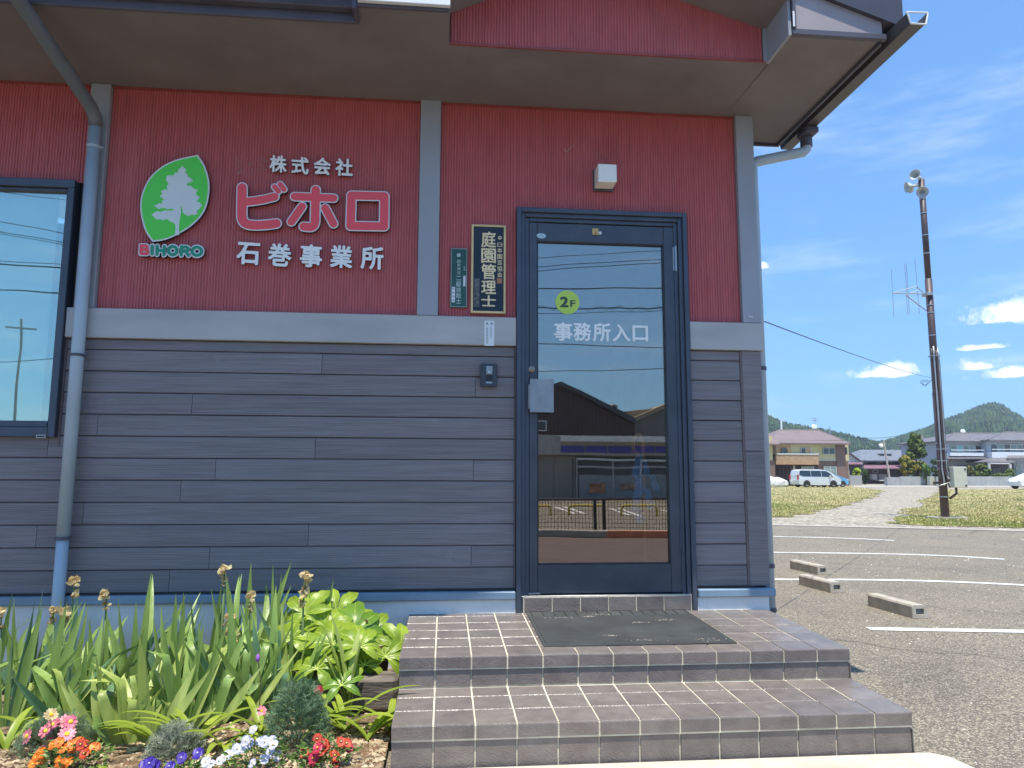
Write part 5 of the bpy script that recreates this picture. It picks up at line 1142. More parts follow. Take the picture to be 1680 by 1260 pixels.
mb = MB(); mb.prism([f.p(1544,753.5,-1.7),f.p(1624,753.5,-1.7),f.p(1626,748.6,0),f.p(1549,747,0)], (0,0,.12)); mb.build('lower_roof', M_kawara, H)
mb = MB(); hip(mb, Fac(85), 1618, 1666, 0, 757.6, 1636, 1639, 748.2, 3, .8); mb.build('porch_roof', M_kawara, H)
mb = MB(); mb.prism([f.p(1650,753,-3.2),f.p(1705,753,-3.2),f.p(1705,744.5,-1.2),f.p(1660,744.5,-1.2)], (0,0,.12)); mb.build('lower_roof', M_kawara, H)
f.part('lower_wall', pm('lower_wall_grey', (.23,.24,.25), .8), H, 1549, 755, 1622, 795, .15, .1)
window(f, H, 1571, 763.5, 1600, 778, .2, 4, M_winframed); f.part('entrance_wall', M_darkwall, H, 1626, 759, 1663, 790, 1.6, .3)
mb = MB(); f.rect(mb, 1623.5, 760, 1624.7, 782, 4.4, -4.2); mb.build('porch_post', M_winframe, H); mb = MB(); f.rect(mb, 1658, 760, 1659.2, 782, 4.4, -4.2); mb.build('porch_post', M_winframe, H); mb = MB(); f.rect(mb, 1623.5, 759.4, 1659.2, 761.2, 4.4, -4.1); mb.build('porch_beam', M_winframe, H)
window(f, H, 1629, 768, 1641, 779, 1.7, 4, M_winframed); window(f, H, 1668, 766, 1676, 781, 1.3, 1, M_winframe, M_panepale); window(f, H, 1668, 760.5, 1690, 764.5, 1.3, 3, M_winframe, M_panepale)
aerial(H, Fac(92.6), 1579, 711, 690, (1580,707.5), ((690.5,5),(698.5,4)))

# --- boundary walls
M_blockwall = pm('block_wall', (.36,.37,.36), .9, var=.12, vscale=.8, dirt=.6, dcol=(.2,.2,.19))
def bwall(label, Y, x0, y0, x1, y1, th=.15, y0b=None):
    """wall of cast panels with recessed joints"""
    S = thing('boundary_wall', label, 'garden wall', (0,0,0), 0, 'garden walls of the far houses')
    a = W(x0, y1, Y); b = W(x1, y0, Y); n = max(1, round((b.x-a.x)/2.4))
    for k in range(n):
        xa = a.x+(b.x-a.x)*k/n; xb = a.x+(b.x-a.x)*(k+1)/n; mb = MB(); mb.cbox(xa+.01,xb-.01,Y,Y+th,-.01,b.z,.01); mb.build('panel', M_blockwall, S)
bwall('grey concrete garden wall with streaks in front of the tiled roof house', 78, 1550, 782, 1668, 797)
bwall('grey concrete garden wall below the conifer', 80, 1477, 782, 1549, 795)
bwall('pale short concrete garden wall at the foot of the leaning utility pole', 79.5, 1452, 783, 1476, 795)
bwall('short block wall beside the yellow green bush', 82, 1395, 780, 1414, 794)

# --- hills
prof = [(900,735),(1000,712),(1080,690),(1150,672),(1200,668),(1235,675),(1258,684),(1280,695),(1300,699),(1330,705),(1360,710),(1385,716),(1410,722),(1440,729)]
prof2 = [(1380,745),(1420,735),(1445,728),(1470,722),(1495,713),(1520,706),(1545,694),(1575,684),(1600,673),(1615,667.5),(1632,664.5),(1645,669),(1662,680),(1680,690),(1720,703),(1780,712),(1860,700),(1950,710),(2100,735)]
M_hill = bpy.data.materials.new('wooded_hill'); M_hill.use_nodes = True
def hillmat():
    N, L, b = nodes_of(M_hill); tc = N.new('ShaderNodeTexCoord'); v = tc.outputs['Object']
    vo = N.new('ShaderNodeTexVoronoi'); vo.inputs['Scale'].default_value = .11; L.new(v, vo.inputs['Vector']); n = N.new('ShaderNodeTexNoise'); n.inputs['Scale'].default_value = .012; n.inputs['Detail'].default_value = 8; n.inputs['Roughness'].default_value = .65; L.new(v, n.inputs['Vector'])
    n2 = N.new('ShaderNodeTexNoise'); n2.inputs['Scale'].default_value = .15; n2.inputs['Detail'].default_value = 6; L.new(v, n2.inputs['Vector'])
    mm = N.new('ShaderNodeMath'); mm.operation = 'MULTIPLY_ADD'; mm.inputs[1].default_value = .55; L.new(n2.outputs[0], mm.inputs[0]); 
    m2 = N.new('ShaderNodeMath'); m2.operation = 'MULTIPLY'; m2.inputs[1].default_value = .5; L.new(n.outputs[0], m2.inputs[0]); L.new(m2.outputs[0], mm.inputs[2])
    cr = N.new('ShaderNodeValToRGB'); L.new(mm.outputs[0], cr.inputs[0]); e = cr.color_ramp.elements; e[0].position = .38; e[1].position = .68; e[0].color = (.018,.045,.022,1); e[1].color = (.085,.13,.035,1); k = e.new(.52); k.color = (.04,.085,.03,1)
    L.new(cr.outputs[0], b.inputs['Base Color']); b.inputs['Roughness'].default_value = 1; b.inputs['Specular IOR Level'].default_value = .1
    bp = N.new('ShaderNodeBump'); bp.inputs['Strength'].default_value = 1; bp.inputs['Distance'].default_value = 5; bp.invert = True; L.new(vo.outputs['Distance'], bp.inputs['Height']); L.new(bp.outputs[0], b.inputs['Normal'])
hillmat()
def hill(name, prof, Y0, Y1, seed):
    rr = random.Random(seed); px = np.linspace(prof[0][0], prof[-1][0], int((prof[-1][0]-prof[0][0])/1.3)); py = np.interp(px, [p[0] for p in prof], [p[1] for p in prof]); nv = 46; vs = []
    mb = MB(); rd = [W(a, b, Y1) for a, b in zip(px, py)]; ph = [rr.uniform(0,6) for _ in range(6)]
    for j in range(nv+9):
        t = j/nv; Y = Y0+(Y1-Y0)*t
        for i, c in enumerate(rd):
            x = CAM.x+(c.x-CAM.x)*(Y-CAM.y)/(Y1-CAM.y) if t <= 1 else c.x
            s = t*t*(3-2*t) if t <= 1 else max(0, 1-((t-1)*5)**1.5*.8)
            # spurs and gullies
            s2 = s*(1+.10*(1-s)*math.sin(x*.03+ph[0]+3*t)+.08*(1-s)*math.sin(x*.071+ph[1]-4*t))
            z = max(0, c.z)*s2*(.985 if t < 1 else 1)+(rr.random()**2*3.6*min(1, s*6) if c.z > 3 else 0)
            vs.append((x, Y, z-2 if j in (0, nv+8) else z))
    n = len(rd); mb.add(vs, [(j*n+i, j*n+i+1, (j+1)*n+i+1, (j+1)*n+i) for j in range(nv+8) for i in range(n-1)])
    return mb.build(name, M_hill, kind='structure', smooth=False)
hill('left_hill', prof, 320, 640, 1); hill('right_hill', prof2, 300, 760, 2)

# --- far utility poles and lamps
def upole(label, pts, Y, r, arms=(), mat=None):
    S = thing('utility_pole', label, 'utility pole', tuple(W(*pts[0], Y))); o = S.location
    mb = MB(); a = W(*pts[0], Y); b = W(*pts[1], Y); mb.tube([(0,0,0),tuple(b-a)], [r, r*.7], 8); mb.build('shaft', mat or M_curbcon, S)
    for (x0,y0,x1,y1) in arms: p = W(x0,y0,Y)-a; q = W(x1,y1,Y)-a; mb = MB(); mb.tube([p,q], .05, 5); mb.build('crossarm', M_galv, S)
    return S, a
S, a = upole('thin leaning pale utility pole in front of the grey roofed house', [(1459,783),(1449.5,722)], 79, .13, [(1446,726.5,1453,727.5)])
mb = MB(); c = W(1445.5,731,78.8)-a; mb.lathe([(0,-.2),(.16,-.16),(.26,0),(.2,.14),(0,.2)], c, 14, (0,-1,.4)); mb.tube([c, W(1451,732,79)-a], .03, 5); mb.build('lamp_head', M_dish, S)
upole('white utility pole rising behind the brown house roof', [(1283.5,735),(1281.5,688)], 130, .25, [(1279,691,1290,692)], M_dish)
upole('faint lattice mast on the skyline right of the brown house', [(1362,716),(1361.5,700)], 500, .5, [(1360,704,1364,704),(1360,708,1364,708)], M_galv)
upole('grey utility pole standing behind the conifer', [(1516,780),(1513,713)], 120, .2, [(1510,718,1518,719)])
wire('far_wire', 'faint power line crossing the sky above the grey roofed house', W(1340,706,160), W(1480,714,160), 1.2, .05)

# ================================================================== TREES AND SHRUBS
def leafmat(name, c1, c2, trans=.25, rough=.6):
    return pm(name, c1, rough, var=.3, vscale=2.5, alt=c2, trans=trans, spec=.3)
M_conifer = leafmat('conifer_leaf', (.09,.14,.03), (.21,.27,.06)); M_orange_leaf = leafmat('golden_leaf', (.38,.28,.03), (.5,.38,.05)); M_darkleaf = leafmat('dark_leaf', (.035,.07,.025), (.09,.14,.04)); M_midleaf = leafmat('mid_leaf', (.07,.15,.04), (.15,.24,.06)); M_lime_leaf = leafmat('lime_leaf', (.4,.5,.03), (.5,.6,.08)); M_redleaf = leafmat('red_green_leaf', (.15,.12,.04), (.3,.12,.06)); M_clip = leafmat('clipped_leaf', (.10,.17,.045), (.2,.27,.06))
M_trunk = pm('trunk_bark', (.09,.065,.045), .9, var=.2)
def tree_(name, label, cat, Y, cx, y_bot, y_top, halfw, mat, shape='round', n=1500, leaf=.16, grp=None, mat2=None):
    base = W(cx, y_bot, Y); base.z = 0; S = thing(name, label, cat, tuple(base), 0, grp); rr = random.Random(int(cx*10)); hw = W(cx+halfw, 700, Y).x-W(cx, 700, Y).x; z1 = W(cx, y_top, Y).z; z0 = max(0, W(cx, y_bot, Y).z)
    mb = MB(); mb.tube([(0,0,0),(0,0,z0+(z1-z0)*.3),(.05,0,z0+(z1-z0)*.8)], [.14,.1,.03], 8)
    for k in range(6): a = k*1.05; zz = z0+(z1-z0)*(.2+.09*k); mb.tube([(0,0,zz),(hw*.5*math.cos(a),hw*.5*math.sin(a),zz+hw*.3)], [.05,.015], 5)
    mb.build('trunk', M_trunk, S); mb = MB()
    clumps = []
    for k in range(34):
        t = rr.random()**.8; a = rr.uniform(0, 2*PI)
        if shape == 'cone': rad = hw*(1-t)**.75*min(1, (t+.12)*4)+.1; cr_ = .22*hw+.2
        elif shape == 'round': rad = hw*math.sqrt(max(.02, 1-(2*t-1)**2))*.85; cr_ = .3*hw
        elif shape == 'dome': rad = hw*math.sqrt(max(.02, 1-t*t))*.9; cr_ = .16*hw
        else: rad = hw*(.75+.25*math.sin(k)); cr_ = .25*hw
        clumps.append((rad*math.cos(a)*rr.uniform(.5,.95), rad*math.sin(a)*rr.uniform(.5,.95), z0+(z1-z0)*t*.96, cr_*rr.uniform(.6,1.2)))
    for k in range(n):
        c = rr.choice(clumps); d = Vector((rr.gauss(0,1), rr.gauss(0,1), rr.gauss(0,1))).normalized(); p = Vector(c[:3])+d*c[3]*rr.uniform(.6,1.05); p.z = min(max(p.z, z0+.02), z1*1.02)
        s = leaf*rr.uniform(.5,1.3); u = (d.orthogonal()).normalized(); u = (u+Vector((rr.gauss(0,.5),)*3)).normalized(); v = d.cross(u).normalized()*s*.6+d*s*.2; u = u*s; mb.mi = 1 if mat2 and rr.random() < .35 else 0
        mb.add([p-u, p+v, p+u, p-v], [(0,1,2,3)])
    mb.build('crown', [mat, mat2] if mat2 else mat, S); return S
tree_('conifer_tree', 'tall cone shaped green conifer between the grey roofed and tiled houses', 'tree', 84, 1504, 772, 708, 17, M_conifer, 'cone', 4200, .17, mat2=M_darkleaf)
tree_('golden_shrub', 'golden yellow shrub left of the tall conifer', 'shrub', 81.5, 1487, 782, 747, 11, M_orange_leaf, 'round', 1400, .17, mat2=M_clip)
tree_('pine_shrub', 'dark spreading garden tree with golden tips below the conifer', 'tree', 81.3, 1504, 783, 756, 17, M_darkleaf, 'round', 2200, .16, mat2=M_orange_leaf)
tree_('green_shrub', 'bright green bush spilling over the garden wall left of the loudspeaker pole', 'shrub', 79.6, 1520, 786, 763, 8, M_midleaf, 'round', 1100, .15)
tree_('green_tree', 'round green tree directly behind the loudspeaker pole', 'tree', 82, 1541, 784, 753, 14, M_midleaf, 'round', 1900, .16, mat2=M_darkleaf)
tree_('lime_shrub', 'small bright yellow green bush on the block wall by the brown house', 'shrub', 83, 1406, 781, 769, 6.5, M_lime_leaf, 'round', 600, .15)
tree_('small_shrub', 'small green bush right beside the grey control box', 'shrub', 80, 1577, 783, 769, 6, M_midleaf, 'round', 600, .14)
tree_('red_tipped_shrub', 'reddish green bush left of the large clipped dome bush', 'shrub', 80, 1592, 783, 765, 9, M_clip, 'dome', 900, .14, mat2=M_redleaf)
tree_('clipped_dome_shrub', 'large clipped dome bush in front of the tiled house', 'shrub', 80, 1613, 784, 761, 14, M_clip, 'dome', 3400, .11)
tree_('low_hedge', 'low pale hedge in front of the tiled house porch', 'hedge', 80, 1643, 784, 777.5, 14, M_clip, 'flat', 1200, .12)
tree_('garden_pine', 'small layered garden pine near the tiled house porch', 'tree', 80, 1658, 784, 770, 7, M_clip, 'round', 700, .13)
tree_('dark_shrub', 'dark small tree between the white gabled and grey roofed houses', 'shrub', 90, 1419, 792, 768, 6, M_darkleaf, 'round', 700, .16)

# ================================================================== VEHICLES
M_tyre = pm('tyre', (.02,.02,.02), .8); M_rim = pm('rim', (.5,.5,.5), .35, metal=.7); M_carglass = pm('car_glass', (.02,.025,.03), .05, spec=1, var=.02); M_tail = pm('tail_red', (.35,.02,.02), .3); M_headl = pm('headlight', (.6,.62,.62), .1)
def car(name, label, cat, loc, rz, paint, L, Hh, Wd, prof, win, wheels, wr=.32):
    """prof: side outline (x forward, z); win: list of side window outlines"""
    S = thing(name, label, cat, loc, rz); n = len(prof); hw = Wd/2
    def half(z): return hw*(1-.0*z) if z < Hh*.5 else hw*(1-.16*((z/Hh-.5)/.5)**1.4)
    mb = MB(); vs = []; rows = [-1,-.93,-.5,0,.5,.93,1]
    for r in rows:
        k = abs(r); sh = .03 if k == 1 else 0
        for x, z in prof:
            xc = x*(1-.04*k*k) if abs(x) > L*.42 else x; vs.append((xc*(1-sh*.3), r*half(z), z-(.035*k*k if z > Hh*.8 else 0)))
    m_ = len(rows); mb.add(vs, [(j*n+i, j*n+(i+1)%n, (j+1)*n+(i+1)%n, (j+1)*n+i) for j in range(m_-1) for i in range(n)]+[tuple(range(n)), tuple(reversed(range((m_-1)*n, m_*n)))]); mb.fixn = True; body = mb.build('body', paint, S, smooth=False)
    for s in (-1,1):
        for w in win:
            mb = MB(); pts = [(x, s*(half(z)+.004), z) for x, z in w]; mb.prism(pts, (0, -s*.012, 0)); mb.build('side_window', M_carglass, S)
        for x in wheels:
            mb = MB(); mb.lathe([(wr*.62,-.1),(wr*.95,-.1),(wr,-.06),(wr,.06),(wr*.95,.1),(wr*.62,.1)], (x, s*(hw-.09), wr), 22, (0,1,0)); wh = mb.build('wheel', M_tyre, S, smooth=True)
            mb = MB(); mb.lathe([(0,s*.085),(wr*.2,s*.09),(wr*.6,s*.075),(wr*.62,s*.1)], (x, s*(hw-.09), wr), 22, (0,1,0)); mb.build('rim', M_rim, wh)
            mb = MB(); pts = [(x+wr*1.17*math.cos(PI*k/12), s*(hw+.003), wr+wr*1.17*math.sin(PI*k/12)) for k in range(13)]+[(x-wr*1.17,s*(hw+.003),.22),(x+wr*1.17,s*(hw+.003),.22)]; mb.prism(pts, (0,-s*.08,0)); mb.build('wheel_arch', M_tyre, S)
        mb = MB(); mb.cbox(L/2-.35, L/2-.07, s*hw*.72-.1, s*hw*.72+.13, .62, .78, .03); mb.build('headlight', M_headl, S)
        mb = MB(); mb.cbox(L*.2-.02, L*.2+.16, s*(hw+.1)-.09, s*(hw+.1)+.09, .98*Hh/1.75, 1.12*Hh/1.75, .03); mb.build('mirror', paint, S)
        mb = MB(); mb.cbox(-L/2+.0, -L/2+.12, s*hw*.86-.1, s*hw*.86+.08, .75, 1.2*Hh/1.75, .02); mb.build('tail_light', M_tail, S)
    return S
M_silver = pm('silver_paint', (.60,.62,.62), .25, metal=.2, var=.02, coat=.5); M_bluecar = pm('sky_blue_paint', (.12,.38,.62), .25, var=.02, coat=.5); M_whitecar = pm('white_car_paint', (.75,.77,.78), .25, var=.02, coat=.5)
vanp = [(-2.3,.28),(-2.33,.7),(-2.3,1.15),(-2.2,1.6),(-2.05,1.73),(-1.2,1.77),(.2,1.76),(.95,1.66),(1.35,1.4),(1.75,1.12),(2.1,1.0),(2.28,.82),(2.34,.6),(2.3,.28),(1.5,.22),(-1.4,.22)]
vanw = [[(-2.1,1.55),(-2.15,1.2),(-1.75,1.08),(-.95,1.05),(-.95,1.6),(-1.9,1.62)],[(-.9,1.05),(.15,1.03),(.15,1.6),(-.9,1.6)],[(.2,1.03),(1.4,.99),(1.15,1.33),(.75,1.57),(.2,1.6)]]
p = G(1345,799.6); v = car('silver_minivan', 'silver minivan parked side on before the brown and cream house', 'van', (p.x+.05, p.y+.9, 0), R(4), M_silver, 4.68, 1.77, 1.7, vanp, vanw, (-1.42,1.4), .32)
mb = MB(); mb.prism([(.98,-.66,1.67),(1.38,-.7,1.415),(1.38,.7,1.415),(.98,.66,1.67)], (.02,0,.02)); mb.build('windscreen', M_carglass, v)
mb = MB(); mb.cbox(2.33,2.36,-.5,.5,.45,.62,.01); mb.build('grille', M_black, v)
compp = [(-1.9,.28),(-1.95,.7),(-1.85,1.1),(-1.5,1.42),(-.8,1.5),(.1,1.48),(.7,1.25),(1.15,1.0),(1.7,.85),(1.9,.62),(1.9,.28),(1.2,.2),(-1.1,.2)]
compw = [[(-1.5,1.3),(-1.6,1.0),(-.3,.95),(-.3,1.36),(-1.2,1.36)],[(-.25,.95),(.95,.92),(.5,1.24),(.05,1.36),(-.25,1.37)]]
v = car('blue_compact_car', 'light blue compact car half hidden behind the silver minivan', 'car', (p.x+2.75, p.y+3.6, 0), R(-6), M_bluecar, 3.9, 1.5, 1.65, compp, compw, (-1.2,1.2), .29)
mb = MB(); mb.prism([(.16,-.6,1.475),(.69,-.66,1.27),(.69,.66,1.27),(.16,.6,1.475)], (.02,0,.02)); mb.build('windscreen', M_carglass, v)
p = G(1712,803); v = car('white_car', 'white car at the right edge of the picture by the garden wall', 'car', (p.x+.35, p.y+1.2, 0), R(178), M_whitecar, 4.2, 1.6, 1.7, [(x*1.08, z*1.05) for x, z in compp], [[(x*1.08, z*1.05) for x, z in w] for w in compw], (-1.3,1.3), .32)
# white bulk bags and clutter by the house
M_bag = pm('bulk_bag', (.66,.66,.64), .9, var=.1, vscale=2)
rr = random.Random(9)
for i, (px, w, h, lab) in enumerate(((1279,1.5,1.0,'white bulk bag at the left end of the heap by the house'),(1291,1.9,.9,'white bulk bag at the right end of the heap, next to the silver minivan'),(1299,1.2,.7,'small low white bag tucked behind the minivan rear'))):
    p = G(px, 799.5); S = thing('bulk_bag', lab, 'bag', (p.x,p.y+2,0), 0, 'white bags heaped by the brown house'); mb = MB()
    prf = [(w*.42,0),(w*.5,h*.25),(w*.48,h*.6),(w*.3,h*.85),(.05,h)]; mb.lathe(prf, (0,0,0), 12); mb.v = [(x*(1+.12*rr.random()), y*(1+.12*rr.random()), z*(1+.15*rr.random())) for x,y,z in mb.v]; mb.build('bag_body', M_bag, S)
for i, (px, col, h, lab) in enumerate(((1266,(.6,.25,.18),2.0,'pinkish folded parasol at the left corner of the brown house'),(1383,(.55,.5,.42),1.6,'pale potted clutter between the blue car and brown house corner'),(1391,(.6,.58,.55),1.0,'small white bin at the brown house corner'))):
    p = G(px, 799.5); S = thing(['folded_parasol','flower_stand','small_bin'][i], lab, ['parasol','stand','bin'][i], (p.x,p.y+3,0)); mb = MB()
    if i == 0: mb.lathe([(.03,0),(.03,.3),(.3,.35),(.2,h*.7),(.03,h)], (0,0,0), 10)
    elif i == 1: [mb.lathe([(.2,0),(.32,.4),(.28,.5),(.05,.55)], (rr.uniform(-.7,.7),rr.uniform(-.3,.3),rr.uniform(0,1.1)), 9) for k in range(7)]
    else: mb.lathe([(.3,0),(.36,.8),(.38,.82),(.3,.95),(0,1.0)], (0,0,0), 12)
    mb.build('body', pm('clutter%d' % i, col, .8, var=.3), S)

# field grass
M_blade1 = leafmat('dry_grass', (.44,.38,.16), (.6,.52,.27), .2); M_blade2 = leafmat('green_grass', (.20,.27,.06), (.36,.40,.11), .2)
def inside(pt, poly):
    c = False; j = len(poly)-1
    for i in range(len(poly)):
        if (poly[i][1] > pt[1]) != (poly[j][1] > pt[1]) and pt[0] < (poly[j][0]-poly[i][0])*(pt[1]-poly[i][1])/(poly[j][1]-poly[i][1])+poly[i][0]: c = not c
        j = i
    return c
rr = random.Random(77); mb = MB(); cnt = 0
for poly, n in ((rfd,15000),(lf,9000)):
    k = 0; tries = 0
    while k < n and tries < n*30:
        tries += 1
        px = rr.uniform(1255,1720); py = 797+(868-797)*rr.random()**.8; q = gp(px, py)
        jit = rr.gauss(0,.25); q = (q[0]+jit, q[1]+rr.gauss(0,.25))
        if not inside(q, poly): continue
        k += 1; d = math.hypot(q[0], q[1]); h = rr.uniform(.015,.05)*(1+d*.005)*(1.8 if rr.random() < .05 else 1); w = .006+.0006*d
        a = rr.uniform(0,PI); dx, dy = math.cos(a)*w, math.sin(a)*w; lx, ly = rr.gauss(0,h*.5), rr.gauss(0,h*.5); pat = math.sin(q[0]*.7)+math.sin(q[1]*.5+q[0]*.3); mb.mi = 1 if rr.random() < .25+.2*pat+(.35 if py > 845 or (px < 1300 and py > 820) else 0) else 0
        mb.add([(q[0]-dx,q[1]-dy,0),(q[0]+dx,q[1]+dy,0),(q[0]+lx,q[1]+ly,h)], [(0,1,2)])
mb.build('field_grass', [M_blade1, M_blade2], kind='stuff')

# ================================================================== ACROSS THE ROAD (seen mirrored in the door and window)
def gpy(px, py, z=0): p = W(px, py, GLASS_Y); d = ray(px, py); t = (z-CAM.z)/d.z; q = CAM+d*t; return (q.x, 2*GLASS_Y-q.y)
M_redpave = pm('brown_pavement', (.12,.085,.075), .9, var=.12, vscale=3, bump=.4, bscale=120)
sheet('brown_pavement', [(-30,-8.3),(40,-8.3),(40,-4.3),(-30,-4.3)], .004, M_redpave)
sheet('far_asphalt', [(-60,-60),(60,-60),(60,-14.5),(-60,-14.5)], -.002, M_asphalt)
mb = MB(); mb.cbox(-30,40,-8.62,-8.45,0,.12,.01); mb.build('kerb', M_curbcon, kind='structure')
p = RF(1025,889,7.2); mb = MB(); mb.box(p.x,p.x+4,-8.42,-8.33,.0,.125); o = mb.build('painted_kerb', pm('orange_kerb_paint', (.75,.25,.12), .7), kind='structure')
# mesh fence
FY = 9.2; FZ1 = RF(990,820,FY).z; FZ0 = RF(990,882,FY).z; fy = GLASS_Y-FY
S = thing('mesh_fence', 'low dark mesh fence mirrored in the lower half of the door glass', 'fence', (0,fy,0)); mb = MB()
for k in range(150): x = -2.6+k*.06; mb.box(x,x+.007,-.004,.004,FZ0,FZ1)
for k in range(9): z = FZ0+(FZ1-FZ0)*(k+.5)/9; mb.box(-2.6,6.4,-.008,-.0045,z,z+.006)
mb.build('mesh_panel', M_black, S, kind='stuff')
mb = MB(); mb.cbox(-2.6,6.4,-.03,.03,FZ1,FZ1+.045,.004); mb.build('top_rail', M_fascia, S); mb = MB(); mb.cbox(-2.6,6.4,-.02,.02,FZ0-.03,FZ0,.004); mb.build('bottom_rail', M_fascia, S)
for px in (975,990): x = RF(px,850,FY).x; mb = MB(); mb.cbox(x-.025,x+.025,-.028,.028,0,FZ1-.001,.003); mb.build('post', M_black, S)
for x in (-2.58,-.6,4.6,6.38): mb = MB(); mb.cbox(x-.025,x+.025,-.028,.028,0,FZ1-.001,.003); mb.build('post', M_black, S)
# yellow guard hoops
M_yellow = pm('guard_yellow', (.65,.5,.04), .5)
for i, (x0, x1) in enumerate(((850,905),(935,990),(1020,1077),(1105,1160))):
    Yg = 15.5; a = RF(x0,828,Yg); b = RF(x1,828,Yg); S = thing('guard_hoop', ['yellow guard hoop mirrored at the left edge of the door glass','yellow guard hoop mirrored behind the two fence posts','yellow guard hoop mirrored behind the orange stand','yellow guard hoop further along the store front to the right'][i], 'guard rail', (a.x,a.y,0), 0, 'yellow guard hoops before the store')
    L_x = b.x-a.x; mb = MB(); z = a.z; mb.tube([(0,0,0),(0,0,z-.08),(.03,0,z-.02),(.1,0,z),(L_x-.1,0,z),(L_x-.03,0,z-.02),(L_x,0,z-.08),(L_x,0,0)], .03, 8); mb.build('hoop', M_yellow, S)
for q in (((912,830),(943,842)),((925,829),(958,842)),((1000,833),(1035,844)),((1015,832),(1052,845)),((1085,835),(1120,845))):
    a, b = gpy(*q[0]), gpy(*q[1]); line_strip([a, b], .13, .004).build('bay_line', M_line, kind='structure')
# convenience store
SY = 30; sy = GLASS_Y-SY
def sp(px, py, d=0): p = W(px, py, GLASS_Y+SY-d); return (p.x, p.z)
H = thing('convenience_store', 'white convenience store with a violet striped fascia mirrored in the door glass', 'store', (0,sy,0))
def sbox(name, mat, x0, y0, x1, y1, f0, f1, par=None): a = sp(x0,y1); b = sp(x1,y0); mb = MB(); mb.box(a[0],b[0],f0,f1,a[1],b[1]); return mb.build(name, mat, par or H)
M_store = pm('store_beige', (.33,.31,.28), .8, var=.05); M_storew = pm('store_white', (.8,.82,.82), .5); M_violet = pm('fascia_violet', (.10,.10,.45), .5, var=.03); M_storeglass = pm('store_glass', (.10,.12,.13), .15, var=.3, vscale=.8)
sbox('wall', M_store, 700, 745, 1400, 832, -6, 0); sbox('fascia', pm('store_fascia', (.45,.44,.42), .6), 700, 719, 1400, 747, -6.1, .35)
sbox('light_strip', M_storew, 918, 720, 1300, 725.5, .36, .9)
for x0, x1 in ((919,955),(957.5,993),(995.5,1031),(1034,1070),(1072.5,1108),(1111,1147),(1150,1186)): sbox('violet_panel', M_violet, x0, 733, x1, 744, .351, .42)
fr = sbox('shop_front', M_storeglass, 945, 753, 1300, 830, .02, .06)
for x in (945,1003,1050,1100,1150): sbox('mullion', M_steel, x, 753, x+1.6, 830, .07, .12, fr)
sbox('transom', M_steel, 946.7, 768, 1300, 770, .07, .1, fr); sbox('sign_tube', M_storew, 947, 754, 1040, 757, .13, .2, fr); sbox('canopy', M_storew, 1050, 757, 1300, 759.5, .13, .3, fr)
sbox('interior_band', pm('store_inner', (.35,.37,.38), .6), 950, 782, 1300, 815, .065, .069, fr); sbox('poster', pm('poster_orange', (.55,.25,.12), .6, var=.5, vscale=3), 965, 794, 990, 807, .13, .15, fr); sbox('poster', pm('poster_orange2', (.5,.3,.2), .6, var=.5, vscale=3), 1018, 795, 1046, 803, .13, .15, fr)
for x in range(760,945,30): sbox('wall_joint', M_fascia, x, 752, x+.5, 832, .001, .01)
# warehouses
def wh(name, label, Y, pts, mat, roofmat, th=.35, extra=None):
    S = thing(name, label, 'warehouse', (0,GLASS_Y-Y,0)); P = [W(x, y, GLASS_Y+Y) for x, y in pts]; mb = MB(); mb.prism([(p.x,0,p.z) for p in P], (0,-18,0)); mb.build('wall', mat, S)
    mb = MB(); top = [(p.x,.25,p.z+.02) for p in P[1:-1]]; mb.prism(top+[(x,y,z+th) for x,y,z in reversed(top)], (0,-18.5,0)); mb.build('roof', roofmat, S); return S
M_whb = bpy.data.materials.new('brown_cladding'); M_whb.use_nodes = True; nt_, lk_, b_ = nodes_of(M_whb); tc_ = nt_.new('ShaderNodeTexCoord'); wv_ = nt_.new('ShaderNodeTexWave'); wv_.inputs['Scale'].default_value = 1.2; wv_.bands_direction = 'X'; lk_.new(tc_.outputs['Object'], wv_.inputs['Vector']); cr_ = nt_.new('ShaderNodeValToRGB'); lk_.new(wv_.outputs[1], cr_.inputs[0]); cr_.color_ramp.elements[0].color = (.05,.03,.03,1); cr_.color_ramp.elements[1].color = (.10,.06,.06,1); lk_.new(cr_.outputs[0], b_.inputs['Base Color'])
M_whg = pm('grey_cladding', (.22,.215,.2), .8, var=.1, vscale=.5); M_whr = pm('beige_roof', (.42,.33,.22), .7, var=.1)
S = wh('brown_warehouse', 'dark brown gabled warehouse mirrored above the store in the door glass', 46, [(760,790),(760,694),(921,637),(1040,697),(1040,790)], M_whb, M_fascia)
mb = MB(); a = W(880,708,GLASS_Y+46); b = W(898,691,GLASS_Y+46); mb.box(a.x,b.x,.01,.06,a.z,b.z); w_ = mb.build('window', M_storew, S); mb = MB(); mb.box(a.x+.08,b.x-.08,.061,.08,a.z+.08,b.z-.08); mb.build('pane', M_winpane, w_)
S = wh('grey_warehouse', 'grey warehouse with a beige roof mirrored at the right of the door glass', 58, [(1020,790),(1026,699),(1108,667),(1200,702),(1200,790)], M_whg, M_whr)
mb = MB(); P = [W(x,y,GLASS_Y+59) for x,y in ((1006,678),(1070,672),(1108,666),(1040,694))]; mb.prism([(p.x,-2,p.z) for p in P], (0,-3,0)); mb.build('roof_slope', M_whr, S)
p = W(1003,680,GLASS_Y+50); S = thing('roof_ventilator', 'small round cowl ventilator on the ridge valley of the mirrored warehouses', 'ventilator', (p.x,GLASS_Y-50,p.z-.6)); mb = MB(); mb.lathe([(.22,-.4),(.22,.75),(.4,.8),(.4,1.15),(.25,1.25),(0,1.3)], (0,0,0), 14); mb.build('cowl', M_fascia, S)
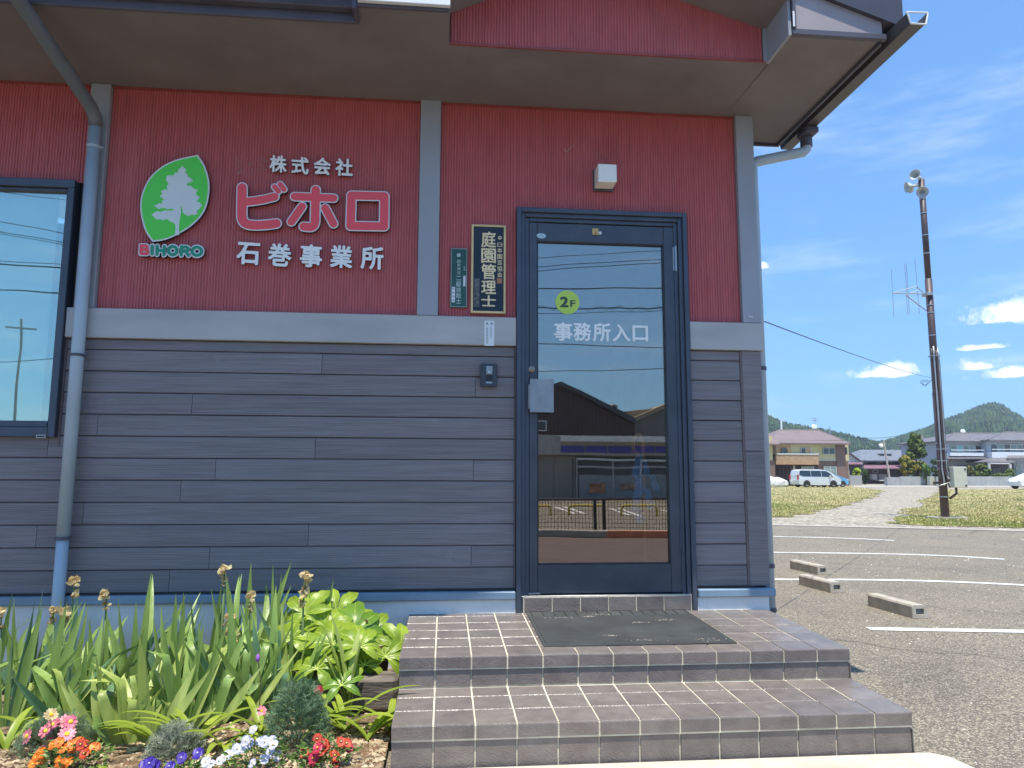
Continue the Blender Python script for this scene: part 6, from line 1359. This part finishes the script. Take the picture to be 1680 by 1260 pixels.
# mirrored overhead wires and the pole that carries them
def rwire(label, p0, p1, Y, r, sag=.1, grp='overhead wires across the road'):
    a = RF(*p0, Y); b = RF(*p1, Y); return wire('overhead_wire', label, a, b, sag, r, grp, 20)
def ext(a, b, xa, xb): s = (b[1]-a[1])/(b[0]-a[0]); return (xa, a[1]+(xa-a[0])*s), (xb, a[1]+(xb-a[0])*s)
for k, (a, b, r, lab) in enumerate((((880,423),(1087,410),.008,'topmost thin overhead wire mirrored in the door glass'),((880,438),(1087,425),.010,'upper of the close pair of wires mirrored above the round sticker'),((880,445),(1087,431),.010,'lower of the close pair of wires mirrored above the round sticker'),
        ((880,474),(1088,474),.015,'thick level overhead cable mirrored just above the round sticker'),((880,506),(1088,504),.014,'thick cable bundle mirrored beside the round sticker'),((880,515),(1088,508),.008,'thin wire just under the cable bundle mirrored in the door'),
        ((880,561),(1091,569),.011,'single wire mirrored just below the white door lettering'),((891,609),(1093,605),.010,'lowest wire mirrored above the warehouses in the door glass'))):
    e0, e1 = ext(a, b, 420, 1900); rwire(lab, e0, e1, 14, r, .0)
rr = random.Random(6); a = RF(880,506,14); b = RF(1088,504,14); pth = [a.lerp(b, t/60*1.6-.3)+Vector((0,0,.05*math.sin(t*1.1)+.03*math.sin(t*2.7))) for t in range(61)]
mb = MB(); mb.tube(pth, .007, 5); o = mb.build('overhead_wire', M_black, None, label='wavy tie wire wound round the cable bundle mirrored in the door', category='wire', group='overhead wires across the road')
for (a, b, r, lab) in (((0,363),(112,385),.010,'topmost wire mirrored in the left window'),((0,380),(110,400),.010,'second wire mirrored in the left window'),((0,383),(110,404),.008,'wire touching the second wire mirrored in the left window'),((0,431),(105,442),.020,'thick cable mirrored in the middle of the left window'),((0,426),(105,436),.009,'thin wire over the thick cable mirrored in the left window'),((0,475),(103,481),.018,'lower thick cable mirrored in the left window'),((0,593),(92,589),.009,'lowest wire mirrored near the foot of the left window'),((0,315),(118,330),.007,'faint high wire mirrored at the top of the left window')):
    e0, e1 = ext(a, b, -900, 420); rwire(lab, e0, e1, 14, r, .0)
for lab, px, Y, top in (('concrete utility pole across the road carrying the overhead wires', 420, 14, 300),('distant utility pole mirrored low in the left window', 22, 34, 540)):
    b = RF(px, 700, Y); t = RF(px, top, Y); pr = .16 if Y < 20 else .08; S = thing('utility_pole', lab, 'utility pole', (b.x,b.y,0)); mb = MB(); mb.tube([(0,0,0),(0,0,t.z+.5)], [pr,pr*.6], 12); mb.build('shaft', M_curbcon, S)
    for k in range(3 if Y < 20 else 1): mb = MB(); mb.box(-.7,.7,-.05,.05,t.z-.6*k,t.z-.6*k+.08); mb.build('crossarm', M_galv, S)

# ================================================================== THE FLOWER BED
M_iris = pm('iris_leaf', (.21,.36,.085), .36, var=.28, vscale=5, alt=(.38,.53,.14), bump=.3, bscale=60, bstretch=(3,3,.3), trans=.35)
M_iris2 = pm('iris_leaf_light', (.38,.50,.11), .36, var=.2, vscale=5, alt=(.60,.68,.22), bump=.3, bscale=60, bstretch=(3,3,.3), trans=.38)
M_iris3 = pm('iris_leaf_bluish', (.13,.26,.14), .38, var=.2, vscale=5, alt=(.22,.37,.2), trans=.35)
M_strap = pm('strap_leaf', (.30,.42,.045), .4, var=.2, vscale=6, alt=(.46,.56,.08), trans=.42)
M_drypetal = pm('dry_petal', (.72,.52,.24), .8, var=.3, vscale=60, alt=(.92,.78,.46), trans=.35); M_stem = pm('flower_stem', (.13,.2,.06), .6); M_drystem = pm('dry_stem', (.3,.24,.12), .8)
def blade(L, w, lean, bend, dirn, fold=None, fv=.3, n=12, taper=.38, twist=0.):
    """sword leaf: leans, then curves; fold=(t, angle) kinks it; returns MB local to its base"""
    mb = MB(); p = Vector((0,0,0)); th = lean; d = Vector((math.cos(dirn), math.sin(dirn), 0)); side0 = Vector((-d.y, d.x, 0)); vs = []
    for i in range(n+1):
        t = i/n; T_ = Vector((d.x*math.sin(th), d.y*math.sin(th), math.cos(th))); tw = twist*t
        sd = (side0*math.cos(tw)+T_.cross(side0)*math.sin(tw)); nr = T_.cross(sd)
        ww = w*(.8+.35*math.sin(min(1, t*1.9)*PI*.5))*(1 if t < taper else max(0, 1-((t-taper)/(1-taper))**1.7)) * .5
        vs += [p-sd*ww+nr*ww*fv, p, p+sd*ww+nr*ww*fv]
        th += bend/n
        if fold and abs(t-fold[0]) < .5/n+1e-6: th += fold[1]
        p = p+Vector((d.x*math.sin(th), d.y*math.sin(th), math.cos(th)))*L/n
    mb.add(vs, [f for i in range(n) for f in ((3*i,3*i+1,3*i+4,3*i+3),(3*i+1,3*i+2,3*i+5,3*i+4))]); return mb
rr = random.Random(41)
def soilpt(px, py):
    p = G(px, py, .04); return Vector((p.x, p.y, soil_z(p.x, p.y)-.004))
def iris(px, py, H_, n, label, fan=0., mats=(M_iris, M_iris3, M_iris2), spread=.5, folds=.2, y=None):
    if y is not None: q = W(px, py, y); base = Vector((q.x, y, soil_z(q.x, y)-.004))
    else: base = soilpt(px, py)
    S = thing('iris_plant', label, 'iris', tuple(base), 0, 'iris clumps along the wall'); fd = Vector((math.cos(fan), math.sin(fan), 0))
    n += 4
    for k in range(n):
        u = (k-(n-1)/2)/max(1,(n-1)/2); a = u*spread*1.15+rr.gauss(0,.1); L = H_*(1-.28*abs(u)**1.5)*rr.uniform(.82,1.08); dr = fan if a > 0 else fan+PI
        # blades of a fan stand edge to edge: their flat side faces across the fan
        w = rr.uniform(.024,.038); fo = None; bnd = rr.uniform(-.15,.3)
        if rr.random() < folds: fo = (rr.choice((.45,.55,.65)), rr.uniform(1.0,2.0))
        elif rr.random() < .3: bnd = rr.uniform(.6,1.7)
        mb = MB(); b_ = blade(L, w, 0, bnd, 0, fo, .22, twist=rr.gauss(0,.6))
        rot = Matrix.Rotation(fan+rr.gauss(0,.35)+(PI/2 if True else 0), 3, 'Z')
        # lean within the fan plane
        lean = Matrix.Rotation(abs(a), 3, Vector((-math.sin(dr), math.cos(dr), 0)))
        off_ = fd*u*.035
        b_.v = [tuple(lean @ (rot @ Vector(v))+off_) for v in b_.v]
        b_.build('leaf', mats[0] if rr.random() < .5 else rr.choice(mats), S, smooth=True)
    return S
spec = [ # px, py, height, blades, label, fan angle
 (12,1200,.50,8,'leftmost iris clump at the picture edge',.2),(70,1192,.52,8,'iris clump below the front drainpipe, second from the left',-.3),(128,1197,.46,7,'iris clump with short upright blades right of the drainpipe',.4),
 (178,1206,.36,6,'front iris clump with pale folded blades standing in bare soil',0.),(208,1208,.40,5,'slim iris clump between two pale folded ones in the bed front',.3),(246,1204,.42,8,'iris with a broad pale fanned base at the bed front',0.05),
 (300,1196,.52,8,'tall iris clump behind the grey green tuft',.3),(345,1190,.50,8,'iris clump left of the purple bud',-.2),(392,1185,.52,8,'iris clump under the highest withered flower',.2),(440,1178,.5,7,'dark iris clump beside the feathery bush',.5),(480,1168,.44,7,'iris clump reaching into the big lobed leaves',-.4)]
for (px,py,h,n,lab,fan) in spec: iris(px, py, h, n, lab, fan, folds=.38 if py > 1195 else .3, mats=(M_iris2,M_iris,M_iris2) if py > 1203 else (M_iris, M_iris3, M_iris2))
for (px,y,h,lab,fan) in ((-20,-.42,.52,'back row iris by the wall at the far left',0),(40,-.40,.56,'back row iris by the wall left of the drainpipe',.3),(112,-.42,.54,'back row iris just right of the drainpipe foot',-.2),(165,-.45,.5,'back row iris behind the folded pale blades',.2),(225,-.42,.66,'back row iris with two tall parallel blades',.1),(285,-.45,.56,'back row iris right of the two tall blades',-.3),(335,-.4,.58,'back row iris behind the bare soil patch',.4),(398,-.42,.72,'back row iris with the tallest single blade',.2),(450,-.45,.62,'back row iris at the left of the lobed leaf shrub',-.2),(505,-.42,.62,'back row iris rising behind the lobed leaf shrub',.3)):
    iris(px, 1150, h*.88, 7, lab, fan, y=y, spread=.38, folds=.1, mats=(M_iris, M_iris3, M_iris))
# withered iris flowers on stalks
def withered(px, py, label, base_px, base_y=-.6, s=1.35):
    top = W(px, py, base_y); b = W(base_px, py, base_y); base = Vector((b.x, base_y, soil_z(b.x, base_y))); S = thing('withered_iris_flower', label, 'withered flower', tuple(base), 0, 'withered iris flowers'); t = top-base
    mb = MB(); mb.tube([(0,0,0), tuple(t*.5+Vector((.008,0,0))), tuple(t)], [.005,.0045,.003], 6); mb.build('stem', M_stem, S, smooth=True)
    for q in range(2):
        c = t+Vector((rr.uniform(-.006,.006), 0, -.034*q*s+.008)); mb = MB()
        for k in range(14):
            a = rr.uniform(0,2*PI); d = Vector((math.cos(a)*.6, math.sin(a)*.6, rr.uniform(-1,1.4))).normalized(); L = rr.uniform(.012,.028)*s*(1-.3*q); sd = d.orthogonal().normalized()*L*.45; up = d.cross(sd).normalized()*L*.25
            mb.add([c, c+d*L*.5-sd+up, c+d*L*.55+up*1.6, c+d*L*.5+sd-up*.5, c+d*L+up*rr.uniform(-1,2)+sd*.3, c+d*L*.9-sd*.5], [(0,1,2),(0,2,3),(1,5,2),(2,5,4),(2,4,3)])
        mb.build('dried_petals', M_drypetal, S)
for a in ((122,960,'tall withered iris flower just right of the drainpipe foot',112),(175,980,'withered iris flower third from the left',170),(88,1004,'cream withered iris flower in front of the drainpipe',92),(108,1010,'low withered iris flower at the drainpipe, right of the cream one',104),(2,1010,'withered iris flower at the left picture edge',8),
          (369,938,'highest withered iris flower against the siding',362),(500,950,'withered iris flower above the lobed leaf shrub',492),(378,1020,'withered iris flower hanging amid the blades, middle of bed',385),(385,1048,'lowest withered iris flower in the bed middle',388),(410,985,'small withered iris flower right of the tallest blade',402),(498,975,'small dry flower on the stalk over the lobed leaves',496)): withered(a[0], a[1], a[2], a[3])
S = thing('purple_bud', 'single purple bud on a thin stem in the middle of the bed', 'flower bud', tuple(soilpt(425,1180))); t = W(423,1080,-.86)-soilpt(425,1180); mb = MB(); mb.tube([(0,0,0),tuple(t*.6+Vector((.01,0,0))),tuple(t)], .0022, 5); mb.build('stem', M_drystem, S)
mb = MB(); mb.lathe([(.001,-.016),(.008,-.008),(.009,.002),(.006,.012),(.001,.018)], t, 10); mb.build('bud', pm('bud_purple', (.42,.16,.6), .5, trans=.2), S, smooth=True)
# bright strap-leaved plants
def strap(px, py, n, L0, label, aim=None):
    b = soilpt(px, py); S = thing('strap_leaf_plant', label, 'leafy plant', tuple(b), 0, 'bright strap leaved plants')
    for k in range(n):
        a = rr.uniform(0,2*PI) if aim is None or k >= len(aim) else aim[k][0]; L = L0*rr.uniform(.7,1.1) if aim is None or k >= len(aim) else aim[k][1]
        blade(L, rr.uniform(.020,.030), rr.uniform(.3,.7), rr.uniform(1.1,1.6), a, None, .35, 11, .55).build('leaf', M_strap, S, smooth=True)
    return S
strap(318,1222,11,.27,'bright arching strap leaved plant left of the white pansies',[(PI,.34),(PI*1.05,.26),(0.2,.3)])
strap(366,1225,8,.22,'bright strap leaved plant right behind the white pansies')
strap(565,1205,10,.30,'bright strap leaved plant right of the feathery bush',[(.1,.36),(PI,.34),(-.3,.28)])
strap(603,1215,9,.27,'bright strap leaved plant leaning over the tiled steps',[(.05,.34),(-.1,.32),(.2,.3)])
strap(640,1190,9,.26,'bright strap leaved plant close against the left end of the steps',[(0.15,.30),(-.2,.28),(PI,.25)])
strap(525,1200,9,.28,'bright strap leaved plant just right behind the feathery bush',[(PI*.9,.3)])
strap(425,1212,9,.27,'bright strap leaved plant left behind the feathery bush')
strap(262,1215,7,.25,'bright strap leaved plant behind the grey green tuft',[(PI*.95,.33),(.1,.3)])
strap(60,1215,7,.22,'bright strap leaved plant behind the pink daisies at left')
strap(8,1235,6,.26,'yellowish strap leaved plant in the lower left corner')
S = thing('reed_leaf_plant', 'upright pleated reed like leaves right of the feathery bush', 'leafy plant', tuple(soilpt(572,1175)))
for k, (L, ln, a) in enumerate(((.44,.12,PI*.9),(.40,.2,PI),(.33,.05,0),(.30,.3,PI),(.36,.1,1.2))): blade(L, .034, ln, .2, a, None, .5, 10, .6).build('leaf', M_iris2, S, smooth=True)
# lobed-leaf shrub (palmate leaves)
M_fats = pm('lobed_leaf', (.24,.38,.03), .36, var=.2, vscale=9, alt=(.40,.54,.06), trans=.4, spec=.45, bump=.6, bscale=22); M_fats2 = pm('lobed_leaf_deep', (.14,.29,.03), .36, var=.2, vscale=9, alt=(.2,.36,.04), trans=.35, spec=.6)
M_vein = pm('leaf_vein', (.45,.55,.12), .5)
FB = soilpt(560,1150); FB.y = -.42; FB.x = W(560,1100,-.42).x
FS = thing('lobed_leaf_shrub', 'shrub with big glossy yellow green lobed leaves beside the steps', 'shrub', tuple(FB))
def palmate(px, py, Y, size, tilt, yaw, lobes=7, mat=None, spin=0.):
    c = W(px, py, Y)-FB; tilt += .15; n0 = Vector((math.sin(yaw)*math.sin(tilt), -math.cos(yaw)*math.sin(tilt), math.cos(tilt))).normalized(); ux = Vector((0,0,1)).cross(n0).normalized(); uy = n0.cross(ux)
    mb = MB(); vb = MB()
    for k in range(lobes):
        a = spin+PI/2+(k-(lobes-1)/2)*(4.4/(lobes-1)); dirv = ux*math.cos(a)+uy*math.sin(a); sd = ux*-math.sin(a)+uy*math.cos(a); L = size*(1-.34*abs(k-(lobes-1)/2)/((lobes-1)/2))*rr.uniform(.92,1.12); W_ = L*.19; vs = []; m = 9; cup = rr.uniform(.1,.35); dro = rr.uniform(.05,.6)
        for i in range(m+1):
            t = i/m; wv = W_*(.22*(1-t)+1.05*math.sin(min(1,max(0,(t-.12)/.88))**1.15*PI)**.8) if t < 1 else .001; wv = max(wv, .002)*(1+.07*math.sin(t*34)); ctr = c+dirv*L*t+n0*(L*(.12*math.sin(t*PI)-dro*t*t))
            for q in (-1,-.5,0,.5,1): vs.append(ctr+sd*wv*q*.95+n0*(cup*wv*abs(q)+.06*wv*math.sin(t*26)*abs(q)))
            if i == 0: pass
        mb.add(vs, [(5*i+j, 5*i+j+1, 5*i+j+6, 5*i+j+5) for i in range(m) for j in range(4)])
        vb.tube([c+n0*.002]+[c+dirv*L*t+n0*(L*(.12*math.sin(t*PI)-dro*t*t)+.0022) for t in (.25,.5,.75,.92)], [.0022,.0017,.0013,.0009,.0004], 4, False)
    o = mb.build('lobed_leaf', mat or (M_fats if rr.random() < .7 else M_fats2), FS, smooth=True); vb.build('vein', M_vein, o)
    mb = MB(); mb.tube([(0,0,0), tuple(c*.55+Vector((0,.03,-.02))), tuple(c)], [.005,.004,.003], 6); mb.build('leaf_stalk', M_stem, FS, smooth=True)
for (px,py,Y,s,ti,ya,lb,sp) in ((581,1040,-.50,.21,.75,.1,7,0.),(632,1078,-.56,.19,.7,.35,7,-.2),(500,1008,-.46,.17,.8,-.3,7,.2),(545,1058,-.62,.20,.55,0,7,.1),(520,1098,-.70,.17,.6,-.2,7,-.1),(598,1092,-.62,.15,.5,.2,6,.3),(478,1050,-.60,.16,.6,-.4,7,.3),(552,1004,-.38,.15,.9,0,6,-.2),(610,1035,-.44,.15,.7,.4,6,-.4),(560,1125,-.76,.13,.5,.1,6,.2),(655,1062,-.50,.15,.8,.5,7,-.4),(535,1030,-.5,.17,.7,-.1,7,.3),(590,1062,-.66,.15,.6,.3,7,0.)): palmate(px,py,Y,s,ti,ya,lb,None,sp)
mb = MB(); mb.tube([(0,0,-.02),(.01,0,.15),(-.02,-.02,.3)], [.012,.010,.006], 8); mb.build('trunk', M_trunk, FS)
for px, py in ((604,1022),(556,1020),(612,1045)):
    c = W(px,py,-.47)-FB; mb = MB()
    for k in range(7): a = rr.uniform(0,6.3); d = Vector((math.cos(a)*.012, math.sin(a)*.012, rr.uniform(-.012,.014))); mb.add([c, c+d+Vector((.006,0,.004)), c+d*1.5, c+d+Vector((-.005,.003,-.003))], [(0,1,2,3)])
    mb.build('dry_leaf', pm('dry_leaf', (.34,.2,.09), .8, var=.4, vscale=40), FS)
# feathery bushes
def feathery(name, label, px, py, rad, h, mat, n, leaf, y=None):
    b = soilpt(px, py); S = thing(name, label, 'bush', tuple(b)); mb = MB()
    for k in range(n):
        a = rr.uniform(0,2*PI); t = rr.random()**.6; el = rr.random(); p0 = Vector((math.cos(a)*rad*t*.95, math.sin(a)*rad*t*.95, h*math.sqrt(max(0,1-t*t))*(.35+.65*el**.5))); d = (Vector((p0.x/rad, p0.y/rad, .7))+Vector((rr.gauss(0,.45), rr.gauss(0,.45), rr.gauss(0,.35)))).normalized(); L = leaf*rr.uniform(.7,1.4)
        sd = d.orthogonal().normalized(); sd = (sd*math.cos(k)+d.cross(sd)*math.sin(k)).normalized(); e = p0+d*L; w = leaf*.055
        mb.add([p0-sd*w, p0+sd*w, e+sd*w*.3], [(0,1,2)])
        for q in (.35,.6,.8):
            for s in (-1,1): m0 = p0.lerp(e, q); tip = m0+(sd*s*.7+d*.6)*L*.34; nn = d.cross(sd)*w*.9; mb.add([m0-d*w, m0+d*w, tip+nn*.3], [(0,1,2)])
    mb.build('foliage', mat, S, kind='stuff'); mb = MB(); [mb.tube([(0,0,0),(rad*.5*math.cos(k*1.3),rad*.5*math.sin(k*1.3),h*.6)], [.004,.002], 5) for k in range(6)]; mb.build('stem', M_drystem, S); return S
M_feather = pm('feathery_green', (.12,.22,.11), .7, var=.3, vscale=20, alt=(.22,.33,.18), trans=.25); M_greytuft = pm('grey_green_tuft', (.28,.33,.22), .8, var=.25, vscale=20, alt=(.42,.45,.34), trans=.2); M_daisyleaf = pm('daisy_leaf', (.14,.24,.10), .7, var=.3, vscale=20, alt=(.28,.37,.22), trans=.25)
fb = feathery('feathery_bush', 'rounded feathery green bush between the irises and red pansies', 487,1236,.105,.235,M_feather,1500,.032)
gt = feathery('grey_tuft', 'low grey green tuft in the front of the bed', 287,1232,.085,.11,M_greytuft,800,.035)
db = feathery('pink_daisy_plant', 'feathery daisy plant with pink flowers above the orange pansies', 88,1228,.125,.125,M_daisyleaf,1000,.03)
wd_ = feathery('small_daisy_plant', 'pink daisies standing in front of the feathery bush', 452,1205,.03,.10,M_daisyleaf,120,.03)
M_pink = pm('petal_pink', (.75,.10,.20), .5, var=.2, vscale=60, alt=(.9,.35,.42), trans=.25); M_crimson = pm('petal_crimson', (.5,.03,.07), .5, var=.2, vscale=60, trans=.2); M_yelc = pm('flower_centre', (.8,.48,.03), .7); M_orp = pm('petal_orange', (.75,.13,.01), .5, var=.35, vscale=70, alt=(.9,.3,.02), trans=.2); M_redp = pm('petal_red', (.55,.03,.012), .5, var=.35, vscale=70, alt=(.75,.10,.03), trans=.2)
M_lav = pm('petal_lavender', (.55,.54,.78), .6, var=.15, vscale=60, alt=(.82,.83,.9), trans=.25); M_pur = pm('petal_violet', (.05,.02,.30), .5, var=.3, vscale=70, trans=.15); M_eye = pm('pansy_eye', (.75,.5,.05), .7); M_darkeye = pm('pansy_blotch', (.08,.01,.03), .6); M_pansyleaf = pm('pansy_leaf', (.12,.24,.05), .5, var=.3, vscale=30, alt=(.26,.38,.10), trans=.3)
def flower(par, c, kind, r, nrm, mats):
    nrm = nrm.normalized(); ux = nrm.orthogonal().normalized(); uy = nrm.cross(ux); mb = MB(); c = Vector(c)
    if kind == 'daisy':
        n = 13
        for k in range(n):
            a = 2*PI*k/n+rr.gauss(0,.05); d = ux*math.cos(a)+uy*math.sin(a); s = ux*-math.sin(a)+uy*math.cos(a); L = r*rr.uniform(.88,1.05); w = r*.21; dz = nrm*rr.uniform(-.1,.15)*r
            mb.add([c+d*r*.15, c+d*L*.55-s*w+dz*.5, c+d*L*.92-s*w*.6+dz, c+d*L+dz, c+d*L*.92+s*w*.6+dz, c+d*L*.55+s*w+dz*.5], [(0,1,2,3,4,5)])
        o = mb.build('flower', mats[0], par); m2 = MB(); m2.lathe([(r*.3,.0),(r*.27,r*.1),(r*.12,r*.16),(0,r*.17)], c+nrm*.0006, 10, nrm); m2.build('flower_centre', mats[1], o)
    else:
        ups = Vector((0,0,1)); uy = (ups-nrm*ups.dot(nrm)); uy = uy.normalized() if uy.length > .1 else nrm.orthogonal().normalized(); ux = uy.cross(nrm)
        for k, (a, sz, zz) in enumerate(((1.15,1.,0),(1.95,1.,.0015),(.1,.92,.003),(3.04,.92,.0042),(-PI/2,1.15,.0056))):
            d = ux*math.cos(a)+uy*math.sin(a); s = ux*-math.sin(a)+uy*math.cos(a); L = r*sz; P = [c+nrm*zz]
            for i in range(9): q = -1+2*i/8; P.append(c+d*L*(.55+.45*math.cos(q*1.45))+s*L*.62*math.sin(q*1.5)+nrm*(zz+.10*r*math.sin(i*2.1+k)))
            mb.add(P, [tuple(range(10))])
        o = mb.build('flower', mats[0], par)
        if len(mats) > 2:
            m2 = MB(); m2.add([c+nrm*.0075+(ux*math.cos(a)+uy*math.sin(a))*r*.42*(1 if i%2 else .55) for i, a in enumerate([2*PI*k/14 for k in range(14)])], [tuple(range(14))]); m2.build('blotch', mats[2], o)
        m2 = MB(); m2.lathe([(r*.16,0),(r*.1,r*.06),(0,r*.08)], c+nrm*.0085-uy*r*.06, 8, nrm); m2.build('flower_centre', mats[1], o)
def flowers(S, pts, kind, r, mats, Yoff=0.):
    b = Vector(S.location)
    for (px, py, *m) in pts:
        q = W(px, py, b.y-.02+Yoff+rr.uniform(-.04,.04))-b; nr = Vector((rr.gauss(0,.35), -1, rr.uniform(.35,1.2))); flower(S, q, kind, r*rr.uniform(.88,1.12), nr, m[0] if m else mats)
        mb = MB(); mb.tube([(q.x*.4,q.y*.4+.02,.0),(q.x*.8,q.y+.02,q.z*.6),tuple(q+Vector((0,.003,-.002)))], .0013, 5, False); mb.build('flower_stem', M_stem, S)
flowers(db, [(86,1189),(107,1183),(116,1184),(75,1199),(110,1204),(80,1216),(44,1208),(84,1172,(M_drypetal,M_yelc))], 'daisy', .027, (M_pink, M_yelc), -.06)
flowers(wd_, [(429,1166),(453,1178)], 'daisy', .022, (M_pink, M_yelc)); flowers(fb, [(482,1137),(523,1132,(M_crimson,M_crimson))], 'daisy', .019, (M_pink, M_yelc), .1)
def pansy_plant(label, px, py, rad, h, pts, r, mats, nl=60):
    b = soilpt(px, py); S = thing('pansy_plant', label, 'pansy', tuple(b), 0, 'pansies along the bed front')
    mb = MB()
    for k in range(nl*3):
        a = rr.uniform(0,2*PI); t = rr.random()**.6; p0 = Vector((math.cos(a)*rad*t, math.sin(a)*rad*t, h*rr.uniform(.1,1)*math.sqrt(1-t*t*.8))); d = Vector((math.cos(a)+rr.gauss(0,.5), math.sin(a)+rr.gauss(0,.5), rr.uniform(0,1))).normalized(); s = d.orthogonal().normalized(); s = (s+d.cross(s)*rr.gauss(0,.7)).normalized(); L = rr.uniform(.014,.03); n_ = d.cross(s)*.25
        mb.add([p0, p0+d*L*.4-s*L*.26+n_*L, p0+d*L, p0+d*L*.4+s*L*.26+n_*L, p0+d*L*.45], [(0,1,4),(1,2,4),(2,3,4),(3,0,4)])
    mb.build('foliage', M_pansyleaf, S, kind='stuff'); flowers(S, pts, 'pansy', r, mats); return S
pansy_plant('orange pansy cluster in front of the pink daisies', 110,1252,.13,.09,[(97,1218),(103,1228),(118,1222),(121,1226),(129,1218),(133,1221,(M_redp,M_eye,M_darkeye)),(141,1224,(M_redp,M_eye,M_darkeye)),(148,1230,(M_redp,M_eye,M_darkeye)),(155,1227),(99,1248),(112,1251),(68,1236),(61,1243),(67,1246),(56,1254),(139,1237,(M_redp,M_eye,M_darkeye)),(88,1222)], .020, (M_orp,M_eye))
pansy_plant('red pansy cluster at the foot of the steps', 532,1258,.11,.09,[(521,1212),(528,1219),(533,1222),(559,1217),(569,1220),(572,1226,(M_crimson,M_eye)),(522,1227,(M_crimson,M_eye)),(499,1235),(548,1240),(517,1248),(526,1236),(549,1255),(496,1257),(515,1243,(M_crimson,M_eye))], .019, (M_redp,M_eye,M_darkeye))
pansy_plant('pale lavender and white pansy cluster left of the feathery bush', 418,1258,.13,.10,[(416,1197),(404,1215),(388,1228),(400,1226),(447,1214),(449,1222),(444,1234),(455,1239),(362,1248),(369,1243),(338,1250),(347,1254),(433,1246),(427,1217),(415,1252),(452,1254),(434,1216),(410,1220),(375,1238)], .017, (M_lav,M_eye))
pansy_plant('deep violet pansy cluster below the grey green tuft', 300,1262,.10,.05,[(298,1243),(325,1236),(238,1255),(254,1257),(279,1258),(246,1252)], .020, (M_pur,M_lav))
S = thing('seedling', 'small light green seedling between the orange and violet pansies', 'seedling', tuple(soilpt(163,1255)))
for k in range(6): blade(.045, .02, .5, .8, k*1.05, None, .3, 5, .4).build('leaf', M_strap, S, smooth=True)
# timber, pot
M_timber = pm('old_timber', (.10,.08,.065), .9, var=.35, vscale=9, bstretch=(.6,3,4), alt=(.20,.17,.14), bump=1., bscale=30)
a = W(590,1100,-.66); b = W(652,1095,-.66)
S = thing('timber_sleeper', 'weathered timber sleeper lying against the left end of the steps', 'timber', (0,0,0)); mb = MB(); mb.cbox(-.45,-.012,-.68,-.56,.03,.18,.02); mb.build('beam', M_timber, S)
p = W(603,1083,-.50); S = thing('brown_pot', 'dark brown flower pot half hidden behind the lobed leaves', 'pot', (p.x,-.46,.03)); mb = MB(); mb.lathe([(0,.0),(.075,0),(.10,.22),(.11,.22),(.11,.25),(.095,.25),(.09,.21),(0,.2)], (0,0,0), 24); mb.build('pot_body', M_terracotta, S, smooth=False)
# twigs and dry leaf litter
rr = random.Random(19); mb = MB()
for k in range(90):
    x = rr.uniform(-2.2,-.05); y = rr.uniform(-1.5,-.5); z = soil_z(x,y)+.006; a = rr.uniform(0,PI); L = rr.uniform(.02,.09); mb.tube([(x,y,z),(x+math.cos(a)*L*.5,y+math.sin(a)*L*.5,z+rr.uniform(0,.012)),(x+math.cos(a+.3)*L,y+math.sin(a+.3)*L,z)], .0014, 4, False)
mb.build('twig_litter', M_drystem, kind='stuff')

# ================================================================== AIR
hz = MB(); hz.box(-900,1500,-80,1200,-3,118); M_haze = bpy.data.materials.new('haze'); M_haze.use_nodes = True
nh = M_haze.node_tree.nodes; nh.clear(); oh = nh.new('ShaderNodeOutputMaterial'); vh = nh.new('ShaderNodeVolumePrincipled'); vh.inputs['Density'].default_value = .0004; vh.inputs['Color'].default_value = (.80,.88,1,1); vh.inputs['Anisotropy'].default_value = .3
M_haze.node_tree.links.new(vh.outputs[0], oh.inputs['Volume'])
hz.build('haze', M_haze, kind='stuff')
SC.cycles.volume_bounces = 0
